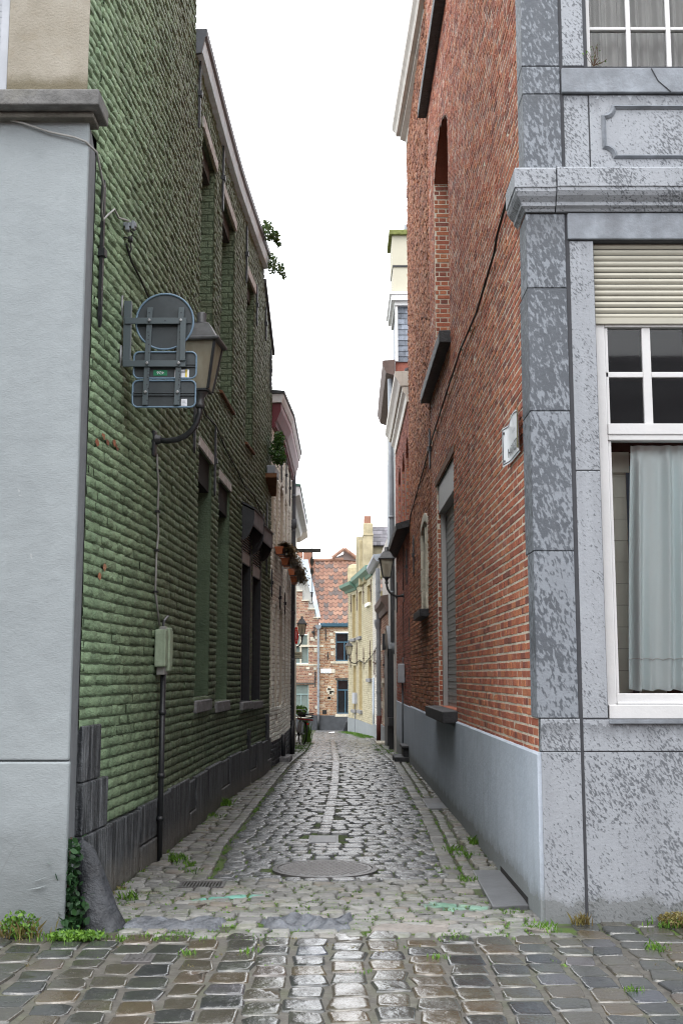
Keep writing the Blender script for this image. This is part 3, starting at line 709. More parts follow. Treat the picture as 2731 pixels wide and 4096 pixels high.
# sloping coping of the lower end
mb = MB(); n = 6
for k in range(n):
    a, b = lerp(18.76, 20.22, k / n), lerp(18.76, 20.22, (k + 1) / n); za, zb = far_top(a), far_top(b)
    mb.hexa([WG.at(a, za - .03, -.1), WG.at(b, zb - .03, -.1), WG.at(b, zb - .03, .05), WG.at(a, za - .03, .05), WG.at(a, za + .04, -.1), WG.at(b, zb + .04, -.1), WG.at(b, zb + .04, .05), WG.at(a, za + .04, .05)])
mb.build('coping', 'pipe_grey', gr)
mb = MB(); e = WG.at(20.2, 0, 0); mb.box(-6, e[0] - .02, 20.12, 20.2, 0, 7.3); mb.build('end_wall', 'green_joint', gr)
def sill(w_, a, b, z, h, d, parent, mat, over=.06, droop=.01):
    m_ = MB(); m_.hexa([w_.at(a - over, z - h, -.1), w_.at(b + over, z - h, -.1), w_.at(b + over, z - h, d), w_.at(a - over, z - h, d), w_.at(a - over, z + .0, -.1), w_.at(b + over, z + .0, -.1), w_.at(b + over, z - droop, d), w_.at(a - over, z - droop, d)])
    return m_.build('sill', mat, parent, bevel=.01)
def lintel(w_, a, b, z0, z1, d, parent, mat, arch=0, n=1):
    m_ = MB(); n = 8 if arch else 1
    for k in range(n):
        p, q = lerp(a, b, k / n), lerp(a, b, (k + 1) / n)
        f = lambda t: arch * (1 - ((t - (a + b) / 2) / ((b - a) / 2)) ** 2)
        m_.hexa([w_.at(p, z0 + f(p), -.06), w_.at(q, z0 + f(q), -.06), w_.at(q, z0 + f(q), d), w_.at(p, z0 + f(p), d), w_.at(p, z1 + f(p), -.06), w_.at(q, z1 + f(q), -.06), w_.at(q, z1 + f(q), d), w_.at(p, z1 + f(p), d)])
    return m_.build('lintel', mat, parent)
for i, h in enumerate(UW):
    o = reveal(WG, h, .26, None, gr, ['green', 'green_joint'], 'dark_glass', (.2, .084, .013))
    lintel(WG, h[0] - .03, h[1] + .08, h[3] + .003, h[3] + .14, .03, o, 'lintel_white', .0)
    b2 = MB(); b2.wbox(WG, h[0], h[1], h[3] - .2, h[3] + .05, -.25, -.06); b2.build('head_board_and_shade', 'wood_dark', o)
    sill(WG, h[0], h[1], h[2], .07, .05, o, 'rust_sill', .03, .03)
for i, h in enumerate(LW):
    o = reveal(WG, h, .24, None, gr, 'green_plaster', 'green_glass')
    lintel(WG, h[0] - .04, h[1] + .06, h[3] + .002, h[3] + .11, .022, o, 'lintel_white')
    b2 = MB(); b2.wbox(WG, h[0], h[1], h[3] - .35, h[3], -.23, -.03); b2.build('head_board_and_shade', 'room_dark', o)  # near-black box put in for the shadow at the window head
    sill(WG, h[0], h[1], h[2], .14, .045, o, 'sill_grey', .05)
for i, h in enumerate(SW):
    o = reveal(WG, h, .2, None, gr, 'black_iron', 'green_glass')
    o.name = 'shuttered_window'
    b2 = MB()
    for a, b in ((h[0] - .06, h[0] + .04), (h[1] - .04, h[1] + .06)):
        b2.wbox(WG, a, b, h[2], h[3] + .12, -.1, .012)
    b2.wbox(WG, (h[0] + h[1]) / 2 - .02, (h[0] + h[1]) / 2 + .02, h[2], h[3] - .6, -.18, -.13)
    b2.wbox(WG, h[0] + .04, h[1] - .04, 2.55, 2.6, -.18, -.12)
    b2.build('frame', 'black_iron', o)
    sill(WG, h[0], h[1], h[2], .12, .06, o, 'sill_grey', .05)
    # slatted roller shutter, half lowered, under a hood with a cut valance
    b2 = MB()
    for k in range(15): b2.hexa([WG.at(h[0] + .04, h[3] - .55 + k * .04, -.02), WG.at(h[1] - .04, h[3] - .55 + k * .04, -.02), WG.at(h[1] - .04, h[3] - .552 + k * .04, .0), WG.at(h[0] + .04, h[3] - .552 + k * .04, .0), WG.at(h[0] + .04, h[3] - .517 + k * .04, -.045), WG.at(h[1] - .04, h[3] - .517 + k * .04, -.045), WG.at(h[1] - .04, h[3] - .519 + k * .04, -.025), WG.at(h[0] + .04, h[3] - .519 + k * .04, -.025)], 0, U(.2, .6))
    b2.wbox(WG, h[0] + .04, h[1] - .04, h[3] - .72, h[3] - .56, -.03, .0, 0, .9)
    b2.build('roller_shutter', 'slat_grey', o)
    b2 = MB()
    b2.hexa([WG.at(h[0] - .1, h[3] + .12, .0), WG.at(h[1] + .1, h[3] + .12, .0), WG.at(h[1] + .1, h[3] + .02, .20), WG.at(h[0] - .1, h[3] + .02, .20), WG.at(h[0] - .1, h[3] + .15, .0), WG.at(h[1] + .1, h[3] + .15, .0), WG.at(h[1] + .1, h[3] + .045, .21), WG.at(h[0] - .1, h[3] + .045, .21)])
    # cheek with an arched lower edge at each end
    for tt in (h[0] - .07, h[1] + .05):
        pts = [(0, h[3] + .1), (.19, h[3] + .0), (.19, h[3] - .1)] + [(.19 * (1 - (k / 6) ** 1.6), h[3] - .1 - .32 * math.sin(k / 6 * PI / 2)) for k in range(1, 7)]
        A = [b2.V(WG.at(tt, z, d)) for d, z in pts]; B = [b2.V(WG.at(tt + .03, z, d)) for d, z in pts]
        b2.F(A); b2.F(B[::-1])
        for k in range(len(A)): b2.F([A[k], A[(k + 1) % len(A)], B[(k + 1) % len(A)], B[k]])
    b2.build('hood', 'black_iron', o)
    b2 = MB(); nn = 14
    for k in range(nn):
        a, b = lerp(h[0] - .05, h[1] + .05, k / nn), lerp(h[0] - .05, h[1] + .05, (k + 1) / nn); zb = h[3] - .2
        b2.hexa([WG.at(a, zb + .02, .175), WG.at(b, zb + .02, .175), WG.at(b, zb + .02, .19), WG.at(a, zb + .02, .19), WG.at(a, h[3] + .02, .175), WG.at(b, h[3] + .02, .175), WG.at(b, h[3] + .02, .19), WG.at(a, h[3] + .02, .19)])
        m_ = (a + b) / 2; b2.hexa([WG.at(a, zb + .02, .175), WG.at(b, zb + .02, .175), WG.at(b, zb + .02, .19), WG.at(a, zb + .02, .19), WG.at(m_ - .01, zb - .02, .175), WG.at(m_ + .01, zb - .02, .175), WG.at(m_ + .01, zb - .02, .19), WG.at(m_ - .01, zb - .02, .19)])
    b2.build('valance', 'valance', o)
for t_, z0, z1 in ((8.28, 4.15, 5.3), (12.07, 7.6, 8.4), (14.15, 7.5, 8.4), (16.6, 7.4, 8.3), (17.8, 7.1, 7.8), (18.95, 7.2, 7.8), (12.15, 3.95, 4.55), (13.82, 3.75, 4.6), (18.9, 3.6, 4.25), (19.36, 3.25, 4.5), (19.75, 6.5, 7.3)):
    anchor(WG, t_, z0, z1, gr, .02)
mb = MB()
def slab(a, b, z0, z1, d): 
    n = max(1, int((b - a) / .18)); 
    mb.wbox(WG, a + .004, b - .004, z0, z1 - .006, -.05, d, 0, U(0, 1))
slab(8.165, 8.62, .86, 1.25, .035); slab(8.165, 8.80, .50, .86, .045); slab(8.165, 8.9, -.05, .50, .06)
y = 8.9; k = 0
for L_, zt in ((.92, .50), (.75, .52), (.5, .53), (1.1, .55), (.4, .51), (.9, .53), (1.2, .545), (.8, .52), (1.1, .54), (.9, .52), (.7, .55), (.6, .56), (.8, .53), (.6, .55), (.7, .52), (.8, .55)):
    b = min(y + L_, 20.2)
    if b - y < .1: break
    if k % 3 == 1: slab(y, b, .2, zt, .045); slab(y, b, -.05, .195, .06)
    else: slab(y, b, -.05, zt, .05 + U(-.012, .012))
    y = b; k += 1
mb.build('stone_plinth', 'black_stone', gr, bevel=.012)
for a in ((17.35, 17.5, .5, .8, .0, .05), (19.55, 19.75, .3, .95, 0, .06)): mb = MB(); mb.wbox(WG, *a); mb.build('buttress_stone', 'black_stone', gr, bevel=.01)
def at_b(lst, w_, d): return [w_.at(t_, z, d) for t_, z in lst]
# exposed brick where the paint has gone
mb = MB()
for t_, z in ((8.34, 3.29), (8.50, 3.375), (8.60, 3.35), (8.78, 3.385), (8.86, 3.36), (8.5, 2.32), (8.62, 2.4)):
    mb = MB(); pts = [WG.at(t_ + .055 * math.cos(a) * U(.5, 1.1), z + .032 * math.sin(a) * U(.5, 1.1), .021) for a in [k * PI / 4 for k in range(8)]]; mb.poly(pts, 0, U(0, 1)); mb.build('bare_brick_patch', 'red_rough', gr)
def backing(w_, a, b, z0, z1, parent, d=-.34, n=6):
    m_ = MB(); m_.wbox(w_, a, b, z0, z1, d - .03, d, 0, .5, n); m_.build('inner_wall', 'room_dark', parent)
backing(WG, 8.3, 20.1, 0, 8.3, gr, -.34, 16)

# ------------------------------------------------------------------ things on the green wall
cab = MB()
fr = [(-3.0, 7.5, 5.60 - .1), (-2.37, 7.515, 5.46)]
fr = [(-3.2, 7.52, 5.42), (-2.38, 7.52, 5.42), (-2.20, 7.515, 5.375), (-2.02, 7.515, 5.31), (-1.84, 7.515, 5.27), (-1.76, 7.52, 5.24), (-1.70, 7.60, 5.20), (-1.72, 7.95, 5.10)] + at_b([(8.18, 5.02), (8.22, 4.96), (8.34, 5.05), (8.5, 5.16), (8.62, 5.14), (8.9, 5.23)], WG, .05)
cab.tube(fr, .008, 6); tag(cab.build('cable', 'cable_grey', loc=(-2.4, 7.52, 5.4), smooth=True), 'thin grey cable drooping across the pale grey front below the ledge', 'cable')
it = thing('cable_clamp', 'small metal cable clamp with looped black wires on the green wall above the sign', 'cable clamp', WG.at(8.9, 5.15, 0))
mb = MB(); c = WG.at(8.92, 5.2, .06); mb.box(c[0] - .05, c[0] + .05, c[1] - .02, c[1] + .02, c[2] - .015, c[2] + .02); mb.box(c[0] - .035, c[0] - .005, c[1] - .03, c[1] + .03, c[2] - .05, c[2] + .01); mb.box(c[0] + .015, c[0] + .04, c[1] - .03, c[1] + .03, c[2] - .04, c[2] + .03); mb.build('clamp', 'zinc', it, bevel=.004)
mb = MB(); mb.tube([(c[0] - .08, c[1], c[2] + .0), (c[0] - .09, c[1], c[2] - .05), (c[0] - .06, c[1], c[2] - .10), (c[0], c[1], c[2] - .11), (c[0] + .03, c[1], c[2] - .07), (c[0], c[1], c[2] - .04)], .006, 6); mb.box(c[0] - .012, c[0] + .022, c[1] - .02, c[1] + .02, c[2] - .14, c[2] - .1)
mb.tube([(c[0], c[1], c[2] - .12), (c[0] + .015, c[1], c[2] - .2), (c[0] - .005, c[1] - .01, c[2] - .26)], .007, 6); mb.build('wire_loop', 'cable_black', it, smooth=True)
cab = MB(); cab.tube(at_b([(8.93, 5.05), (9.1, 4.96), (9.4, 4.92), (9.75, 4.85), (10.4, 4.78), (11.2, 4.70), (12.2, 4.66), (13.0, 4.55), (13.8, 4.62), (14.8, 4.5), (15.8, 4.45), (16.6, 4.34), (17.6, 4.36), (18.8, 4.15), (19.6, 4.0)], WG, .03), .009, 6)
tag(cab.build('wall_cable', 'cable_black', loc=WG.at(8.93, 5.05, 0), smooth=True), 'dark cable sagging along the green wall above the lower windows', 'cable')
# meter box and conduit
t = thing('meter_box', 'flaking green meter box on the green wall above a dark iron conduit', 'meter box', WG.at(10.4, 0, 0))
mb = MB(); mb.wbox(WG, 10.28, 10.62, 1.67, 2.0, .02, .12); mb.wbox(WG, 10.4, 10.5, 1.63, 2.02, .02, .135); mb.build('box', 'meter_green', t, bevel=.012)
mb = MB(); mb.wbox(WG, 10.34, 10.5, 1.6, 1.67, .03, .1); mb.build('bracket', 'cable_grey', t, bevel=.006); mb = MB(); mb.wbox(WG, 10.38, 10.46, 2.0, 2.03, .04, .1); mb.build('cable_entry', 'cable_grey', t, bevel=.006)
mb = MB(); mb.tube(at_b([(10.42, -.02), (10.42, 1.61)], WG, .075), .026, 10)
for z in (.35, .72, 1.27): mb.tube(at_b([(10.42, z - .02), (10.42, z + .02)], WG, .075), .034, 10)
mb.build('conduit', 'black_iron', t, smooth=True)
mb = MB(); mb.tube(at_b([(10.4, 2.02), (10.42, 2.08), (10.6, 2.13)], WG, .07), .012, 6); mb.build('lever', 'black_iron', t)
cab = MB(); cab.tube(at_b([(10.42, 2.04), (10.3, 2.22), (10.22, 2.33), (10.24, 2.7), (10.30, 2.86), (10.24, 3.05), (10.26, 3.3), (10.2, 3.42), (10.16, 3.56)], WG, .03), .009, 6)
o = tag(cab.build('lamp_cable', 'cable_grey', loc=WG.at(10.3, 2.04, 0), smooth=True), 'grey cable running down the green wall from the lantern to the meter box', 'cable')
mb = MB()
for z in (2.33, 2.7, 3.05, 3.42): p = WG.at(10.24, z, .03); mb.box(p[0] - .02, p[0] + .02, p[1] - .03, p[1] + .03, z - .008, z + .008)
mb.build('cable_clip', 'cable_black', o)

# traffic sign seen from behind
Y0 = 8.92
sg = thing('traffic_sign', 'back of a round traffic sign and two plates on a grey hinged bracket', 'traffic sign', (-1.77, Y0, 4.0))
sk = lambda z: (z - 4.1) * .03
mb = MB(); cx, cz, R_ = -1.41, 4.395, .222
mb.plate([(cx + R_ * math.cos(k * PI / 24), cz + R_ * math.sin(k * PI / 24)) for k in range(48)], 'y', Y0 + .0, Y0 + .006)
disc = mb.build('round_plate', 'sign_grey', sg)
mb = MB(); mb.tube([(cx + .229 * math.cos(k * PI / 24), Y0 - .004, cz + .229 * math.sin(k * PI / 24)) for k in range(49)], .0085, 8, cap=False); mb.build('rim', 'sign_rim', disc, smooth=True)
mb = MB(); mb.box(cx - .21, cx + .21, Y0 - .012, Y0, cz - .016, cz + .016); mb.build('rail', 'sign_grey', disc)
def rrect(x0, x1, z0, z1, r, n=6):
    P_ = []
    for (cx_, cz_, a0) in ((x1 - r, z1 - r, 0), (x0 + r, z1 - r, 90), (x0 + r, z0 + r, 180), (x1 - r, z0 + r, 270)):
        for k in range(n + 1): a = math.radians(a0 + 90 * k / n); P_.append((cx_ + r * math.cos(a), cz_ + r * math.sin(a)))
    return P_
for (x0, x1, z0, z1) in ((-1.652, -1.148, 3.925, 4.148), (-1.656, -1.150, 3.692, 3.915)):
    mb = MB(); mb.plate(rrect(x0, x1, z0, z1, .045), 'y', Y0, Y0 + .006); pl = mb.build('plate', 'sign_grey', sg)
    rr = rrect(x0 + .004, x1 - .004, z0 + .004, z1 - .004, .043); rr.append(rr[0])
    mb = MB(); mb.tube([(a, Y0 - .006, b) for a, b in rr], .0075, 8, cap=False); mb.build('rim', 'sign_rim', pl, smooth=True)
    zm = (z0 + z1) / 2; mb = MB(); mb.box(x0 + .01, x1 - .01, Y0 - .014, Y0, zm + .002, zm + .012); mb.box(x0 + .01, x1 - .01, Y0 - .014, Y0, zm - .016, zm - .006); mb.build('rail', 'sign_grey', pl)
mb = MB()
for xt, wd in ((-1.525, .044), (-1.275, .044)):
    xb = xt - .024; mb = MB()
    mb.hexa([(xb - wd / 2, Y0 - .030, 3.708), (xb + wd / 2, Y0 - .030, 3.708), (xb + wd / 2, Y0 - .018, 3.708), (xb - wd / 2, Y0 - .018, 3.708), (xt - wd / 2, Y0 - .030, 4.505), (xt + wd / 2, Y0 - .030, 4.505), (xt + wd / 2, Y0 - .018, 4.505), (xt - wd / 2, Y0 - .018, 4.505)])
    mb.build('mounting_strip', 'sign_bar', sg, bevel=.002)
for x0, x1, z0, z1, y in ((-1.722, -1.232, 4.365, 4.415, Y0 - .044), (-1.728, -1.232, 4.015, 4.065, Y0 - .044)): mb = MB(); mb.box(x0, x1, y, y + .012, z0, z1); mb.build('cross_bar', 'sign_bar', sg, bevel=.002)
mb = MB(); mb.box(-1.735, -1.675, Y0 - .030, Y0 + .02, 4.03, 4.56); mb.build('post', 'sign_bar', sg, bevel=.003)
mb = MB(); mb.box(-1.278, -1.234, Y0 - .060, Y0 - .045, 4.06, 4.40); mb.build('brace', 'sign_bar', sg, bevel=.002)
mb = MB(); mb.box(-1.785, -1.768, Y0 - .03, Y0 + .03, 3.92, 4.73); mb.build('wall_bar', 'black_iron', sg)
for z0, z1 in ((4.43, 4.60), (4.02, 4.19)): mb = MB(); mb.tube([(-1.750, Y0 - .03, z0), (-1.750, Y0 - .03, z1)], .010, 8); mb.build('hinge', 'steel', sg, smooth=True)
for x, z in ((-1.525, 4.39), (-1.275, 4.39), (-1.535, 4.04), (-1.285, 4.04), (-1.545, 3.81), (-1.292, 3.81)):
    mb = MB(); mb.lathe((x, 0, 0), [(.012, 0), (.012, .012), (.007, .014)], 10)
    for i in range(len(mb.v) - 30, len(mb.v)): p = mb.v[i]; mb.v[i] = (p[0], Y0 - (.058 if z > 4 else .040) + .006 - p[2], z + p[1])
    mb.build('bolt', 'steel', sg)
mb = MB()
for x, z in [(-1.53 + U(-.006, .006), z) for z in (4.30, 4.27, 4.24, 4.2, 4.13, 3.98, 3.95, 3.93, 3.91, 3.87, 3.84, 3.745)] + [(-1.28 + U(-.006, .006), z) for z in (4.33, 4.30, 4.27, 4.24, 4.13, 3.98, 3.95, 3.93, 3.91, 3.87, 3.84, 3.745, 4.46)] + [(-1.53, 4.46)]:
    mb.poly([(x + .005 * math.cos(a), Y0 - .0325, z + .005 * math.sin(a)) for a in [k * PI / 4 for k in range(8)]])
for x in (-1.40,): mb.poly([(x + .005 * math.cos(a), Y0 - .0465, 4.39 + .005 * math.sin(a)) for a in [k * PI / 4 for k in range(8)]])
mb.build('screw_hole', 'ink', sg)
mb = MB(); mb.box(-1.49, -1.382, Y0 - .004, Y0 - .001, 3.952, 3.998); st_ = mb.build('green_sticker', 'sticker_green', sg)
mb = MB(); add_text(mb, '426', .034, lambda x, y: (-1.436 - x * 1.15, Y0 - .007, 3.975 - y)); mb.build('numerals', 'sticker_white', st_)
mb = MB(); mb.box(-1.322, -1.208, Y0 - .004, Y0 - .001, 3.938, 4.0); st_ = mb.build('white_sticker', 'sticker_white', sg)
mb = MB(); mb.box(-1.238, -1.224, Y0 - .006, Y0 - .0045, 3.939, 3.999); mb.build('yellow_band', 'sticker_yellow', st_)
mb = MB(); add_text(mb, 'pad', .022, lambda x, y: (-1.256 + x, Y0 - .007, 3.982 + y)); mb.poly([(-1.244, Y0 - .007, 3.994), (-1.218, Y0 - .007, 3.994), (-1.231, Y0 - .007, 3.974)]); mb.build('print', 'ink', st_)
mb = MB(); mb.poly([(-1.2385, Y0 - .008, 3.991), (-1.2235, Y0 - .008, 3.991), (-1.231, Y0 - .008, 3.979)]); mb.build('triangle_fill', 'sticker_yellow', st_)
mb = MB(); mb.box(-1.266, -1.220, Y0 - .004, Y0 - .001, 3.706, 3.762); st_ = mb.build('white_sticker', 'sticker_white', sg)
mb = MB()
for k in range(5): mb.box(-1.262, -1.262 + U(.02, .038), Y0 - .006, Y0 - .0045, 3.712 + k * .010, 3.714 + k * .010)
mb.build('print', 'ink_grey', st_)

# lanterns
def make_lantern(name, label):
    r = thing(name, label, 'street lamp', (0, 0, 0), 'black wall lanterns along the alley')
    mb = MB(); mb.box(-.01, .022, -.04, .04, -.12, .11); mb.tube([(.01, 0, .03), (.07, 0, .03)], [.05, .034], 10); mb.build('wall_plate', 'black_iron', r, bevel=.008)
    mb = MB(); P_ = [(.02, .03), (.12, .018), (.21, .028), (.29, .062), (.35, .115), (.39, .185), (.41, .26), (.415, .34)]
    mb.tube([(x, 0, z) for x, z in P_], .026, 10); mb.build('arm', 'black_iron', r, smooth=True)
    mb = MB(); mb.lathe((.415, 0, 0), [(.034, .31), (.044, .325), (.044, .345), (.034, .36), (.036, .40), (.055, .43), (.07, .445), (.07, .46)], 14); mb.build('neck', 'dark_metal', r, smooth=True)
    X = .415; zb, zt, hb, ht = .47, .90, .088, .158
    mb = MB(); mb.box(X - hb, X + hb, -hb, hb, zb - .015, zb + .015)
    for sx in (-1, 1):
        for sy in (-1, 1):
            e = .012; mb.hexa([(X + sx * hb - e, sy * hb - e, zb), (X + sx * hb + e, sy * hb - e, zb), (X + sx * hb + e, sy * hb + e, zb), (X + sx * hb - e, sy * hb + e, zb), (X + sx * ht - e, sy * ht - e, zt), (X + sx * ht + e, sy * ht - e, zt), (X + sx * ht + e, sy * ht + e, zt), (X + sx * ht - e, sy * ht + e, zt)])
    mb.build('frame', 'black_iron', r)
    for sx, sy in ((1, 0), (-1, 0), (0, 1), (0, -1)):
        mb = MB(); k = .995
        def c_(h, z, q):
            a = h * k
            return (X + sx * a, q * a, z) if sx else (X + q * a, sy * a, z)
        mb.poly([c_(hb, zb, -1), c_(hb, zb, 1), c_(ht, zt, 1), c_(ht, zt, -1)]); mb.build('lantern_pane', 'lantern_glass', r)
    mb = MB(); mb.lathe((X, 0, 0), [(.03, .49), (.045, .52), (.04, .62), (.05, .66), (.05, .77), (.03, .79)], 10); mb.build('bulb', 'grey_stucco', r, smooth=True)
    mb = MB()
    def ring(h, z): return [(X - h, -h, z), (X + h, -h, z), (X + h, h, z), (X - h, h, z)]
    prof = [(.19, .885), (.20, .895), (.20, .915), (.168, .925), (.085, 1.07), (.07, 1.078)]
    ids = [[mb.V(p) for p in ring(h, z)] for h, z in prof]
    for a, b in zip(ids, ids[1:]):
        for k in range(4): mb.F([a[k], a[(k + 1) % 4], b[(k + 1) % 4], b[k]])
    mb.F(ids[0][::-1]); mb.F(ids[-1]); mb.build('roof', 'dark_metal', r, bevel=.006)
    mb = MB(); mb.lathe((X, 0, 0), [(.04, 1.075), (.056, 1.085), (.056, 1.095), (.042, 1.105), (.046, 1.18), (.03, 1.19)], 14); mb.build('cap', 'dark_metal', r, smooth=True)
    return r
L1 = make_lantern('wall_lantern', 'large black wall lantern with dusty panes behind the traffic sign on the green wall')
def place(o, loc, rz=0, s=1): o.location = loc; o.rotation_euler = (0, 0, rz); o.scale = (s, s, s)
for lab, loc, rz, s in (('black lantern with frosted panes on the red brick wall at the right', (1.275, 23.5, 3.17), PI, .86),
                        ('black lantern beside the red hanging sign on the left, behind the drainpipe', (-1.565, 36, 2.43), 0, .82),
                        ('farthest black lantern, on the yellow painted house', (.655, 49.35, 2.07), PI + .17, .82)):
    place(copy_thing(L1, lab), loc, rz, s)
place(L1, WG.at(10.1, 3.645, .012), -.10)

# ------------------------------------------------------------------ corner house on the right: stone front, red brick side
rh = thing('corner_building', 'tall corner building with bluestone front and long red brick side wall', 'building', (1.33, 7.86, 0))
RW = [(13.2, 15.5, 1.2, 4.15), (13.38, 15.35, 5.68, 8.4, .35), (13.4, 15.4, 10.1, 12.0)]
NW = [(17.05, 18.25, 2.57, 3.8, .12)]
mb = MB(); bricks(mb, WR, 7.92, 16.3, 1.05, 12.1, .215, .0655, .0165, RW + NW, .0035, .003, .0018)
mb.build('brick_wall', ['red', 'mortar'], rh)
mb = MB(); bricks(mb, WR, 16.3, 21.3, 1.04, 12.1, .215, .0655, .012, RW + NW, .009, .005, .0045)
mb.build('weathered_brick_wall', ['red_rough', 'mortar_dark'], rh)
mb = MB(); mb.box(1.29, 6, 21.2, 21.29, 0, 12.1); mb.box(1.5, 6, 7.95, 21.2, 12.0, 12.15); mb.build('back_wall', 'mortar_dark', rh)
mb = MB(); mb.wprof(WR, 7.875, 13.25, [(-.1, -.05), (.022, -.05), (.022, 1.07), (.008, 1.085), (-.1, 1.085)], 0, .5, 4); mb.wprof(WR, 13.25, 21.3, [(-.1, -.05), (.022, -.05), (.022, 1.02), (.006, 1.04), (-.1, 1.04)], 0, .5, 4); mb.build('painted_plinth', 'plinth_blue', rh)
mb = MB(); mb.wbox(WR, 8.38, 9.75, -.02, .055, .012, .0235); mb.build('cellar_slot', 'room_dark', rh)
backing(WR, 8.4, 21.1, 0, 12.0, rh)
# side openings
o = reveal(WR, RW[0], .3, None, rh, ['red', 'mortar'], None, (.21, .0655, .0125)); o.name = 'shuttered_window'
mb = MB()
for k in range(56): mb.wbox(WR, 13.25, 15.45, 1.2 + k * .0455, 1.2 + k * .0455 + .042, -.13, -.12 + .004 * (k % 2), 0, U(.3, .7))
mb.build('roller_shutter', 'shutter_grey', o)
mb = MB(); mb.wbox(WR, 13.2, 15.5, 3.76, 4.15, -.12, -.02); mb.wbox(WR, 15.38, 15.5, 1.2, 3.76, -.11, -.05); mb.build('shutter_box', 'shutter_grey', o)
lintel(WR, 13.05, 15.65, 4.15, 4.24, .012, o, 'rust_sill')
sill(WR, 13.2, 15.6, 1.2, .14, .17, o, 'sill_black', .08)
for h, sz in ((RW[1], .14), (RW[2], .14)):
    o = reveal(WR, h, .3, None, rh, ['red', 'mortar'], 'dark_glass', (.21, .0655, .0125))
    sill(WR, h[0], 16.4, h[2], .16, .14, o, 'sill_black', .06)
o = reveal(WR, NW[0], .12, None, rh, 'limestone', 'grey_stucco'); o.name = 'stone_framed_window'
mb = MB()
for z0, z1, e in ((2.57, 2.9, .05), (2.9, 3.25, .16), (3.25, 3.55, .08), (3.55, 3.8, .15)):
    mb.wbox(WR, 17.05 - e, 17.05, z0 + .004, z1 - .004, -.05, .02, 0, U(0, 1)); mb.wbox(WR, 18.25, 18.25 + e, z0 + .004, z1 - .004, -.05, .02, 0, U(0, 1))
for k in range(7):
    a, b = lerp(16.95, 18.35, k / 7), lerp(16.95, 18.35, (k + 1) / 7); f = lambda t: 3.8 + .13 * (1 - ((t - 17.65) / .7) ** 2)
    mb.hexa([WR.at(a, f(a), -.05), WR.at(b, f(b), -.05), WR.at(b, f(b), .02), WR.at(a, f(a), .02), WR.at(a, f(a) + .13, -.05), WR.at(b, f(b) + .13, -.05), WR.at(b, f(b) + .13, .02), WR.at(a, f(a) + .13, .02)], 0, U(0, 1))
mb.wbox(WR, 17.6, 17.7, 2.57, 3.85, -.1, .0, 0, .6)
mb.build('stone_frame', 'limestone', o, bevel=.008)
sill(WR, 17.0, 18.4, 2.57, .12, .14, o, 'sill_black', .06)
for t_, z0, z1 in ((19.9, 3.3, 4.0), (16.2, 4.5, 5.1)): anchor(WR, t_, z0, z1, rh, .02)
mb = MB()
c1 = [(1.20, 13.0), (1.12, 16.8), (.975, 21.12)]
wcx = W(c1, 'L', 'y')
for prof in ([(-.4, 11.76), (-.28, 11.76), (-.26, 11.82), (-.16, 11.86), (-.16, 11.92), (-.4, 11.92)], [(-.4, 11.925), (-.08, 11.925), (-.05, 12.0), (0, 12.06), (0, 12.2), (-.4, 12.2)]): mb.wprof(wcx, 13.0, 21.12, prof, 0, .5, 2)
mb.build('roof_cornice', 'cornice_cream', rh)
# stone front --------------------------------------------------------------
YF = 7.86
def block(mb, x0, x1, z0, z1, y0=YF, y1=8.3, tn=None, gap=.0025, m=0):
    mb.box(x0 + gap, x1 - gap, y0, y1, z0 + gap, z1 - gap, m, U(0, 1) if tn is None else tn)
mb = MB(); mb.box(1.34, 5.2, YF + .012, 8.25, -.05, 1.31); mb.box(1.34, 1.79, YF + .012, 8.25, 1.31, 12.1); mb.box(3.13, 5.2, YF + .012, 8.25, 1.31, 12.1); mb.box(1.79, 3.13, YF + .012, 8.25, 4.66, 5.99); mb.box(1.79, 3.13, YF + .012, 8.25, 8.3, 12.1)
mb.build('front_wall', 'stone_joint', rh)
mb = MB()
for z0, z1, tn in ((-.03, 1.09, .95), (1.09, 1.31, .55)): block(mb, 1.332, 1.60, z0, z1, y1=8.0, tn=tn)
pale = mb
block(mb, 1.617, 5.2, -.03, 1.09, YF + .006, tn=.62)
block(mb, 1.617, 5.2, 1.092, 1.305, YF + .002, tn=.7)
for z0, z1, tn in ((1.31, 3.0, .8), (3.0, 4.66, .7)):
    block(mb, 1.617, 1.79, z0, z1, YF + .004, tn=tn); block(mb, 3.13, 3.31, z0, z1, YF + .004, tn=tn)
block(mb, 3.33, 5.2, 1.31, 4.66, YF + .006, tn=.6)
block(mb, 1.605, 1.785, 5.20, 5.765, YF + .004, tn=.5); block(mb, 3.14, 3.32, 5.2, 5.765, YF + .004, tn=.5); block(mb, 3.34, 5.2, 5.2, 8.6, YF + .006, tn=.5)
for z0, z1, tn in ((5.99, 7.2, .75), (7.2, 8.3, .6)): block(mb, 1.605, 1.765, z0, z1, YF + .004, tn=tn); block(mb, 3.15, 3.32, z0, z1, YF + .004, tn=tn)
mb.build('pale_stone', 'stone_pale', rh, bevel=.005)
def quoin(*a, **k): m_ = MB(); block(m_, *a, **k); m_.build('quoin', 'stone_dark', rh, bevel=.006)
for z0, z1, tn, ry in ((1.31, 2.44, .85, 8.12), (2.44, 3.42, .75, 8.2), (3.42, 4.31, .15, 8.2), (4.31, 4.86, .9, 8.15)): quoin(1.310, 1.592, z0, z1, YF - .002, ry, tn=tn)
for z0, z1, tn in ((5.2, 5.77, .55), (5.77, 5.985, .65), (5.985, 7.3, .5), (7.3, 8.6, .4), (8.6, 12.1, .5)): quoin(1.308, 1.585, z0, z1, YF - .002, 8.1, tn=tn)
quoin(1.60, 5.2, 8.62, 12.1, YF, tn=.4); quoin(1.6, 3.32, 8.3, 8.62, YF, tn=.4)
mb = MB()
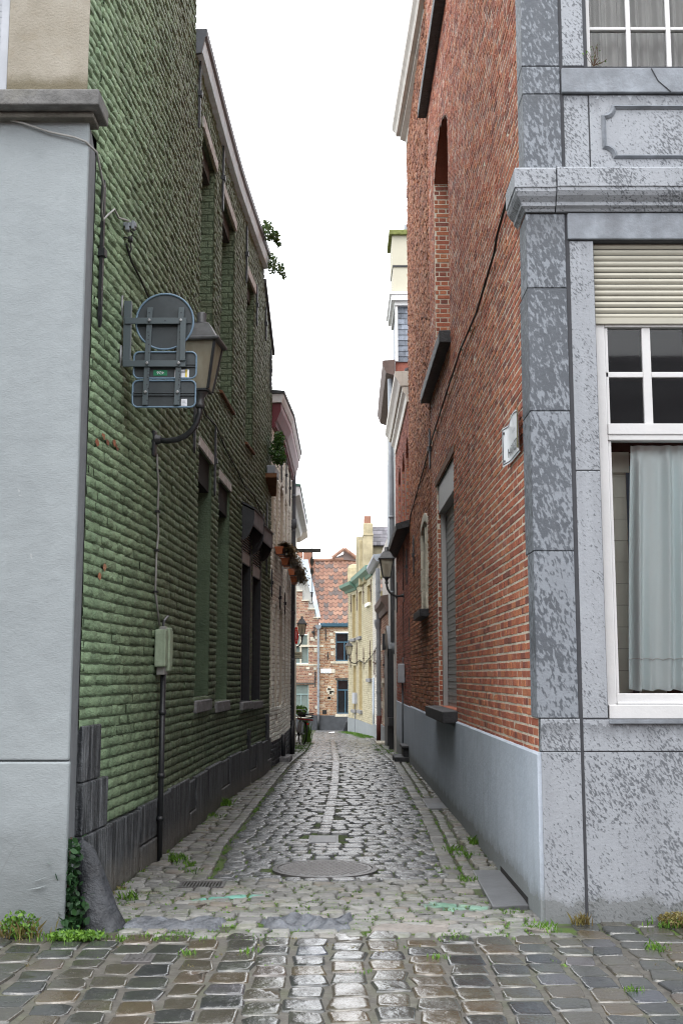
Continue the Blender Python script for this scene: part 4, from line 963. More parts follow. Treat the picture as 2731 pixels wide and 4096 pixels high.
block(mb, 1.605, 3.33, 4.665, 4.865, YF - .012, tn=.7); mb.build('lintel', 'stone_trim', rh, bevel=.008); mb = MB()
block(mb, 1.59, 3.36, 5.77, 5.965, YF - .02, tn=.65)
mb.box(1.78, 3.14, YF + .03, 8.0, 5.965, 5.985, 0, .8); mb.build('upper_sill', 'stone_trim', rh, bevel=.008); mb = MB()
mb.box(1.79, 3.13, YF - .022, 8.0, 1.275, 1.303, 0, .2)
mb.build('lower_sill', 'stone_trim', rh, bevel=.004)
# string course, moulded, breaking forward over the window bay
mb = MB()
prof = [(.02, 4.868), (.03, 4.885), (.05, 4.90), (.052, 4.925), (.085, 4.96), (.10, 4.99), (.10, 5.015), (.108, 5.018), (.108, 5.15), (.095, 5.165), (.03, 5.195)]
def course(x0, x1, k, ret):
    P0 = [(d * k, z) for d, z in prof]
    A, B, C = [], [], []
    for d, z in P0:
        A.append(mb.V((x0 - (d if ret else 0), YF - d, z), .6)); B.append(mb.V((x1 + (0 if ret else d), YF - d, z), .6))
        if ret: C.append(mb.V((x0 - d, YF + .33, z), .6))
    for i in range(len(P0) - 1):
        mb.F([A[i], B[i], B[i + 1], A[i + 1]])
        if ret: mb.F([C[i], A[i], A[i + 1], C[i + 1]])
    t_ = [mb.V((x0, YF + .1, P0[-1][1])), mb.V((x1, YF + .1, P0[-1][1]))]; mb.F([A[-1], B[-1], t_[1], t_[0]])
    b_ = [mb.V((x0, YF + .1, P0[0][1])), mb.V((x1, YF + .1, P0[0][1]))]; mb.F([A[0], b_[0], b_[1], B[0]])
    if not ret: mb.F(A)
    else: mb.F([A[-1], t_[0], C[-1]])
course(1.325, 1.517, .95, True); course(1.525, 5.2, 1.12, False)
mb.build('string_course', 'stone_pale', rh)
# incised panel
mb = MB()
block(mb, 1.79, 3.135, 5.2, 5.765, YF + .004, tn=.65); mb.build('panel', 'stone_pale', rh, bevel=.004)
mb = MB(); xo0, xo1, zo0, zo1, rr_ = 1.875, 3.05, 5.275, 5.685, .075
def notch(e):
    x0, x1, z0, z1, r = xo0 + e, xo1 - e, zo0 + e, zo1 - e, rr_ + 0
    P_ = []
    for cx_, cz_, a0, a1 in ((x0, z0, 90, 0), (x1, z0, 180, 90), (x1, z1, 270, 180), (x0, z1, 360, 270)):
        for k in range(7): a = math.radians(lerp(a0, a1, k / 6)); P_.append((cx_ + r * math.cos(a), cz_ + r * math.sin(a)))
    return P_
a_, b_, c_ = notch(0), notch(.016), notch(.032)
for i in range(len(a_)):
    j = (i + 1) % len(a_)
    mb.poly([(a_[i][0], YF - .001, a_[i][1]), (a_[j][0], YF - .001, a_[j][1]), (b_[j][0], YF - .020, b_[j][1]), (b_[i][0], YF - .020, b_[i][1])], 0, .3)
    mb.poly([(b_[i][0], YF - .020, b_[i][1]), (b_[j][0], YF - .020, b_[j][1]), (c_[j][0], YF - .001, c_[j][1]), (c_[i][0], YF - .001, c_[i][1])], 0, .3)
mb.build('panel_moulding', 'stone_trim', rh)
# cracks
mb = MB(); mb.tube([(2.245, YF - .024, 5.955), (2.29, YF - .0235, 5.86), (2.38, YF - .024, 5.775)], .004, 4); mb.tube([(2.02, YF - .115, 5.02), (2.05, YF - .122, 5.12)], .0025, 4); mb.build('crack', 'stone_joint', rh)
# ground floor window
wn = MB(); yf = 7.93
for a in ((1.79, 1.865, 1.33, 4.10), (3.055, 3.13, 1.33, 4.10)): wn.box(a[0], a[1], yf, yf + .09, a[2], a[3])
wn.box(1.865, 3.055, yf, yf + .09, 4.045, 4.10); wn.box(1.865, 3.055, yf - .012, yf + .09, 3.265, 3.345); wn.box(1.865, 3.055, yf - .004, yf + .088, 3.225, 3.265)
wn.box(1.865, 3.055, yf, yf + .09, 1.40, 1.475); wn.box(1.80, 3.12, yf - .045, yf + .09, 1.303, 1.40); wn.box(1.865, 3.055, yf - .03, yf + .05, 1.40, 1.418)
win = wn.build('window', 'white_paint', rh, bevel=.006)
wn = MB(); 
for x in (2.16, 2.46, 2.76): wn.box(x - .03, x + .03, yf + .012, yf + .06, 3.345, 4.045)
for a, b in ((1.865, 2.13), (2.19, 2.43), (2.49, 2.73), (2.79, 3.055)): wn.box(a, b, yf + .012, yf + .06, 3.682, 3.722)
for a, b in ((1.865, 1.888), (3.032, 3.055)): wn.box(a, b, yf + .012, yf + .06, 3.345, 4.045); wn.box(a, b, yf + .012, yf + .06, 1.475, 3.225)
wn.build('glazing_bars', 'white_paint', win, bevel=.005)
wn = MB(); wn.poly([(1.866, yf + .035, 3.346), (3.054, yf + .035, 3.346), (3.054, yf + .035, 4.044), (1.866, yf + .035, 4.044)]); wn.build('pane', 'glass', win)
wn = MB(); wn.poly([(1.866, yf + .035, 1.476), (3.054, yf + .035, 1.476), (3.054, yf + .035, 3.224), (1.866, yf + .035, 3.224)]); wn.build('pane', 'glass', win)
sb = MB()
for k in range(13):
    z = 4.105 + k * .043
    for j in range(4):
        a0, a1 = j / 4, (j + 1) / 4; f = lambda a: yf - .002 - .012 * math.sin(a * PI)
        sb.poly([(1.795, f(a0), z + .038 * a0), (3.125, f(a0), z + .038 * a0), (3.125, f(a1), z + .038 * a1), (1.795, f(a1), z + .038 * a1)], 0, .4 + .2 * random.random())
    sb.poly([(1.795, yf + .004, z + .034), (3.125, yf + .004, z + .034), (3.125, yf + .004, z + .047), (1.795, yf + .004, z + .047)], 1)
sb.box(1.795, 3.125, yf - .02, yf + .02, 4.065, 4.108, 0, .3)
sb.build('roller_shutter', ['shutter', 'ink'], win)
# inside: boarded recess, dark room, curtain
rm = MB(); rm.box(1.6, 3.4, 10.3, 10.35, 1.0, 4.7); rm.box(1.6, 1.65, 8.3, 10.3, 1.0, 4.7); rm.box(3.35, 3.4, 8.3, 10.3, 1.0, 4.7); rm.box(1.6, 3.4, 8.3, 10.3, 4.66, 4.7); rm.box(1.6, 3.4, 8.3, 10.3, 1.0, 1.3)
rm.box(1.6, 3.4, 8.26, 8.29, 3.3, 4.66)
rm.build('room', 'room_dark', rh)
rm = MB()
for k in range(12): rm.box(1.79, 2.06, 8.26, 8.28, 1.32 + k * .155, 1.472 + k * .155, 0, U(.4, .6))
rm.box(1.81, 2.08, 8.23, 8.26, 3.05, 3.20, 0, .5); rm.box(2.06, 2.10, 8.24, 8.28, 1.3, 3.1, 1); rm.box(2.10, 2.3, 8.26, 8.28, 1.3, 3.2, 0, .5)
rm.build('panel_boards', ['room_board', 'blue_paint'], rh)
cu = MB(); nx, nz = 150, 26; x0c, x1c = 2.055, 3.12; idx = []
for j in range(nz + 1):
    row_ = []; fz = j / nz; z = 1.495 + (3.215 - 1.495) * fz
    for i in range(nx + 1):
        fx = i / nx; sp = 1 - .05 * (1 - fz) ** 1.5 * (1 - fx) * 2
        x = x0c - .07 * (1 - fz) * (1 - fx) + (x1c - x0c) * fx
        a = fx * 12 * 2 * PI + .8 * math.sin(fx * 17) + .35 * math.sin(fz * 3 + fx * 9)
        d = (.036 * math.sin(a) + .016 * math.sin(a * .57 + 1)) * (.4 + .6 * (1 - fz) ** .5) * (.75 + .45 * math.sin(fx * 23 + fz * 2))
        if fz > .93: d *= .5
        row_.append(cu.V((x, 8.065 + d * 1.35, z + (.006 * math.sin(a) if j == 0 else 0)), .5))
    idx.append(row_)
for j in range(nz):
    for i in range(nx): cu.F([idx[j][i], idx[j][i + 1], idx[j + 1][i + 1], idx[j + 1][i]])
cur = tag(cu.build('curtain', 'curtain', loc=(2.5, 8.12, 3.2), smooth=True), 'pale grey-green curtain hanging in soft folds behind the ground floor window', 'curtain')
hm = MB()
def cpt(fx, z, off=-.012):
    fz = (z - 1.495) / 1.72; x = x0c - .07 * (1 - fz) * (1 - fx) + (x1c - x0c) * fx
    a = fx * 12 * 2 * PI + .8 * math.sin(fx * 17) + .35 * math.sin(fz * 3 + fx * 9); d = (.036 * math.sin(a) + .016 * math.sin(a * .57 + 1)) * (.4 + .6 * (1 - fz) ** .5) * (.75 + .45 * math.sin(fx * 23 + fz * 2))
    return (x, 8.065 + d * 1.35 + off, z)
hm.tube([cpt(k / 300, 1.70 + .012 * abs(math.sin(k / 300 * 46))) for k in range(301)], .003, 4); hm.build('scalloped_hem', 'cornice_white', cur)
# upper window
wn = MB()
for a in ((1.765, 1.828), (3.082, 3.15)): wn.box(a[0], a[1], yf, yf + .09, 5.99, 8.3)
wn.box(1.828, 3.082, yf, yf + .09, 5.988, 6.02); wn.box(1.828, 3.082, yf, yf + .09, 8.24, 8.3)
win = wn.build('window', 'white_paint', rh, bevel=.006)
wn = MB()
for x in (2.115, 2.41, 2.80): wn.box(x - .017, x + .017, yf + .012, yf + .06, 6.02, 8.24)
for z in (6.33, 6.95, 7.6):
    for a, b in ((1.828, 2.098), (2.132, 2.393), (2.427, 2.783), (2.817, 3.082)): wn.box(a, b, yf + .013, yf + .058, z - .012, z + .012)
wn.build('glazing_bars', 'white_paint', win, bevel=.004)
wn = MB(); wn.poly([(1.83, yf + .035, 6.02), (3.08, yf + .035, 6.02), (3.08, yf + .035, 8.24), (1.83, yf + .035, 8.24)]); wn.build('pane', 'glass', win)
wn = MB(); wn.box(1.6, 3.3, 9.4, 9.45, 5.9, 8.4); wn.box(1.6, 1.65, 8.2, 9.4, 5.9, 8.4); wn.box(3.25, 3.3, 8.2, 9.4, 5.9, 8.4); wn.build('room', 'room_dark', rh)
cu = MB(); idx = []
for j in range(3):
    row_ = []
    for i in range(241):
        fx = i / 240; a = fx * 15 * 2 * PI + 1.2 * math.sin(fx * 21)
        row_.append(cu.V((1.80 + 1.32 * fx, 8.12 + .035 * math.sin(a) + .01 * math.sin(a * 2.7), 6.0 + j * 1.1)))
    idx.append(row_)
for j in range(2):
    for i in range(240): cu.F([idx[j][i], idx[j][i + 1], idx[j + 1][i + 1], idx[j + 1][i]])
tag(cu.build('curtain', 'grey_stucco', loc=(2.5, 8.12, 8.2), smooth=True), 'grey pleated curtain behind the upper window of the stone front', 'curtain')

# street name plate, buckled
nm = thing('street_sign', 'buckled white street name plate reading HARINGSTEEG on the red brick wall', 'street sign', WR.at(8.5, 3.35, 0))
ya, yb, za, zb = 8.17, 8.86, 3.22, 3.50
def sheet(u_, v_, off=0):
    """u: 0 far end .. 1 near end, v: 0 bottom .. 1 top"""
    y = lerp(yb, ya, u_); z = lerp(za, zb, v_)
    d = .02 + .05 * math.exp(-(u_ / .10) ** 2) * 1.0 + .035 * max(0, u_ - .80) / .2 + .02 * math.sin(u_ * PI) * v_
    z += .018 * math.sin(u_ * PI) * v_ * 2 + .02 * math.exp(-((u_ - .62) / .3) ** 2) * v_ - .02 * math.exp(-(u_ / .1) ** 2) * (1 - v_)
    return WR.at(y, z, d + off)
def grid(mb, u0, u1, v0, v1, n, m_, off, mi=0):
    I_ = [[mb.V(sheet(lerp(u0, u1, i / n), lerp(v0, v1, j / m_), off)) for i in range(n + 1)] for j in range(m_ + 1)]
    for j in range(m_):
        for i in range(n): mb.F([I_[j][i], I_[j][i + 1], I_[j + 1][i + 1], I_[j + 1][i]], mi)
mb = MB(); grid(mb, 0, 1, 0, 1, 30, 4, 0, 0); mb.build('plate', 'enamel', nm, smooth=True)
mb = MB()
for u0, u1, v0, v1 in ((.03, .97, .035, .06), (.03, .97, .94, .965), (.03, .042, .06, .94), (.958, .97, .06, .94)): grid(mb, u0, u1, v0, v1, 24, 1, .003)
mb.build('border', 'ink', nm)
mb = MB(); ww, hh = yb - ya, zb - za
add_text(mb, 'HARINGSTEEG', .092, lambda x, y: sheet(.49 + x * .86 / ww, .25 + y / hh, .004)); mb.build('lettering', 'ink', nm)
mb = MB(); add_text(mb, 'STAD GENT', .026, lambda x, y: sheet(.52 + x * 1.1 / ww, .60 + y / hh, .004)); add_text(mb, 'I', .07, lambda x, y: sheet(.52 + x / ww, .80 + y / hh, .004)); mb.build('small_lettering', 'ink_grey', nm)
for u_, v_ in ((.06, .12), (.06, .85), (.94, .12), (.94, .85)):
    mb = MB(); p = sheet(u_, v_, .005); mb.box(p[0] - .003, p[0] + .004, p[1] - .010, p[1] + .010, p[2] - .007, p[2] + .007); mb.build('fixing', 'ink', nm)
mb = MB(); p0, p1, p2 = sheet(1, 0, .001), sheet(1, 1, .001), WR.at(8.1, 3.5, .10)
mb.poly([p0, (p0[0] - .012, p0[1] - .01, p0[2]), (p1[0] - .008, p1[1] - .012, p1[2] + .07), p1]); mb.build('bent_edge', 'enamel_back', nm)
cab = MB(); cab.tube(at_b([(8.1, 5.18), (8.5, 5.3), (9.2, 5.22), (9.35, 5.14), (10.6, 5.02), (12, 5.06), (13.65, 4.98), (16, 4.85), (18.5, 4.62), (20.5, 4.46), (21.2, 4.2)], WR, .03), .011, 6)
o = tag(cab.build('wall_cable', 'cable_black', loc=WR.at(8.1, 5.2, 0), smooth=True), 'black cable clipped along the red brick wall above the name plate', 'cable')
mb = MB()
for t_, z in ((11.2, 5.04), (12, 5.07), (12.9, 5.03), (13.65, 4.99), (14.6, 4.94), (15.3, 4.89), (16, 4.86), (17.2, 4.76), (18.5, 4.63)): mb.wbox(WR, t_ - .03, t_ + .03, z - .025, z + .02, .01, .025)
mb.build('cable_clip', 'shutter', o)
# ------------------------------------------------------------------ dark red brick house beyond, right
dh = thing('dark_brick_house', 'dark red brick house past the tall red wall, with one long black sill', 'house', (1.28, 21.3, 0))
DW = [(21.45, 22.5, 4.5, 5.85, .3), (22.95, 24.0, 4.5, 5.85, .3), (24.6, 25.7, 4.5, 5.85, .3)]
mb = MB(); bricks(mb, WD, 21.3, 27.1, .98, 6.75, .215, .068, .011, DW, .007, .004, .0025); mb.build('wall', ['red_dark', 'mortar_dark'], dh)
mb = MB(); mb.wprof(WD, 21.3, 27.1, [(-.1, -.4), (.02, -.4), (.02, 1.0), (.006, 1.02), (-.1, 1.02)], 0, .5, 3); mb.build('painted_plinth', 'plinth_blue', dh)
for h in DW:
    o = reveal(WD, h, .28, None, dh, ['red', 'mortar_dark'], 'dark_glass' if h[2] > 4 else 'room_dark', (.21, .068, .012) if h[2] > 4 else None)
backing(WD, 21.35, 27.0, 0, 6.6, dh)
mb = MB(); mb.wbox(WD, 21.5, 21.75, 2.3, 2.66, 0, .013); mb.build('wall_slit', 'room_dark', dh)
mb = MB(); mb.hexa([WD.at(21.1, 4.33, -.05), WD.at(26.9, 4.33, -.05), WD.at(26.9, 4.25, .26), WD.at(21.1, 4.25, .26), WD.at(21.1, 4.46, -.05), WD.at(26.9, 4.46, -.05), WD.at(26.9, 4.36, .27), WD.at(21.1, 4.36, .27)]); mb.build('long_sill', 'sill_black', dh)
mb = MB()
mb.wprof(WD, 21.32, 26.6, [(-.1, 6.72), (.04, 6.72), (.06, 6.86), (.12, 6.92), (.12, 7.02), (-.1, 7.02)]); mb.wprof(WD, 21.30, 26.7, [(-.1, 7.025), (.16, 7.025), (.20, 7.12), (.26, 7.2), (.26, 7.3), (-.1, 7.32)])
mb.build('roof_cornice', 'cornice_cream', dh)
mb = MB(); mb.hexa([(1.2, 21.32, 7.32), (1.2, 27.05, 7.32), (5, 27.05, 9.0), (5, 21.32, 9.0), (1.2, 21.32, 7.36), (1.2, 27.05, 7.36), (5, 27.05, 9.1), (5, 21.32, 9.1)]); mb.build('roof', 'slate_dark', dh)
for t_, z0, z1 in ((22.0, 3.3, 4.0), (26.3, 3.0, 3.7)): anchor(WD, t_, z0, z1, dh, .02)
t = thing('meter_box', 'pale grey meter box with a thin conduit on the dark red brick wall', 'meter box', WD.at(23.3, 0, 0))
mb = MB(); mb.wbox(WD, 23.1, 23.5, 1.44, 1.82, .02, .15); mb.build('box', 'meter_grey', t, bevel=.02); mb = MB(); mb.tube(at_b([(23.3, 0), (23.3, 1.45)], WD, .06), .018, 8); mb.tube(at_b([(23.3, 1.8), (23.3, 1.95)], WD, .05), .012, 6); mb.build('conduit', 'pipe_grey', t, smooth=True)
cab = MB(); cab.tube(at_b([(23.3, 1.95), (23.4, 2.6), (23.35, 3.06)], WD, .03), .009, 6); cab.tube(at_b([(23.4, 3.3), (23.2, 3.7), (23.1, 4.2)], WD, .03), .009, 6)
tag(cab.build('lamp_cable', 'cable_black', loc=WD.at(23.3, 2, 0)), 'thin dark cable between the meter box and the lantern on the dark red wall', 'cable')
t = thing('stone_step', 'two black stone steps at the foot of the blue grey plinth', 'doorstep', (1.1, 22.2, 0))
mb = MB(); mb.box(.98, 1.27, 21.75, 22.7, -.05, .09); mb.build('lower_step', 'sill_black', t, bevel=.015)
mb = MB(); mb.box(1.15, 1.26, 21.9, 22.65, .09, .24); mb.box(1.12, 1.26, 21.85, 22.7, .24, .29); mb.build('upper_step', 'sill_black', t, bevel=.012)

# ------------------------------------------------------------------ tall pale house with slate attic and arched door
th = thing('tall_pale_house', 'tall pale house with slate attic, cream chimney and a dark pointed door arch', 'house', (1.3, 27.1, gz(27.1)))
mb = MB()
mb.wprof(W3, 27.1, 33.5, [(-.2, -.5), (.0, -.5), (.0, 8.8), (-.2, 8.8)], 0, .5, 6); mb.build('wall', 'stucco_white', th)
mb = MB()
for k in range(7): mb = MB(); mb.wbox(W3, 28.0 + k * .8, 28.45 + k * .8, 5.2, 7.6, .002, .015, 0, .5); mb.build('shutter', 'pipe_light', th)
mb = MB(); mb.wbox(W3, 27.12, 27.9, -.4, 3.1, 0, .05); mb.build('pilaster', 'grey_stucco', th)
for t_, z in ((29, 3.15), (31, 3.2)): pass
mb = MB(); mb.wprof(W3, 27.0, 32.7, [(0, 8.72), (.22, 8.80), (.30, 9.02), (.30, 9.10), (0, 9.12)], 0, .5, 4); mb.build('eaves', 'cornice_brown', th)
mb = MB(); mb.box(1.305, 5, 27.1, 27.25, 6.5, 9.08); mb.build('gable_wall', 'red_dark', th)
mb = MB(); z = 9.08; r_ = 0
while z < 10.5:
    x = 1.36 + (r_ % 2) * .09 - .09
    while x < 3:
        a = max(x, 1.36); mb.hexa([(a, 27.06, z), (x + .176, 27.06, z), (x + .176, 27.10, z), (a, 27.10, z), (a, 27.085, z + .2), (x + .176, 27.085, z + .2), (x + .176, 27.10, z + .2), (a, 27.10, z + .2)], 0, U(0, 1)); x += .18
    z += .135; r_ += 1
mb.box(1.34, 3, 27.1, 29, 9.08, 10.5, 0, .3)
mb.build('slate_attic', 'slate', th)
mb = MB(); mb.box(1.30, 1.36, 27.0, 27.1, 9.08, 10.48); mb.box(1.28, 3, 26.95, 29, 10.46, 10.56); mb.box(1.20, 3, 26.85, 29, 10.56, 10.74); mb.box(1.16, 3, 26.82, 29, 10.70, 10.76); mb.build('attic_cornice', 'cornice_white', th)
mb = MB(); mb.box(1.27, 2.3, 27.3, 28.4, 10.76, 11.55); mb.box(1.25, 2.3, 27.28, 28.42, 11.58, 12.35); ch = mb.build('chimney', 'cream_chimney', th)
mb = MB(); mb.box(1.26, 2.31, 27.27, 28.43, 11.545, 11.585); mb.build('chimney_band', 'sill_black', ch); mb = MB(); mb.box(1.17, 2.4, 27.18, 28.5, 12.35, 12.47); mb.build('chimney_cap', 'moss', ch, bevel=.01); mb = MB(); mb.lathe((1.66, 27.7, 12.47), [(.10, 0), (.10, .3), (.08, .32)], 12); mb.build('chimney_pot', 'zinc', ch, smooth=True)
# pointed door surround
mb = MB()
def arch(t0, t1, zs, rise, k): x = abs(k * 2 - 1); return (lerp(t0, t1, k), zs + rise * (1 - x ** 1.7))
pts = [(29.1, -.25)] + [arch(29.1, 32.9, 2.25, .65, k / 14) for k in range(15)] + [(32.9, -.4)]
pin = [(29.5, -.25)] + [arch(29.5, 32.5, 2.1, .5, k / 14) for k in range(15)] + [(32.5, -.4)]
for (a, b), (c, d) in zip(zip(pts, pts[1:]), zip(pin, pin[1:])):
    mb.hexa([W3.at(a[0], a[1], 0), W3.at(b[0], b[1], 0), W3.at(b[0], b[1], .13), W3.at(a[0], a[1], .13), W3.at(c[0], c[1], 0), W3.at(d[0], d[1], 0), W3.at(d[0], d[1], .06), W3.at(c[0], c[1], .06)])
mb.wbox(W3, 32.6, 33.2, 2.3, 2.75, 0, .19); mb.wbox(W3, 28.9, 29.3, .35, .55, 0, .14)
dr = mb.build('door', 'black_iron', th)
mb = MB(); mb.poly([W3.at(29.5, -.3, .03), W3.at(32.5, -.4, .03), W3.at(32.5, 2.1, .03), W3.at(31, 2.6, .03), W3.at(29.5, 2.1, .03)]); mb.build('door_leaf', 'wood_dark', dr)
mb = MB(); mb.tube([W3.at(27.25, 8.7, .12), W3.at(27.3, 6, .10), W3.at(27.25, 2.35, .08)], .06, 10); mb.tube([W3.at(27.25, 2.35, .08), W3.at(27.3, 2.1, .02)], .075, 10)
for z in (7.2, 5.3, 3.5): mb.tube([W3.at(27.27, z, .10), W3.at(27.27, z + .06, .10)], .07, 10)
mb.build('drainpipe', 'zinc', th, smooth=True)

# ------------------------------------------------------------------ small brick house with brown cornice
sh = thing('small_brick_house', 'small brick and limestone house with a brown cornice and a grey drainpipe', 'house', (1.33, 35, gz(35)))
SH = [(34.4, 35.2, .05, 1.35), (36.2, 37.2, .05, 1.35)]
mb = MB(); bricks(mb, W4, 33.5, 38.3, -.6, 3.5, .24, .075, .014, SH, .006, .004, .003); mb.build('wall', ['far_brick', 'far_mortar'], sh)
for h in SH:
    o = reveal(W4, h, .15, None, sh, 'limestone', 'dark_glass'); lintel(W4, h[0] - .1, h[1] + .1, h[3], h[3] + .14, .02, o, 'limestone')
mb = MB()
for k in range(16):
    mb = MB(); a = (33.7, 35.4, 37.4)[k % 3]; z = U(-.3, 3); mb.wbox(W4, a, a + U(.3, .6), z, z + .2, 0, .02, 0, U(0, 1)); mb.build('stone_block', 'limestone', sh)
backing(W4, 33.6, 38.2, -.5, 3.4, sh)
mb = MB(); mb.wprof(W4, 33.3, 38.35, [(0, 3.42), (.06, 3.42), (.10, 3.58), (.2, 3.70), (.22, 3.86), (0, 3.9)], 0, .5, 3); mb.build('roof_cornice', 'cornice_brown', sh)
mb = MB(); mb.wbox(W4, 33.5, 38.3, 3.9, 5.7, -.3, -.05); mb.build('upper_wall', 'grey_stucco', sh)
mb = MB(); mb.wbox(W4, 33.5, 38.3, -.8, .02, -.05, .03); mb.build('plinth', 'plinth_blue', sh)
mb = MB(); mb.tube([(1.20, 38.2, 5.1), (1.21, 38.2, 3.4), (1.22, 38.2, .28)], .075, 10); mb.lathe((1.21, 38.2, 3.1), [(.09, 0), (.14, .18), (.14, .3)], 10)
for z in (4.3, 2.0, 1.0): mb.lathe((1.215, 38.2, z), [(.09, 0), (.09, .07)], 10)
pp = mb.build('drainpipe', 'zinc', sh, smooth=False)
mb = MB(); mb.tube([(1.22, 38.2, -.55), (1.22, 38.2, .28)], .085, 10); mb.build('pipe_foot', 'pipe_red', pp, smooth=True)
for t_ in (34.6, 36.0): anchor(W4, t_, 1.5, 2.3, sh, .03)
t = tag((lambda m_: (m_.wbox(W4, 33.6, 34.6, -.6, -.32, 0, .35), m_.build('door_step', 'limestone', loc=(1.2, 34, -.4), bevel=.02))[1])(MB()), 'pale stone doorstep below the small brick house', 'doorstep')

# ------------------------------------------------------------------ off-white and yellow painted houses
oh = thing('white_brick_house', 'narrow off-white painted brick house between the drainpipe and the yellow house', 'house', (1.23, 41, gz(41)))
mb = MB(); bricks(mb, WO, 38.3, 43.2, -.15, 5.4, .26, .08, .016, [], .008, .006, .003); mb.build('wall', ['offwhite', 'cream_joint'], oh)
mb = MB(); mb.wbox(WO, 38.3, 43.2, -.9, -.15, -.05, .03, 0, .5, 2); mb.wbox(WO, 42.3, 43.1, -.15, 1.5, -.02, .04); mb.build('plinth', 'plinth_blue', oh)
mb = MB(); mb.wprof(WO, 38.3, 43.3, [(0, 5.35), (.14, 5.35), (.24, 5.5), (.24, 5.58), (0, 5.6)], 0, .5, 2); mb.build('gutter', 'pipe_light', oh)
for t_, z0, z1 in ((42.2, 1.6, 2.5), (41.2, 1.5, 2.5), (40.5, 4.3, 5.2)): anchor(WO, t_, z0, z1, oh, .025, 'cornice_brown')
yh = thing('yellow_house', 'pale yellow painted brick house with green cornices and tall blind windows', 'house', (.67, 49.2, gz(49)))
YH = [(49.6, 50.4, 3.16, 5.02), (47.4, 48.7, 3.18, 5.05), (44.0, 45.2, 4.35, 5.04), (49.5, 50.2, .14, 2.02), (47.2, 48.5, .18, 2.15), (43.7, 44.8, 1.47, 2.18)]
mb = MB(); bricks(mb, WY, 43.2, 51.4, -.25, 5.4, .26, .08, .016, YH, .008, .006, .003); mb.build('wall', ['yellow', 'yellow_joint'], yh)
mb = MB(); mb.box(.3, 3, 51.35, 51.4, -.9, 5.3); mb.build('end_wall', 'yellow_deep', yh)
mb = MB(); mb.wbox(WY, 43.2, 51.42, -1.0, -.25, -.05, .03, 0, .5, 3); mb.build('plinth', 'plinth_blue', yh)
for i, h in enumerate(YH):
    o = reveal(WY, h, .13, None, yh, 'yellow_deep', None)
    o.name = 'window'; m_ = MB(); m_.poly([WY.at(h[0], h[2], -.12), WY.at(h[1], h[2], -.12), WY.at(h[1], h[3], -.12), WY.at(h[0], h[3], -.12)]); m_.build('blind_panel', 'cornice_brown' if i == 5 else 'yellow_deep', o)
    sill(WY, h[0], h[1], h[2], .14, .1, o, 'sill_grey' if i != 2 else 'cream', .1)
mb = MB(); mb.wprof(WY, 49.3, 51.9, [(0, 5.2), (.05, 5.2), (.1, 5.3), (.32, 5.42), (.34, 5.56), (0, 5.58)], 0, .5, 2); mb.wprof(WY, 43.2, 49.28, [(0, 5.3), (.05, 5.3), (.1, 5.4), (.26, 5.52), (.28, 5.68), (0, 5.7)], 0, .5, 3); mb.build('roof_cornice', 'teal_paint', yh)
mb = MB(); mb.hexa([(1.0, 43.2, 5.66), (.2, 51.6, 5.58), (3, 51.6, 8.0), (3.8, 43.2, 8.0), (1.0, 43.2, 5.70), (.2, 51.6, 5.62), (3, 51.6, 8.1), (3.8, 43.2, 8.1)]); mb.build('roof', 'slate_dark', yh)
mb = MB(); mb.box(.86, 1.24, 45.3, 46.6, 5.2, 7.55); mb.box(.84, 1.26, 45.27, 46.63, 7.05, 7.12); mb.box(.70, .86, 46.4, 47.6, 5.2, 7.0); ch = mb.build('chimney', 'mossy_plaster', yh, bevel=.02); mb = MB(); mb.box(.90, 1.18, 45.4, 46.5, 7.55, 7.85); mb.build('chimney_pot', 'far_brick', ch)
mb = MB(); mb.box(1.25, 2.4, 46.3, 47.5, 5.5, 6.75); mb.box(.62, 1.0, 47.7, 49, 5.5, 7.3); mb.build('attic_wall', 'yellow', yh)
mb = MB()
for r_ in range(5):
    x = 1.22 - (r_ % 2) * .1
    for c_ in range(7):
        y = 46.1 + r_ * .2; z = 6.75 + r_ * .17
        mb.hexa([(x, y, z), (x + .181, y, z), (x + .181, y + .22, z + .17), (x, y + .22, z + .17), (x, y, z + .03), (x + .181, y, z + .03), (x + .181, y + .22, z + .2), (x, y + .22, z + .2)], 0, U(0, 1)); x += .18
mb.poly([(1.2, 46.15, 6.72), (2.5, 46.15, 6.72), (2.5, 47.15, 7.57), (1.2, 47.15, 7.57)], 0, .2)
for c_ in range(7): mb.tube([(1.2 + c_ * .2, 47.15, 7.6), (1.4 + c_ * .2, 47.15, 7.6)], .05, 6, 1, .6)
mb.build('attic_roof', ['slate_dark', 'pantile'], yh)
for t_, z0, z1 in ((50.6, 4.3, 5.1), (49.1, 4.3, 5.2), (46.4, 4.4, 5.4), (43.6, 4.3, 5.2), (50.7, 1.9, 2.7), (49.2, 2.0, 3.0), (46.4, 1.8, 2.7), (44.0, 1.9, 2.9)): anchor(WY, t_, z0, z1, yh, .025, 'cornice_brown')
mb = MB(); mb.wbox(WY, 49.2, 49.7, .4, .85, .02, .14); t = thing('meter_box', 'tiny grey meter box with a conduit on the yellow house', 'meter box', WY.at(49.45, gz(49), .05)); mb.build('box', 'meter_grey', t); mb = MB(); mb.tube([WY.at(49.45, -.9, .06), WY.at(49.45, .42, .06)], .02, 6); mb.build('conduit', 'pipe_grey', t)
cab = MB(); cab.tube([WY.at(49.3, 2.1, .03), WY.at(48, 2.2, .03), WY.at(46, 2.05, .03), WY.at(44, 2.25, .03), WO.at(42, 2.4, .03), WO.at(40, 2.6, .03)], .014, 5)
tag(cab.build('wall_cable', 'cable_black', loc=WY.at(46, 2.1, 0)), 'thin cable sagging across the yellow and off-white houses', 'cable')

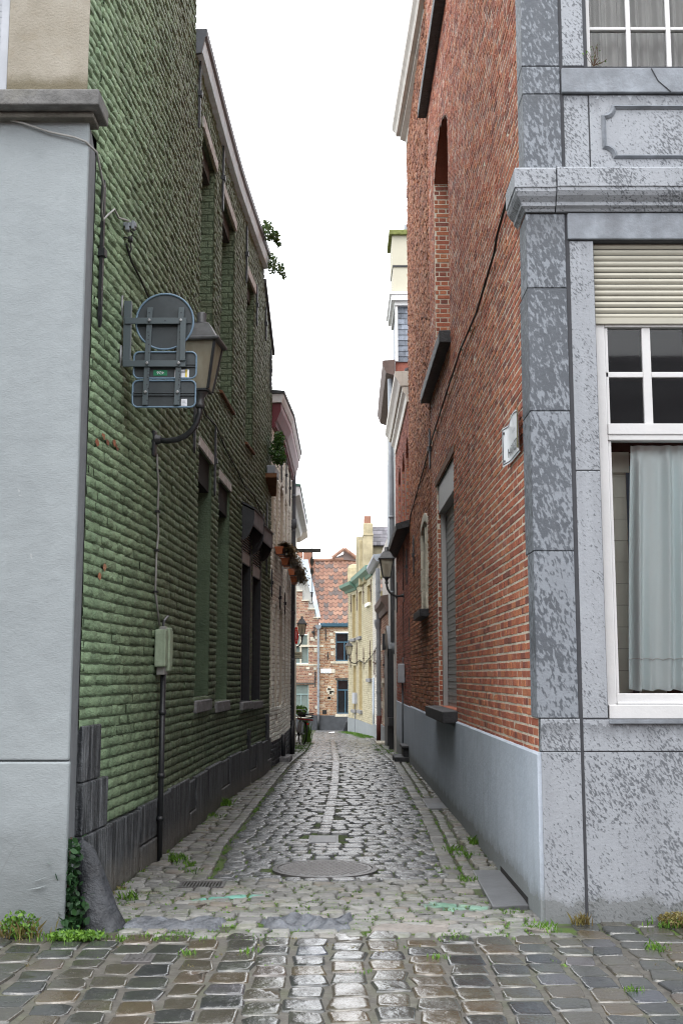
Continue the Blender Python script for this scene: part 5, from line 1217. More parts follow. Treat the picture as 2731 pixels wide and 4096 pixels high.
# ------------------------------------------------------------------ far brick house with step gable and pantiles
fh = thing('step_gable_house', 'old brick house closing the street with a stepped gable, pantile roof and blue gutter', 'house', (-.6, 55.4, -1))
FWn = [(-.28, .34, 2.25, 3.58), (-.22, .34, -.23, 1.36), (-2.30, -1.57, 2.13, 3.49), (-2.27, -1.55, -.31, 1.16)]
steps = [(-5.5, 9), (-2.6, 6.6), (-2.23, 6.05), (-2.23, 5.57), (-1.89, 5.57), (-1.89, 5.11), (-1.58, 5.11), (-1.58, 4.70), (-1.31, 4.70), (-1.31, 4.29), (-1.03, 4.29)]
def stz(x):
    if x < -2.5: return 7.0
    if x < -2.23: return 6.1
    if x < -1.89: return 5.57
    if x < -1.58: return 5.11
    if x < -1.31: return 4.7
    return 4.29
mb = MB(); bricks(mb, WF, -5.5, -1.06, -.3, 7.0, .23, .075, .016, FWn, .008, .004, .003, ztop=stz); mb.build('gable_wall', ['far_brick', 'far_mortar'], fh)
mb = MB(); bricks(mb, WF, -1.06, 3, -.3, 3.9, .23, .075, .018, FWn, .008, .004, .004); mb.build('wall', ['far_brick_orange', 'far_mortar'], fh)
mb = MB(); mb.box(-5.5, 3, 55.37, 55.5, -1.2, -.3); mb.build('plinth', 'black_plinth', fh)
mb = MB()
def dress(*a, n='stone_block'): m_ = MB(); m_.box(*a, 0, U(.4, 1)); m_.build(n, 'limestone', fh)
for x0, x1, z in ((-2.26, -1.86, 5.57), (-1.92, -1.55, 5.11), (-1.61, -1.28, 4.7), (-1.34, -1.0, 4.29)): dress(x0, x1, 55.33, 55.6, z, z + .05, n='step_coping')
for k in range(26):
    x = random.choice((-1.62, -1.45, -1.2, -.45, .1, -.6)) + U(-.05, .05); z = U(-.1, 3.6); 
    if any(h[0] - .02 < x + .1 and x - .1 < h[1] + .02 and h[2] - .1 < z < h[3] + .1 for h in FWn): continue
    dress(x - .08, x + U(.05, .15), 55.375, 55.45, z, z + U(.09, .2))
dress(-2.4, -.85, 55.37, 55.45, 2.92, 3.02, n='stone_band'); dress(-2.4, -1.0, 55.37, 55.45, 2.04, 2.12, n='stone_band'); dress(-.4, .4, 55.36, 55.45, 2.13, 2.24, n='stone_band'); dress(-.36, .34, 55.36, 55.45, 3.6, 3.68, n='stone_band'); dress(-.3, .34, 55.36, 55.45, -.36, -.24, n='stone_band'); dress(-2.4, -1.42, 55.34, 55.45, -.42, -.32, n='stone_band')

for a in ((-2.36, -1.3, 55.36, 55.45, 1.16, 1.24), (-.3, .34, 55.36, 55.45, 1.37, 1.45)): mb = MB(); mb.box(*a); mb.build('lintel', 'wood_dark', fh)
# white rendered strip between steps and roof, lead flashing
mb = MB(); mb.poly([(-2.3, 55.46, 7.5), (-1.84, 55.46, 7.1), (-1.07, 55.46, 4.2), (-1.35, 55.46, 4.2), (-2.5, 55.46, 5.4)]); mb.build('parapet', 'stucco_white', fh)
mb = MB(); mb.hexa([(-1.92, 55.38, 7.1), (-1.62, 55.44, 7.12), (-1.62, 55.6, 7.12), (-1.92, 55.6, 7.1), (-1.15, 55.38, 4.25), (-.98, 55.44, 4.25), (-.98, 55.6, 4.25), (-1.15, 55.6, 4.25)]); mb.build('flashing', 'lead', fh)
mb = MB(); mb.box(-2.3, -1.9, 55.5, 56.4, 6.5, 7.65); mb.box(-1.88, -1.45, 56.8, 57.6, 6.8, 7.75); mb.build('chimney', 'far_brick', fh)
def pantiles(mb, x0, x1, ya, za, yb, zb, rows, tw):
    for r_ in range(rows):
        k0, k1 = r_ / rows, (r_ + 1.12) / rows
        y0, z0, y1, z1 = lerp(ya, yb, k0), lerp(za, zb, k0) + .05, lerp(ya, yb, k1), lerp(za, zb, k1)
        x = x0
        while x < x1:
            tn = U(0, 1); dz = U(-.012, .012); n = 5
            P0 = [mb.V((x + tw * i / n, y0, z0 + dz + .035 * math.cos(i / n * 2 * PI)), tn) for i in range(n + 1)]
            P1 = [mb.V((x + tw * i / n, y1, z1 + dz + .035 * math.cos(i / n * 2 * PI)), tn) for i in range(n + 1)]
            P2 = [mb.V((x + tw * i / n, y0, z0 + dz - .045 + .035 * math.cos(i / n * 2 * PI)), 0) for i in range(n + 1)]
            for i in range(n): mb.F([P0[i], P0[i + 1], P1[i + 1], P1[i]]); mb.F([P2[i], P2[i + 1], P0[i + 1], P0[i]])
            x += tw
mb = MB(); pantiles(mb, -1.75, 3, 55.25, 4.02, 57.6, 7.25, 16, .225)
def rx(z): return lerp(-1.05, -1.72, (z - 4.1) / 3.0)
# trim tiles left of the gable slope
keep = [(f, m_) for f, m_ in zip(mb.f, mb.mi) if max(mb.v[i][0] for i in f) > rx(sum(mb.v[i][2] for i in f) / len(f))]
mb.f = [k[0] for k in keep]; mb.mi = [k[1] for k in keep]
mb.build('roof', 'pantile', fh, smooth=False)
mb = MB()
for k in range(12): mb.tube([(-1.55 + k * .3, 57.6, 7.27 + .012 * k + U(-.01, .01)), (-1.22 + k * .3, 57.6, 7.28 + .012 * k)], .085, 8, 0, U(.3, 1))
mb.hexa([(.1, 57.5, 7.3), (1.2, 57.5, 7.2), (1.2, 60, 7.2), (.1, 60, 7.3), (.1, 57.6, 7.8), (.15, 57.6, 7.8), (.15, 60, 7.8), (.1, 60, 7.8)], 0, .2)
for sx in (-1, 1):
    for k in range(5): mb.tube([(.15 + sx * k * .12, 57.4, 7.85 - k * .09), (.15 + sx * (k + 1.1) * .12, 57.4, 7.85 - (k + 1.1) * .09)], .09, 8, 0, U(.5, 1))
mb.hexa([(-1.2, 59, 7.25), (.1, 59, 7.25), (.1, 59.3, 7.25), (-1.2, 59.3, 7.25), (-.5, 59, 7.5), (.1, 59, 7.75), (.1, 59.3, 7.75), (-.5, 59.3, 7.5)], 0, .05)
mb.build('ridge_tiles', 'pantile', fh)
mb = MB(); mb.box(.3, .95, 56.2, 57.2, 5.4, 6.6); mb.lathe((.62, 56.7, 6.5), [(.33, 0), (.33, .3), (.25, .45), (.1, .5)], 12); mb.build('dormer', 'mossy_plaster', fh)
mb = MB(); mb.wprof(WF, -1.03, 3, [(0, 3.86), (.1, 3.86), (.16, 3.9), (.18, 4.04), (0, 4.06)]); mb.build('gutter', 'blue_paint', fh)
mb = MB(); mb.tube([(-1.10, 55.25, 3.9), (-1.09, 55.27, -.25)], .055, 10); mb.hexa([(-1.2, 55.15, 3.78), (-1.0, 55.15, 3.78), (-1.0, 55.35, 3.78), (-1.2, 55.35, 3.78), (-1.26, 55.12, 3.95), (-.94, 55.12, 3.95), (-.94, 55.35, 3.95), (-1.26, 55.35, 3.95)])
for z in (2.9, 1.9, .6): mb.tube([(-1.1, 55.26, z), (-1.1, 55.26, z + .06)], .068, 10)
pp = mb.build('drainpipe', 'pipe_light', fh); mb = MB(); mb.tube([(-1.09, 55.27, -1.0), (-1.09, 55.27, -.25)], .065, 10); mb.build('pipe_foot', 'black_iron', pp, smooth=True)
def far_window(h, fm, pm, cols, zsplit):
    mb = MB(); y = 55.46
    for a in [h[0], h[1] - .05] + [lerp(h[0], h[1], c) - .03 for c in cols]: mb.box(a, a + .05, y, y + .05, h[2], h[3] if a in (h[0], h[1] - .05) else (zsplit or h[3]))
    for z in [h[2], h[3] - .05] + ([zsplit] if zsplit else []): mb.box(h[0], h[1], y - .004, y + .046, z, z + .055)
    f = mb.build('window', fm, fh); m_ = MB(); m_.poly([(h[0], y + .03, h[2]), (h[1], y + .03, h[2]), (h[1], y + .03, h[3]), (h[0], y + .03, h[3])]); m_.build('pane', pm, f); return f
far_window(FWn[0], 'blue_paint', 'dark_glass', (.68,), 3.12); far_window(FWn[1], 'blue_paint', 'dark_glass', (.72,), .86)
f = far_window(FWn[3], 'sage_paint', 'grey_glass', (.5,), .66)
f = far_window(FWn[2], 'sage_paint', 'grey_glass', (.5,), 2.92); mb = MB(); mb.box(-1.98, -1.90, 55.38, 55.5, 2.13, 3.49); mb.box(-1.63, -1.55, 55.38, 55.5, 2.92, 3.6); mb.build('mullion', 'limestone', f)
mb = MB(); mb.box(-.9, -.7, 55.38, 55.395, -.24, -.05); mb.build('vent', 'room_dark', fh)
for x, z0, z1 in ((-1.25, 1.0, 1.8), (-1.3, 3.3, 3.9), (-.75, 3.2, 3.8), (-.65, 2.3, 2.7)): anchor(WF, x, z0, z1, fh, .02)
t = thing('street_sign', 'small white street name plate on the far brick house beside the drainpipe', 'street sign', (-.74, 55.37, 1.8))
mb = MB(); mb.plate(rrect(-.99, -.49, 1.68, 1.89, .02, 3), 'y', 55.36, 55.372); mb.build('plate', 'enamel', t)
mb = MB(); add_text(mb, 'HERTOGSTRAAT', .062, lambda x, y: (-.74 + x * .8, 55.355, 1.725 + y)); mb.box(-.76, -.745, 55.355, 55.357, 1.80, 1.86); mb.build('lettering', 'ink_grey', t)
t = tag((lambda m_: (m_.box(-1.42, -1.30, 55.26, 55.40, 3.56, 3.68), m_.box(-1.38, -1.34, 55.2, 55.3, 3.6, 3.64), m_.build('floodlight', 'black_iron', loc=(-1.36, 55.3, 3.6), bevel=.02))[2])(MB()), 'small dark floodlight on the stepped gable above the mullioned window', 'floodlight')

# ------------------------------------------------------------------ cream brick house, left
ch_ = thing('cream_house', 'cream painted brick house with deep arched niches, maroon cornice and dark tarred base', 'house', (-1.15, 21.5, 0))
CU = [(20.26, 20.66, 3.95, 5.08, .1), (20.98, 21.32, 3.95, 5.12, .1), (21.62, 22.5, 3.9, 5.1, .14), (23.2, 23.9, 3.9, 5.1, .12), (24.75, 25.2, 3.9, 5.1, .1)]
CL = [(20.26, 20.56, 1.02, 2.85, .1), (20.95, 21.34, 1.02, 2.82, .1), (21.65, 22.5, 1.0, 2.76, .1), (23.15, 23.8, 1.0, 2.76, .1), (24.7, 25.3, .95, 2.76, .1)]
CV = [(21.2, 21.5, .76, .9), (22.9, 23.2, .72, .86), (24.3, 24.6, .72, .86)]
mb = MB(); bricks(mb, WC, 20.2, 26.2, .43, 6.0, .23, .076, .012, CU + CL + CV, .012, .010, .004); mb.build('wall', ['cream', 'cream_joint'], ch_)
mb = MB(); bricks(mb, WC, 20.2, 26.2, -.25, .43, .23, .07, .012, [], .012, .006, .003); mb.build('plinth', ['dark_brick', 'black_plinth'], ch_)
for h in CU + CL:
    reveal(WC, h, .2, None, ch_, 'cream_pale', 'cream_pale')
backing(WC, 20.25, 26.1, 0, 5.9, ch_)
for h in CV: reveal(WC, h, .1, None, ch_, 'cream_joint', 'rust_sill')
mb = MB(); mb.wprof(WC, 20.2, 25.9, [(0, 5.98), (.05, 5.98), (.06, 6.08), (.10, 6.12), (.17, 6.3), (.17, 6.42), (0, 6.42)], 0, .5, 3)
for k in range(48): a = 20.25 + k * .115; mb.wbox(WC, a, a + .06, 6.0, 6.07, .05, .075)
mb.build('roof_cornice', 'maroon', ch_)
mb = MB(); mb.wprof(WC, 20.15, 25.95, [(0, 6.425), (.18, 6.425), (.215, 6.52), (.215, 6.58), (0, 6.58)], 0, .5, 3); mb.build('fascia', 'cornice_white', ch_)
mb = MB(); mb.wprof(WC, 20.12, 26.0, [(0, 6.585), (.235, 6.585), (.24, 6.63), (-.1, 6.66)], 0, .5, 3); mb.build('gutter', 'black_iron', ch_)
mb = MB(); mb.hexa([(-1.2, 20.2, 6.6), (-1.1, 26.2, 6.6), (-6, 26.2, 9.5), (-6, 20.2, 9.5), (-1.2, 20.2, 6.64), (-1.1, 26.2, 6.64), (-6, 26.2, 9.6), (-6, 20.2, 9.6)]); mb.build('roof', 'slate_dark', ch_)
for t_, z0, z1 in ((20.1 + .12, 2.95, 3.45), (21.54, 2.8, 3.25), (22.9, 2.78, 3.22), (21.63, 5.22, 5.95), (23.1, 5.22, 6.0), (24.65, 5.2, 6.0)): anchor(WC, t_, z0, z1, ch_, .016)
mb = MB(); mb.tube([WC.at(26.0, 6.45, .10), WC.at(26.0, 6.1, .06), WC.at(26.0, .6, .05)], .047, 10)
for z in (5.6, 4.8, 3.8, 2.95, 1.9): mb.tube([WC.at(26.0, z, .05), WC.at(26.0, z + .07, .05)], .057, 10)
mb.tube([WC.at(26.0, 4.9, .05), WC.at(26.0, 5.1, .05)], .08, 10)
pp = mb.build('drainpipe', 'pipe_grey', ch_, smooth=True); mb = MB(); mb.tube([WC.at(26.0, -.2, .05), WC.at(26.0, .6, .05)], .066, 10); mb.build('pipe_foot', 'black_iron', pp, smooth=True)
t = thing('corner_post', 'short black iron pipe on a pale stone foot against the cream house', 'post', WC.at(21.9, 0, .1))
mb = MB(); mb.tube([WC.at(21.9, .1, .07), WC.at(21.9, .5, .07)], .04, 10); mb.build('pipe', 'black_iron', t, smooth=True); mb = MB(); mb.wbox(WC, 21.65, 22.4, -.02, .1, .02, .22); mb.build('stone_foot', 'sill_grey', t, bevel=.02)
# terracotta boxes with dry hanging grass
def flower_box(y0, z, i):
    labs = ['first terracotta window box from the green house, dry grass hanging over it', 'second terracotta window box from the green house, below the first', 'third terracotta window box, nearer the drainpipe', 'last terracotta window box, right beside the drainpipe']
    t = thing('flower_box', labs[i], 'flower box', WC.at(y0 + .35, z, .1), 'terracotta window boxes on the cream house')
    mb = MB(); d0, d1, L_ = .03, .175, .62
    mb.hexa([WC.at(y0 + .02, z - .13, d0 + .015), WC.at(y0 + L_ - .02, z - .13, d0 + .015), WC.at(y0 + L_ - .02, z - .13, d1 - .02), WC.at(y0 + .02, z - .13, d1 - .02), WC.at(y0, z, d0), WC.at(y0 + L_, z, d0), WC.at(y0 + L_, z, d1), WC.at(y0, z, d1)])
    mb.wbox(WC, y0 - .008, y0 + L_ + .008, z - .025, z + .004, d0 - .008, d1 + .008); mb.build('trough', 'terracotta', t, bevel=.006)
    mb = MB(); mb.tube([WC.at(y0 - .02, z - .05, .2), WC.at(y0 - .02, z - .14, .2), WC.at(y0 - .02, z - .14, .02), WC.at(y0 - .02, z - .145, .2), WC.at(y0 + L_ + .02, z - .14, .2), WC.at(y0 + L_ + .02, z - .14, .02)], .006, 5); mb.build('bracket', 'sign_grey', t)
    mb = MB()
    for _ in range(520):
        tt = U(y0 + .05, y0 + L_ + .1); d = U(.04, .17); h1 = U(.03, .13); out = U(.05, .26); dn = U(.05, .34) * (out / .2); wd = .010
        P_ = [WC.at(tt, z - .01, d), WC.at(tt + U(-.03, .03), z + h1, d + out * .5), WC.at(tt + U(-.06, .1), z + h1 * .3 - dn * .4, d + out * .9), WC.at(tt + U(-.06, .12), z - dn, d + out)]
        tn = U(0, 1)
        for a, b in zip(P_, P_[1:]): mb.poly([(a[0], a[1] - wd, a[2]), (a[0], a[1] + wd, a[2]), (b[0], b[1] + wd, b[2]), (b[0], b[1] - wd, b[2])], 0, tn)
        if random.random() < .8: leaves(mb, 1, lambda: Vector(P_[2]) + Vector((U(-.04, .04), U(-.05, .05), U(-.03, .08))), .024)
    mb.build('dry_grass', 'dry_grass', t)
for i, (y0, z) in enumerate(((20.62, 3.88), (21.62, 3.78), (24.1, 3.80), (25.05, 3.72))): flower_box(y0, z, i)
# shrub box at the end of the green house and plants in its gutter
t = thing('shrub_box', 'grey window box with bushy green shrub at the far end of the green house', 'flower box', WG.at(19.6, 4.95, .1))
mb = MB(); mb.wbox(WG, 19.25, 19.95, 4.98, 5.12, .03, .17); mb.build('trough', 'pipe_light', t, bevel=.01); mb = MB(); mb.hexa([WG.at(19.2, 4.9, 0), WG.at(20.15, 4.72, 0), WG.at(20.15, 4.72, .1), WG.at(19.2, 4.9, .2), WG.at(19.2, 4.97, 0), WG.at(20.15, 4.9, 0), WG.at(20.15, 4.9, .1), WG.at(19.2, 4.97, .21)]); mb.build('sill', 'rust_sill', t)
mb = MB(); c = Vector(WG.at(19.65, 5.42, .17))
def ell(c, rx_, ry_, rz_):
    while True:
        p = Vector((U(-1, 1), U(-1, 1), U(-1, 1)))
        if p.length < 1: return c + Vector((p.x * rx_, p.y * ry_, p.z * rz_))
for cc, r_ in ((c, (.13, .35, .26)), (c + Vector((.03, 0, .22)), (.10, .25, .16)), (c + Vector((.05, -.1, -.12)), (.10, .3, .12)), (c + Vector((-.02, .15, .05)), (.14, .3, .2))):
    leaves(mb, 420, lambda: ell(cc, *r_), .022)
mb.build('shrub', 'leaf', t)
for lab, y_, z_, n in (('leafy green plant growing from the roof gutter of the green house', 17.95, 8.72, 150), ('smaller reddish-green plant growing below it from the same gutter', 18.75, 8.45, 100)):
    o_ = WG.at(y_, z_, .1); mb = MB(); c = Vector(o_)
    for cc, r_, k in ((Vector((.06, 0, .03)), (.11, .24, .18), 2.0), (Vector((.19, .0, -.06)), (.08, .15, .10), 1.0), (Vector((.25, .02, -.17)), (.04, .07, .07), .4)):
        leaves(mb, int(n * k), lambda: ell(c + cc, *r_), .028)
    mb.tube([c, c + Vector((.05, 0, .05)), c + Vector((.16, 0, -.05)), c + Vector((.22, .02, -.15))], .005, 5, 1)
    tag(mb.build('gutter_plant', ['leaf_autumn', 'twig'], loc=o_), lab, 'plant')

# ------------------------------------------------------------------ houses further down on the left
l3 = thing('beige_house', 'beige plastered house past the cream one, seen mostly as its projecting white eaves', 'house', (-1.3, 27, gz(27)))
mb = MB(); mb.wprof(WL3, 26.2, 33.5, [(-.3, -.6), (0, -.6), (0, 5.75), (-.3, 5.75)], 0, .5, 3); mb.build('wall', 'cream_pale', l3)
mb = MB(); mb.wprof(WL3, 26.6, 33.5, [(0, 5.55), (.12, 5.6), (.16, 5.72), (.30, 5.76), (.30, 5.95), (0, 5.97)], 0, .5, 2); mb.build('eaves', 'cornice_white', l3)
mb = MB(); mb.wprof(WL3, 26.58, 33.5, [(0, 5.972), (.32, 5.972), (.32, 6.01), (0, 6.05)], 0, .5, 2); mb.build('gutter', 'teal_paint', l3)
l4 = thing('narrow_dark_house', 'narrow house near the end of the street on the left, carrying a lantern', 'house', (-1.58, 35, gz(35)))
mb = MB(); bricks(mb, WL4, 33.5, 39.5, -.8, 6.3, .24, .08, .014, [], .006, .004, .003); mb.build('wall', ['far_brick', 'far_mortar'], l4)
mb = MB(); mb.wprof(WL4, 33.5, 39.6, [(0, 6.1), (.2, 6.15), (.44, 6.3), (.45, 6.5), (0, 6.5)], 0, .5, 2); mb.build('eaves', 'cornice_cream', l4)
mb = MB(); mb.box(-2.6, -1.58, 39.4, 39.5, -.9, 7.2); mb.box(-1.75, -1.35, 38.6, 39.3, 6.5, 6.75); mb.build('end_wall', 'far_brick', l4)
# hoist
ho = thing('hoist_beam', 'dark timber hoist beam with two pulley blocks and an iron hook', 'hoist', (-1.3, 30, 4.8))
mb = MB(); mb.box(-1.35, -.54, 29.95, 30.06, 4.77, 4.87); mb.build('beam', 'wood_dark', ho, bevel=.01)
mb = MB(); mb.tube([(-.775, 30, 4.88), (-.775, 30, 3.72)], .008, 6); mb.tube([(-.755, 30, 4.3), (-.75, 30, 3.75)], .006, 6); mb.build('rope', 'cable_black', ho)
mb = MB()
for z, r_ in ((4.53, .075), (4.27, .062)):
    mb.plate([(-.77 + r_ * .7 * math.cos(k * PI / 8), z + r_ * 1.35 * math.sin(k * PI / 8)) for k in range(16)], 'y', 29.96, 30.04)
    mb.box(-.79, -.75, 29.94, 30.06, z - r_ * 1.5, z + r_ * 1.6)
mb.build('pulley_block', 'wood_dark', ho, bevel=.006)
mb = MB(); mb.box(-.80, -.735, 29.985, 30.015, 3.70, 3.73); mb.box(-.79, -.745, 29.985, 30.015, 3.60, 3.70); mb.tube([(-.765, 30, 3.60), (-.765, 30, 3.52)] + [(-.79 + .042 * math.cos(a), 30, 3.47 + .05 * math.sin(a)) for a in [math.radians(50 - k * 26) for k in range(10)]], .011, 6); mb.build('hook', 'black_iron', ho)
# hanging signs
t = thing('hanging_sign', 'red elongated hanging sign with white vertical lettering beside the lantern', 'sign', (-1.3, 30.4, 2.6))
mb = MB(); mb.plate([(-1.205, 2.40), (-1.155, 2.40), (-1.118, 2.60), (-1.118, 2.64), (-1.155, 2.84), (-1.205, 2.84), (-1.242, 2.64), (-1.242, 2.60)], 'y', 30.38, 30.42); mb.build('panel', 'red_sign', t, bevel=.004)
mb = MB()
for k, ch in enumerate('VEDETT'): add_text(mb, ch, (.058, .062, .07, .07, .062, .058)[k], lambda x, y: (-1.18 + x * 1.1, 30.372, 2.765 - k * .058 + y))
mb.build('lettering', 'enamel', t); mb = MB(); mb.box(-1.31, -1.20, 30.39, 30.41, 2.80, 2.815); mb.build('bracket', 'black_iron', t)
t = thing('hanging_sign', 'beige board sign with dark lettering under the red sign', 'sign', (-1.3, 30.0, 2.1))
mb = MB(); mb.box(-1.27, -1.02, 29.98, 30.0, 2.025, 2.185); mb.build('panel', 'beige_sign', t); mb = MB(); add_text(mb, 'ISBAR', .062, lambda x, y: (-1.145 + x, 29.976, 2.13 + y)); mb.box(-1.23, -1.06, 29.976, 29.978, 2.062, 2.068); mb.box(-1.29, -1.02, 29.975, 30.005, 2.01, 2.024); mb.build('lettering', 'wood_dark', t)

# ------------------------------------------------------------------ bicycle with a crate, leaning on the left wall
def bicycle(loc, yaw, lean):
    r = thing('bicycle', 'dark bicycle with red and black crate leaning near the far end of the street', 'bicycle', (0, 0, 0))
    R_ = .33
    for x in (0, 1.06):
        mb = MB(); mb.tube([(x + R_ * math.cos(k * PI / 20), 0, R_ + R_ * math.sin(k * PI / 20)) for k in range(41)], .021, 8, cap=False); wh = mb.build('wheel', 'tyre', r, smooth=True)
        mb = MB(); mb.tube([(x + .305 * math.cos(k * PI / 20), 0, R_ + .305 * math.sin(k * PI / 20)) for k in range(41)], .011, 6, cap=False)
        for k in range(16): a = k * PI / 8; mb.tube([(x, .02 * (-1) ** k, R_), (x + .3 * math.cos(a), 0, R_ + .3 * math.sin(a))], .0025, 3)
        mb.tube([(x, -.05, R_), (x, .05, R_)], .022, 8); mb.build('rim', 'steel', wh)
    mb = MB(); bb, st, hd, ht = (.44, 0, .28), (.32, 0, .74), (.88, 0, .70), (.85, 0, .82)
    for a, b in ((bb, st), (bb, hd), (st, ht), (hd, ht)): mb.tube([a, b], .017, 8)
    for s in (-.055, .055): mb.tube([(0, s, R_), bb], .009, 6); mb.tube([(0, s, R_), (.33, s * .4, .70)], .008, 6); mb.tube([hd, (.92, s, .62), (1.06, s, R_)], .011, 6)
    mb.build('frame', 'bike_paint', r, smooth=True)
    mb = MB(); mb.tube([ht, (.83, 0, .98), (.86, 0, 1.0)], .013, 6); mb.tube([(.62, -.27, .97), (.78, -.26, 1.02), (.87, -.1, 1.0), (.87, .1, 1.0), (.78, .26, 1.02), (.62, .27, .97)], .011, 6); mb.build('handlebar', 'steel', r, smooth=True)
    mb = MB(); mb.plate([(.16, -.09), (.24, -.10), (.40, -.03), (.46, 0), (.40, .03), (.24, .10), (.16, .09)], 'z', .83, .88); mb.tube([st, (.30, 0, .84)], .012, 6); mb.build('saddle', 'tyre', r, bevel=.015)
    mb = MB(); mb.tube([(0 + .37 * math.cos(a), 0, R_ + .37 * math.sin(a)) for a in [math.radians(30 + k * 14) for k in range(11)]], .014, 6); mb.tube([(1.06 + .37 * math.cos(a), 0, R_ + .37 * math.sin(a)) for a in [math.radians(20 + k * 13) for k in range(11)]], .014, 6); mb.build('mudguard', 'bike_paint', r, smooth=True)
    mb = MB(); mb.box(-.25, .2, -.07, .07, .70, .715)
    for s in (-.06, .06): mb.tube([(-.2, s, .70), (0, s, R_)], .006, 5)
    mb.build('carrier', 'black_iron', r)
    mb = MB()
    for z in (.73, .80, .87):
        mb.box(-.30, .14, -.16, -.15, z, z + .035, 0 if z < .8 else 1); mb.box(-.30, .14, .15, .16, z, z + .035, 0 if z < .8 else 1); mb.box(-.31, -.30, -.16, .16, z, z + .035, 0 if z < .8 else 1); mb.box(.14, .15, -.16, .16, z, z + .035, 1)
    mb.tube([(-.31, -.16, .93), (-.31, .16, .93), (.15, .16, .93), (.15, -.16, .93), (-.31, -.16, .93)], .015, 6, 1); mb.box(-.30, .14, -.15, .15, .72, .73, 1); mb.build('crate', ['red_plastic', 'black_iron'], r)
    mb = MB(); mb.box(-.26, .12, .08, .15, .35, .66); mb.build('pannier', 'meter_grey', r, bevel=.02)
    mb = MB(); mb.lathe((-.34, 0, .60), [(.03, 0), (.03, .05)], 10); mb.build('rear_lamp', 'red_sign', r)
    mb = MB(); mb.tube([(.44, -.07, .28), (.44, .07, .28)], .02, 8); mb.tube([(.44, .07, .28), (.50, .09, .14), (.50, .17, .14)], .009, 6); mb.tube([(.44, -.07, .28), (.38, -.09, .42), (.38, -.17, .42)], .009, 6); mb.tube([(.36, .06, .26), (.30, .2, .0)], .009, 6); mb.build('crank', 'steel', r)
    r.location = loc; r.rotation_euler = (lean, 0, yaw); return r
bicycle((-1.14, 33.8, gz(34.2)), PI / 2 + .36, .10)
t = thing('grass_plant', 'tall bright green grassy plant growing behind the bicycle', 'plant', (-1.12, 36.5, gz(36.5)))
mb = MB(); blades(mb, 220, (-1.14, 36.5, gz(36.5)), .05, .66, .010, .16); blades(mb, 70, (-1.05, 36.6, gz(36.5)), .05, .4, .008, .3); mb.build('foliage', 'leaf_bright', t)
t = tag((lambda m_: (leaves(m_, 240, lambda: ell(Vector((-1.30, 37.6, .48)), .22, .3, .17), .045), m_.tube([(-1.4, 37.8, gz(37.6)), (-1.35, 37.7, 0), (-1.3, 37.6, .5)], .012, 5, 1), m_.build('leafy_plant', ['leaf_bright', 'twig'], loc=(-1.3, 37.6, gz(37.6))))[2])(MB()), 'feathery pale green plant rising above the bicycle in front of the far window', 'plant')

# ------------------------------------------------------------------ guard stones
def guard(name_label, base, top, rb, rt, H, seed):
    random.seed(seed); mb = MB(); n, m_ = 18, 14; rings = []
    for j in range(m_ + 1):
        k = j / m_; c = (lerp(base[0], top[0], k), lerp(base[1], top[1], k)); r = lerp(rb, rt, k ** .85) * (1 if k < .86 else math.sqrt(max(0, 1 - ((k - .86) / .14) ** 2)) * .92 + .08)
        rings.append([mb.V((c[0] + r * math.cos(2 * PI * i / n) * (1 + .09 * math.sin(i * 2.1 + j * .9)) + U(-.006, .006), c[1] + r * .8 * math.sin(2 * PI * i / n) * (1 + .07 * math.cos(i * 1.7 + j)) + U(-.006, .006), base[2] + H * (k if k < .86 else .86 + (k - .86) * 1.0) + U(-.004, .004))) for i in range(n)])
    for a, b in zip(rings, rings[1:]):
        for i in range(n): mb.F([a[i], a[(i + 1) % n], b[(i + 1) % n], b[i]])
    mb.F(rings[-1])
    o = mb.build('guard_stone', 'guard_stone', loc=base, smooth=True); s = o.modifiers.new('sub', 'SUBSURF'); s.levels = s.render_levels = 1
    return tag(o, name_label, 'guard stone', 'guard stones at house corners')
guard('worn grey guard stone leaning against the pale grey corner house', (-1.52, 7.72, -.03), (-1.70, 7.80, 0), .155, .062, .56, 3)
guard('distant small guard stone at the corner of the yellow house', (.18, 51.9, gz(52)), (.26, 51.7, 0), .17, .09, .5, 5)
# ------------------------------------------------------------------ ground
random.seed(21)
mb = MB(); ys = [-60, -10, 0, 4, 7.3]
A = [(-400, -400), (400, -400)]
def sheet_y(mb, x0, x1, ylist, dz=0, m=0):
    ids = [(mb.V((x0, y, gz(y) + dz)), mb.V((x1, y, gz(y) + dz))) for y in ylist]
    for a, b in zip(ids, ids[1:]): mb.F([a[0], a[1], b[1], b[0]], m)
sheet_y(mb, -600, 600, [-600, 0, 7.5], -.011, 1); sheet_y(mb, -600, 600, [7.5, 12, 22, 26.4, 31.2, 36.4, 42, 51.2, 55.4, 80, 900], -.017, 0)
mb.build('ground', ['earth', 'road_joint'], kind='structure')
LX = lambda y: interp(y, [7.4, 10, 11.2, 13.5, 18.2, 22.4, 28.8, 36, 50], [-1.03, -1.045, -1.08, -1.04, -.97, -.88, -.86, -.95, -1.2])
RX = lambda y: interp(y, [7.4, 9.8, 11, 13.3, 17.5, 23, 30, 38, 44, 50], [.80, .812, .832, .886, .911, .92, .93, .90, .80, .35])
CX = lambda y: interp(y, [11, 13.3, 14.6, 17.5, 23, 40], [-.20, -.157, -.129, -.103, -.102, -.3])
def wallL(y): return WG.at(min(max(y, 8.2), 20.1), 0, .05)[0] if y < 20.1 else (WC.at(min(y, 26.1), 0, .02)[0] if y < 26.2 else (-1.3 if y < 33.5 else (-1.6 if y < 39.5 else -4)))
def wallR(y):
    if y < 21.3: return WR.at(max(y, 7.9), 0, .02)[0]
    for w_, e in ((WD, 27.1), (W3, 33.5), (W4, 38.3), (WO, 43.2), (WY, 51.4)):
        if y < e: return w_.at(y, 0, .03)[0]
    return 4
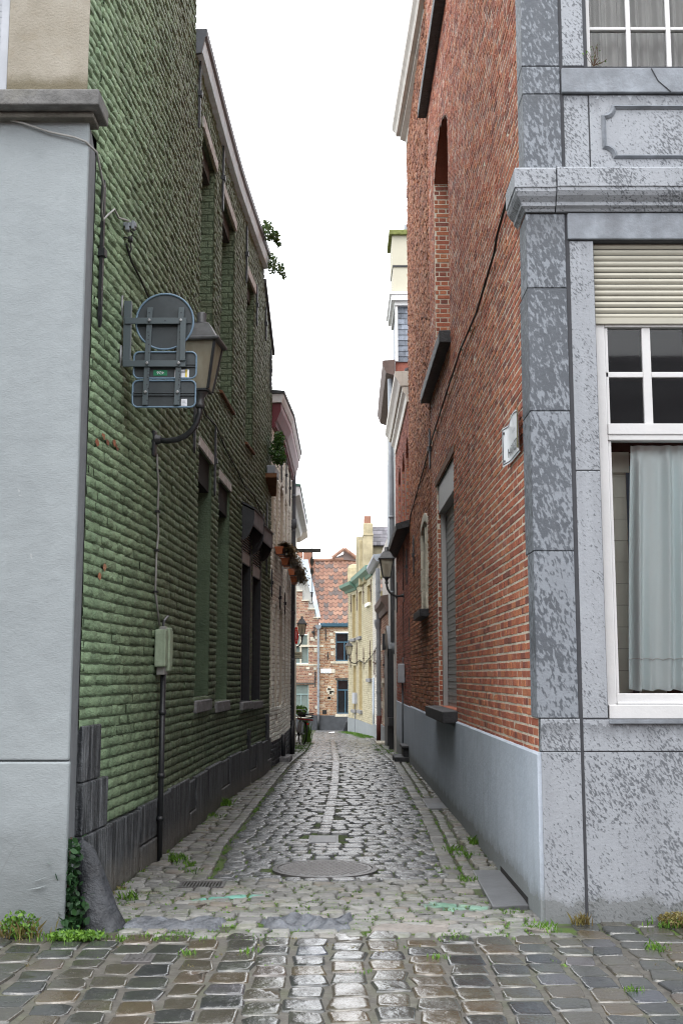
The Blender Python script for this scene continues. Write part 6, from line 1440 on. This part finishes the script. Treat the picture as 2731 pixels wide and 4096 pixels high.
def cz(x, y):
    return gz(y)
OBST = []
def blocked(x, y): return any(f(x, y) for f in OBST)
OBST.append(lambda x, y: (x + .137) ** 2 + ((y - 9.95)) ** 2 < .455 ** 2)
OBST.append(lambda x, y: -.37 < x < .05 and 11.42 < y < 12.06)
OBST.append(lambda x, y: -1.27 < x < -.89 and 9.05 < y < 9.36)
OBST.append(lambda x, y: 1.02 + (y - 8.28) * .02 < x and 8.26 < y < 9.82 and x < 1.4)
OBST.append(lambda x, y: 1.02 < x < 1.4 and 14.2 < y < 15.4)
OBST.append(lambda x, y: -1.25 < x < -1.06 and 6.77 < y < 6.98)
def sett(mb, cx, cy, lx, ly, rot=0, h=.0, detail=2, rnd=.02, zf=cz, top=.012, tone=None, rough=.004, tilt=.03):
    """one worn sett: chamfered plan, rounded shoulders"""
    ca, sa = math.cos(rot), math.sin(rot); hx, hy = lx / 2, ly / 2; ch = min(hx, hy) * .26
    base = [(-hx + ch, -hy), (hx - ch, -hy), (hx, -hy + ch), (hx, hy - ch), (hx - ch, hy), (-hx + ch, hy), (-hx, hy - ch), (-hx, -hy + ch)] if detail > 1 else [(-hx, -hy), (hx, -hy), (hx, hy), (-hx, hy)]
    tn = U(0, 1) if tone is None else tone; z0 = zf(cx, cy) + h; tx, ty = U(-tilt, tilt), U(-tilt, tilt); rings = []
    jx = [(U(-1, 1) * rnd * .3, U(-1, 1) * rnd * .3) for _ in base]
    for ins, dz in ((0, -.035), (.04, -top), (.10, -top * .28), (.20, -top * .06), (.32, -top * .02), (.70, 0))[:(6 if detail > 1 else 4)]:
        rg = []
        for (x, y), (a, b) in zip(base, jx):
            x, y = (x + a) * (1 - ins * (1 if detail > 1 else .6)), (y + b) * (1 - ins * (1 if detail > 1 else .6))
            rg.append(mb.V((cx + x * ca - y * sa, cy + x * sa + y * ca, z0 + dz + tx * x + ty * y + U(-rough, rough) * (0 if ins == 0 else 1)), tn))
        rings.append(rg)
    n = len(base)
    for a, b in zip(rings, rings[1:]):
        for k in range(n): mb.F([a[k], a[(k + 1) % n], b[(k + 1) % n], b[k]])
    mb.F(rings[-1])
# the crossing street: large setts in columns that run away from the viewer
mb = MB(); xs = []; x = -5.2
fz = lambda x, y: gz(y)
while x < 5.2:
    wd = U(.19, .225); y = 3.2 + U(0, .12); ph = U(-.03, .03)
    yend = 7.84 if x > 1.28 else (7.50 if x < -1.6 else 7.36)
    while y < yend:
        ln = U(.205, .265); cy = y + ln / 2
        fan = (cy - 5.2) * (x - 0) * .012
        if not blocked(x + wd / 2, cy): sett(mb, x + wd / 2 + U(-.008, .008) + fan, cy + U(-.006, .006), wd - .013 + U(-.012, .004), ln - .010 + U(-.012, .003), U(-.06, .06), U(-.005, .004), 2, .06, fz, .008, None, .0016, .014)
        y += ln
    x += wd
mb.build('cobbled_road', 'sett_road', smooth=True, kind='structure')
# rough pale setts at the mouth of the alley
mb = MB(); y = 7.42
big = [(-1.08, 7.78, .64, .30), (-.23, 7.80, .58, .36), (.44, 7.66, .50, .16)]
while y < 9.35:
    ry = U(.105, .14); xl = -1.85 if y < 8.2 else wallL(y); xr = wallR(y); x = xl + U(0, .05); xe = xr
    if y < 7.9: xl, xe = -1.40, 1.36; x = xl
    while x < xe - .03:
        lx = U(.11, .19); cx = x + lx / 2; cy = y + ry / 2 + U(-.016, .016)
        if not blocked(cx, cy) and not any(abs(cx - b[0]) < b[2] / 2 + .02 and abs(cy - b[1]) < b[3] / 2 + .02 for b in big):
            sett(mb, cx, cy, lx - .008, ry - .009, U(-.13, .13), U(-.007, .007), 2, .045, fz, .016, None, .004)
        x += lx
    y += ry
mb.build('rough_paving', 'sett_rough', smooth=True, kind='structure')
# alley carriageway: transverse courses
mb = MB(); y = 9.36
while y < 54.5:
    far = y > 24; ry = U(.150, .172) * (1 if y < 24 else (1.25 if y < 38 else 1.6)); xl, xr = LX(y), RX(y)
    if y > 42: xr = min(wallR(y) - .45, xr)
    x = xl + U(0, .06); skew = U(-.02, .02)
    while x < xr - .04:
        lx = U(.13, .24) * (1 if not far else 1.15); cx = x + lx / 2; cy = y + ry / 2 + skew * (cx) + U(-.005, .005) + .05 * abs(cx - CX(y)) 
        mid = y > 12.06 and abs(cx - CX(y)) < .09 + (.02 if far else 0) and y < 40
        if not blocked(cx, cy) and not mid:
            sett(mb, cx, cy, min(lx, xr - x + .03) - .008, ry - .011, skew + .05 * (1 if cx > CX(y) else -1), U(-.008, .008), 2 if y < 20 else 1, .024, cz, .011, None, .0012, .016)
        x += lx
    y += ry
# centre channel and edge courses: stones laid lengthwise
def course(f, y0, y1, wd, ln, mb, zf=cz, tone=None):
    y = y0
    while y < y1:
        l = U(*ln) * (1 if y < 24 else 1.5); cx = f(y + l / 2); a = -math.atan2(f(y + l) - f(y), l)
        if not blocked(cx, y + l / 2): sett(mb, cx + U(-.006, .006), y + l / 2, wd - .016, l - .018, a, U(-.005, .004), 2 if y < 22 else 1, .02, zf, .010, tone, .0015)
        y += l
course(CX, 11.0, 40, .16, (.18, .28), mb, lambda x, y: cz(x, y) + .003, .85)
mb.build('alley_paving', 'sett_alley', smooth=True, kind='structure')
mb = MB()
fz2 = lambda x, y: gz(y) + .012
course(lambda y: LX(y) - .075, 9.4, 50, .13, (.17, .27), mb, fz2); course(lambda y: RX(y) + .085, 9.4, 50, .15, (.18, .30), mb, fz2); course(lambda y: RX(y) + .225, 9.4, 24, .11, (.15, .24), mb, fz2)
y = 9.36
while y < 50:
    k = 1 if y < 24 else 1.7; ry = U(.10, .125) * k
    for xl, xr in ((wallL(y) + .0, LX(y) - .14), (RX(y) + (.285 if y < 24 else .17), wallR(y) - .005)):
        x = xl + U(0, .04)
        while x < xr - .03:
            lx = U(.12, .20) * k; lx = min(lx, xr - x + .02); cx = x + lx / 2; cy = y + ry / 2 + U(-.01, .01)
            if not blocked(cx, cy) and lx > .05: sett(mb, cx, cy, lx - .010, ry - .012, U(-.06, .06) - (.25 if xl < 0 and y < 20 else 0), U(-.008, .008), 2 if y < 16 else 1, .025, fz2, .014, None, .003)
            x += lx
    y += ry
mb.build('side_paving', 'sett_edge', smooth=True, kind='structure')
# broken bluestone slabs at the threshold
def rough_slab(mb, cx, cy, lx, ly, h, n=26, m_=14, amp=.012, tn=.5, seed=0):
    random.seed(seed); ph = [U(0, 6) for _ in range(6)]; I_ = []
    for j in range(m_ + 1):
        row_ = []
        for i in range(n + 1):
            u_, v_ = i / n * 2 - 1, j / m_ * 2 - 1
            e = 1 + .10 * math.sin(3 * u_ + ph[0]) + .05 * math.sin(7 * u_ + ph[1]) ; ex = 1 + .08 * math.sin(3 * v_ + ph[2])
            sq = math.sqrt(max(0, 1 - .38 * u_ * u_))
            ed = max(abs(u_), abs(v_)); z = h - (.03 if ed > .97 else 0) + amp * (math.sin(5 * u_ + 3 * v_ + ph[3]) + .6 * math.sin(11 * u_ - 7 * v_ + ph[4]) + .4 * math.sin(17 * v_ + 5 * u_ + ph[5])) * (1 if ed < .97 else .2) - .02 * max(0, ed - .7)
            row_.append(mb.V((cx + u_ * lx / 2 * ex, cy + v_ * ly / 2 * e * sq, z), tn))
        I_.append(row_)
    for j in range(m_):
        for i in range(n): mb.F([I_[j][i], I_[j][i + 1], I_[j + 1][i + 1], I_[j + 1][i]])
for (cx, cy, lx, ly), mt, lab, am in ((big[0], 'rough_slab', 'broken bluestone slab at the left of the alley mouth', .014), (big[1], 'rough_slab', 'lumpy blue-grey bluestone slab in the middle of the alley mouth', .022), (big[2], 'pink_slab', 'worn pinkish flat slab at the right of the alley mouth', .005)):
    mb = MB(); rough_slab(mb, cx, cy, lx, ly, .012, amp=am, seed=int(abs(cx) * 100)); tag(mb.build('threshold_slab', mt, loc=(cx, cy, 0), smooth=True), lab, 'paving slab', 'worn slabs across the alley mouth')
random.seed(33)
mb = MB(); mb.plate([(1.045, 8.29), (1.30, 8.33), (1.345, 9.79), (1.075, 9.80)], 'z', -.03, .014); tag(mb.build('bluestone_slab', 'slab', loc=(1.2, 9, 0), bevel=.006), 'large smooth bluestone slab against the foot of the blue grey plinth', 'paving slab')
# iron covers and grates
t = thing('manhole_cover', 'round cast iron manhole cover with a chequered top in the middle of the alley', 'manhole cover', (-.137, 9.95, 0))
mb = MB(); mb.lathe((-.137, 9.95, -.03), [(.44, 0), (.44, .033), (.40, .035), (.398, .024), (.392, .024), (.39, .034), (.0, .034)], 48); mb.build('lid', 'cast_iron', t)
mb = MB(); s = .048
for i in range(-9, 10):
    for j in range(-9, 10):
        x, y = i * s + (j % 2) * s / 2, j * s * .8
        if x * x + y * y < .355 ** 2: mb.hexa([(-.137 + x - .017, 9.95 + y - .012, .003), (-.137 + x + .017, 9.95 + y - .012, .003), (-.137 + x + .017, 9.95 + y + .012, .003), (-.137 + x - .017, 9.95 + y + .012, .003), (-.137 + x - .012, 9.95 + y - .008, .011), (-.137 + x + .012, 9.95 + y - .008, .011), (-.137 + x + .012, 9.95 + y + .008, .011), (-.137 + x - .012, 9.95 + y + .008, .011)], 0, U(.4, .8))
mb.build('chequer_studs', 'cast_iron', t)
t = thing('inspection_cover', 'rectangular iron inspection cover set in the central channel', 'manhole cover', (-.16, 11.73, 0))
mb = MB(); mb.box(-.34, .015, 11.43, 12.04, -.05, -.03); mb.build('frame', 'room_dark', t); mb = MB(); mb.box(-.325, -.03, 11.46, 12.0, -.03, -.006); mb.box(-.30, -.055, 11.50, 11.96, -.006, -.002, 0, .9); mb.build('lid', 'slab', t, bevel=.005)
t = thing('drain_grate', 'rectangular cast iron drain grate at the left edge of the alley', 'drain grate', (-1.07, 9.2, 0))
mb = MB(); mb.box(-1.25, -.90, 9.07, 9.095, -.05, .004); mb.box(-1.25, -.90, 9.32, 9.345, -.05, .004); mb.box(-1.25, -1.225, 9.095, 9.32, -.05, .004); mb.box(-.925, -.90, 9.095, 9.32, -.05, .004); mb.build('frame', 'cast_iron', t); mb = MB()
for k in range(12): mb.box(-1.222 + k * .0248, -1.210 + k * .0248, 9.095, 9.32, -.03, .001)
mb.build('bars', 'cast_iron', t); mb = MB(); mb.box(-1.225, -.925, 9.095, 9.32, -.06, -.05); mb.build('sump', 'room_dark', t)
t = thing('cellar_cover', 'small square bluestone and iron cellar cover at the right wall', 'manhole cover', (1.17, 14.8, 0))
mb = MB(); mb.box(1.04, 1.27, 14.22, 14.75, -.03, .016); mb.build('stone_half', 'slab', t, bevel=.006); mb = MB(); mb.box(1.04, 1.27, 14.77, 15.35, -.03, .014); mb.build('iron_half', 'cast_iron', t, bevel=.006)
t = thing('iron_cover', 'small square iron lid in the road in front of the guard stone', 'manhole cover', (-1.155, 6.87, 0))
mb = MB(); mb.box(-1.24, -1.07, 6.785, 6.965, -.03, .004); mb.build('lid', 'cast_iron', t, bevel=.004); mb = MB()
for k in range(5): mb.box(-1.225 + k * .03, -1.21 + k * .03, 6.80, 6.95, .004, .008)
mb.lathe((-1.155, 6.87, .004), [(.035, 0), (.035, .006), (.0, .006)], 14); mb.build('ribs', 'cast_iron', t)

# ------------------------------------------------------------------ weeds, moss, ivy
random.seed(5)
mb = MB()
def tuft(x, y, n, sp, h, m=0, an=(1, 1)): blades(mb, n, (x, y, gz(y) - .01), sp, h, .0045, .7, m, an)
for _ in range(520):      # moss and grass in the joints of the rough setts
    x, y = U(-1.5, 1.3), 7.45 + abs(random.gauss(0, 1.0)); 
    if y > 11 or blocked(x, y): continue
    tuft(x, y, 7, .02, .013, 0, (1.5, .5))
for _ in range(230):      # along the edge courses
    y = U(9.4, 17); x = random.choice((LX(y) - .14, RX(y) + .16, RX(y) + .01, LX(y))) + random.gauss(0, .02); tuft(x, y, 8, .018, .017, 0, (.6, 1.6))
for _ in range(200):
    y = 8.4 + U(0, 1) ** 1.6 * 16; x = random.choice((wallL(y) + U(.0, .08), wallL(y) + U(.02, .3), wallR(y) - U(.0, .06))); tuft(x, y, 11, .025, .024, random.choice((0, 0, 1)), (.7, 1.5))
for _ in range(160):      # grass by the far corners
    y = U(42, 52); x = wallR(y) - U(0, .5) ** 1.3; tuft(x, y, 22, .10, .06, 0)
for _ in range(70): y = U(27, 36); tuft(-1.2 + U(-.1, .3), y, 14, .08, .06)
for _ in range(50): y = U(26, 34); tuft(wallR(y) - U(0, .35), y, 14, .08, .05)
for x, y, n, sp, h in ((-1.30, 10.05, 60, .045, .06), (-1.42, 10.35, 70, .045, .08), (-1.22, 9.75, 50, .05, .05), (-1.53, 8.6, 50, .05, .07), (-1.0, 7.5, 40, .06, .02), (-.85, 7.4, 30, .05, .02), (-1.1, 7.38, 40, .06, .02), (.98, 9.4, 50, .04, .04), (.92, 9.9, 40, .05, .04), (1.12, 8.2, 50, .06, .025), (1.0, 7.5, 30, .07, .02), (1.2, 7.75, 40, .06, .02), (1.29, 7.65, 60, .05, .05), (.7, 7.42, 50, .05, .03), (1.28, 11.25, 80, .04, .10), (-.5, 7.4, 40, .06, .02), (1.85, 7.1, 40, .04, .04), (-1.45, 14.6, 90, .06, .10), (-1.46, 13.4, 60, .06, .07), (1.1, 10.6, 60, .05, .05), (1.02, 10.9, 60, .05, .06), (-.55, 7.05, 25, .03, .03), (-.9, 7.0, 25, .03, .03), (.55, 6.9, 25, .03, .03), (1.5, 6.2, 25, .03, .03), (.1, 6.6, 20, .03, .02)): tuft(x, y, n, sp, h)
for _ in range(50): x = U(-2.6, 2.4); y = U(6.6, 7.4); tuft(x, y, 7, .02, .012, random.choice((0, 1)))
for _ in range(26): tuft(U(-1.9, -1.0), 7.40 + random.gauss(0, .05), 14, .035, .022)
mb.build('joint_grass', ['leaf_bright', 'straw'], loc=(0, 9, 0)); o = bpy.data.objects['joint_grass']; tag(o, 'short green grass and moss growing in the paving joints and along the walls', 'grass', kind='stuff')
def clump(lab, c, n, r, sz, mats, nb=0, bh=.1, cat='plant', name='weed_clump', z=0):
    m_ = MB(); leaves(m_, n, lambda: ell(Vector((c[0], c[1], z + r[2] * .8)), *r), sz, .9)
    if nb: blades(m_, nb, (c[0], c[1], z), r[0] * .6, bh, .004, .6, 1, (1, .5))
    return tag(m_.build(name, mats, loc=(c[0], c[1], z)), lab, cat)
clump('feathery green weed with dry stalks at the foot of the grey corner house', (-1.98, 7.40, 0), 330, (.12, .06, .09), .016, ['leaf_bright', 'straw'], 60, .10)
clump('brownish dry weed clump further left at the foot of the grey corner house', (-2.22, 7.42, 0), 110, (.16, .06, .05), .014, ['straw', 'straw'], 90, .07)
clump('bright green cushion of weeds in front of the guard stone', (-1.62, 7.34, 0), 620, (.18, .075, .028), .016, ['leaf_bright', 'leaf_bright'], 120, .05)
clump('round mossy cushion at the foot of the stone front on the right', (2.18, 7.72, 0), 750, (.15, .07, .05), .012, ['straw', 'leaf_bright'], 160, .05)
clump('wisp of dry straw at the foot of the bluestone quoin', (1.55, 7.76, 0), 10, (.05, .03, .02), .01, ['straw', 'straw'], 60, .07)
m_ = MB()
for k in range(420):
    z = abs(random.gauss(0, .16)) if k < 260 else U(0, .55); x = -1.74 + random.gauss(0, .045) + (.03 if z < .2 else 0) - z * .03; y = 7.60 + random.gauss(0, .05) + z * .15
    leaves(m_, 1, lambda: (x, y, z + .02), .026, 1.3)
m_.tube([(-1.72, 7.6, 0), (-1.75, 7.65, .25), (-1.76, 7.75, .55)], .006, 5, 1)
tag(m_.build('ivy', ['leaf_ivy', 'twig'], loc=(-1.73, 7.6, 0)), 'dark ivy climbing behind the guard stone', 'ivy')
m_ = MB(); c = Vector((1.83, 7.86, 5.985))
for k in range(14):
    e = c + Vector((U(-.07, .10), U(-.05, .02), U(.03, .15))); mid = c.lerp(e, .5) + Vector((U(-.02, .02), 0, 0)); m_.tube([c, mid, e], .0022, 4, 1); leaves(m_, 2, lambda: e + Vector((U(-.02, .02), 0, U(-.03, .01))), .009)
tag(m_.build('twiggy_weed', ['leaf_bright', 'twig'], loc=tuple(c)), 'twiggy little weed in the corner of the upper window', 'plant')
m_ = MB(); m_.poly([(-.55, 49.0, gz(49) + .03), (-.30, 48.9, gz(49) + .03), (-.28, 49.3, gz(49) + .06), (-.5, 49.4, gz(49) + .04)]); tag(m_.build('paper_scrap', 'enamel', loc=(-.4, 49, gz(49))), 'scrap of white paper on the far cobbles', 'litter')

# ------------------------------------------------------------------ unseen house row added behind the camera to darken pane reflections and front light
oph = thing('added_facing_house', 'long plain brick house row behind the camera, added unseen to dim window reflections', 'house', (0, -7.0, 0))
OW = [(1.5 + k * 3.2, 2.5 + k * 3.2, z, z + 1.7) for k in range(8) for z in (1.0, 4.2)]
mb = MB(); mb.box(-14, 14, -11, -7.04, 0, 6.4); mb.build('wall', 'red_dark', oph)
mb = MB(); mb.hexa([(-14, -11, 6.4), (14, -11, 6.4), (14, -6.8, 6.4), (-14, -6.8, 6.4), (-14, -9.1, 8.6), (14, -9.1, 8.6), (14, -8.9, 8.6), (-14, -8.9, 8.6)]); mb.build('roof', 'slate_dark', oph)
for h in OW:
    mb = MB(); mb.box(-14 + h[0], -14 + h[1], -7.05, -7.0, h[2], h[3]); f = mb.build('window', 'white_paint', oph)
    mb = MB(); mb.box(-14 + h[0] + .08, -14 + h[1] - .08, -7.02, -6.995, h[2] + .08, h[3] - .08); mb.build('pane', 'dark_glass', f)
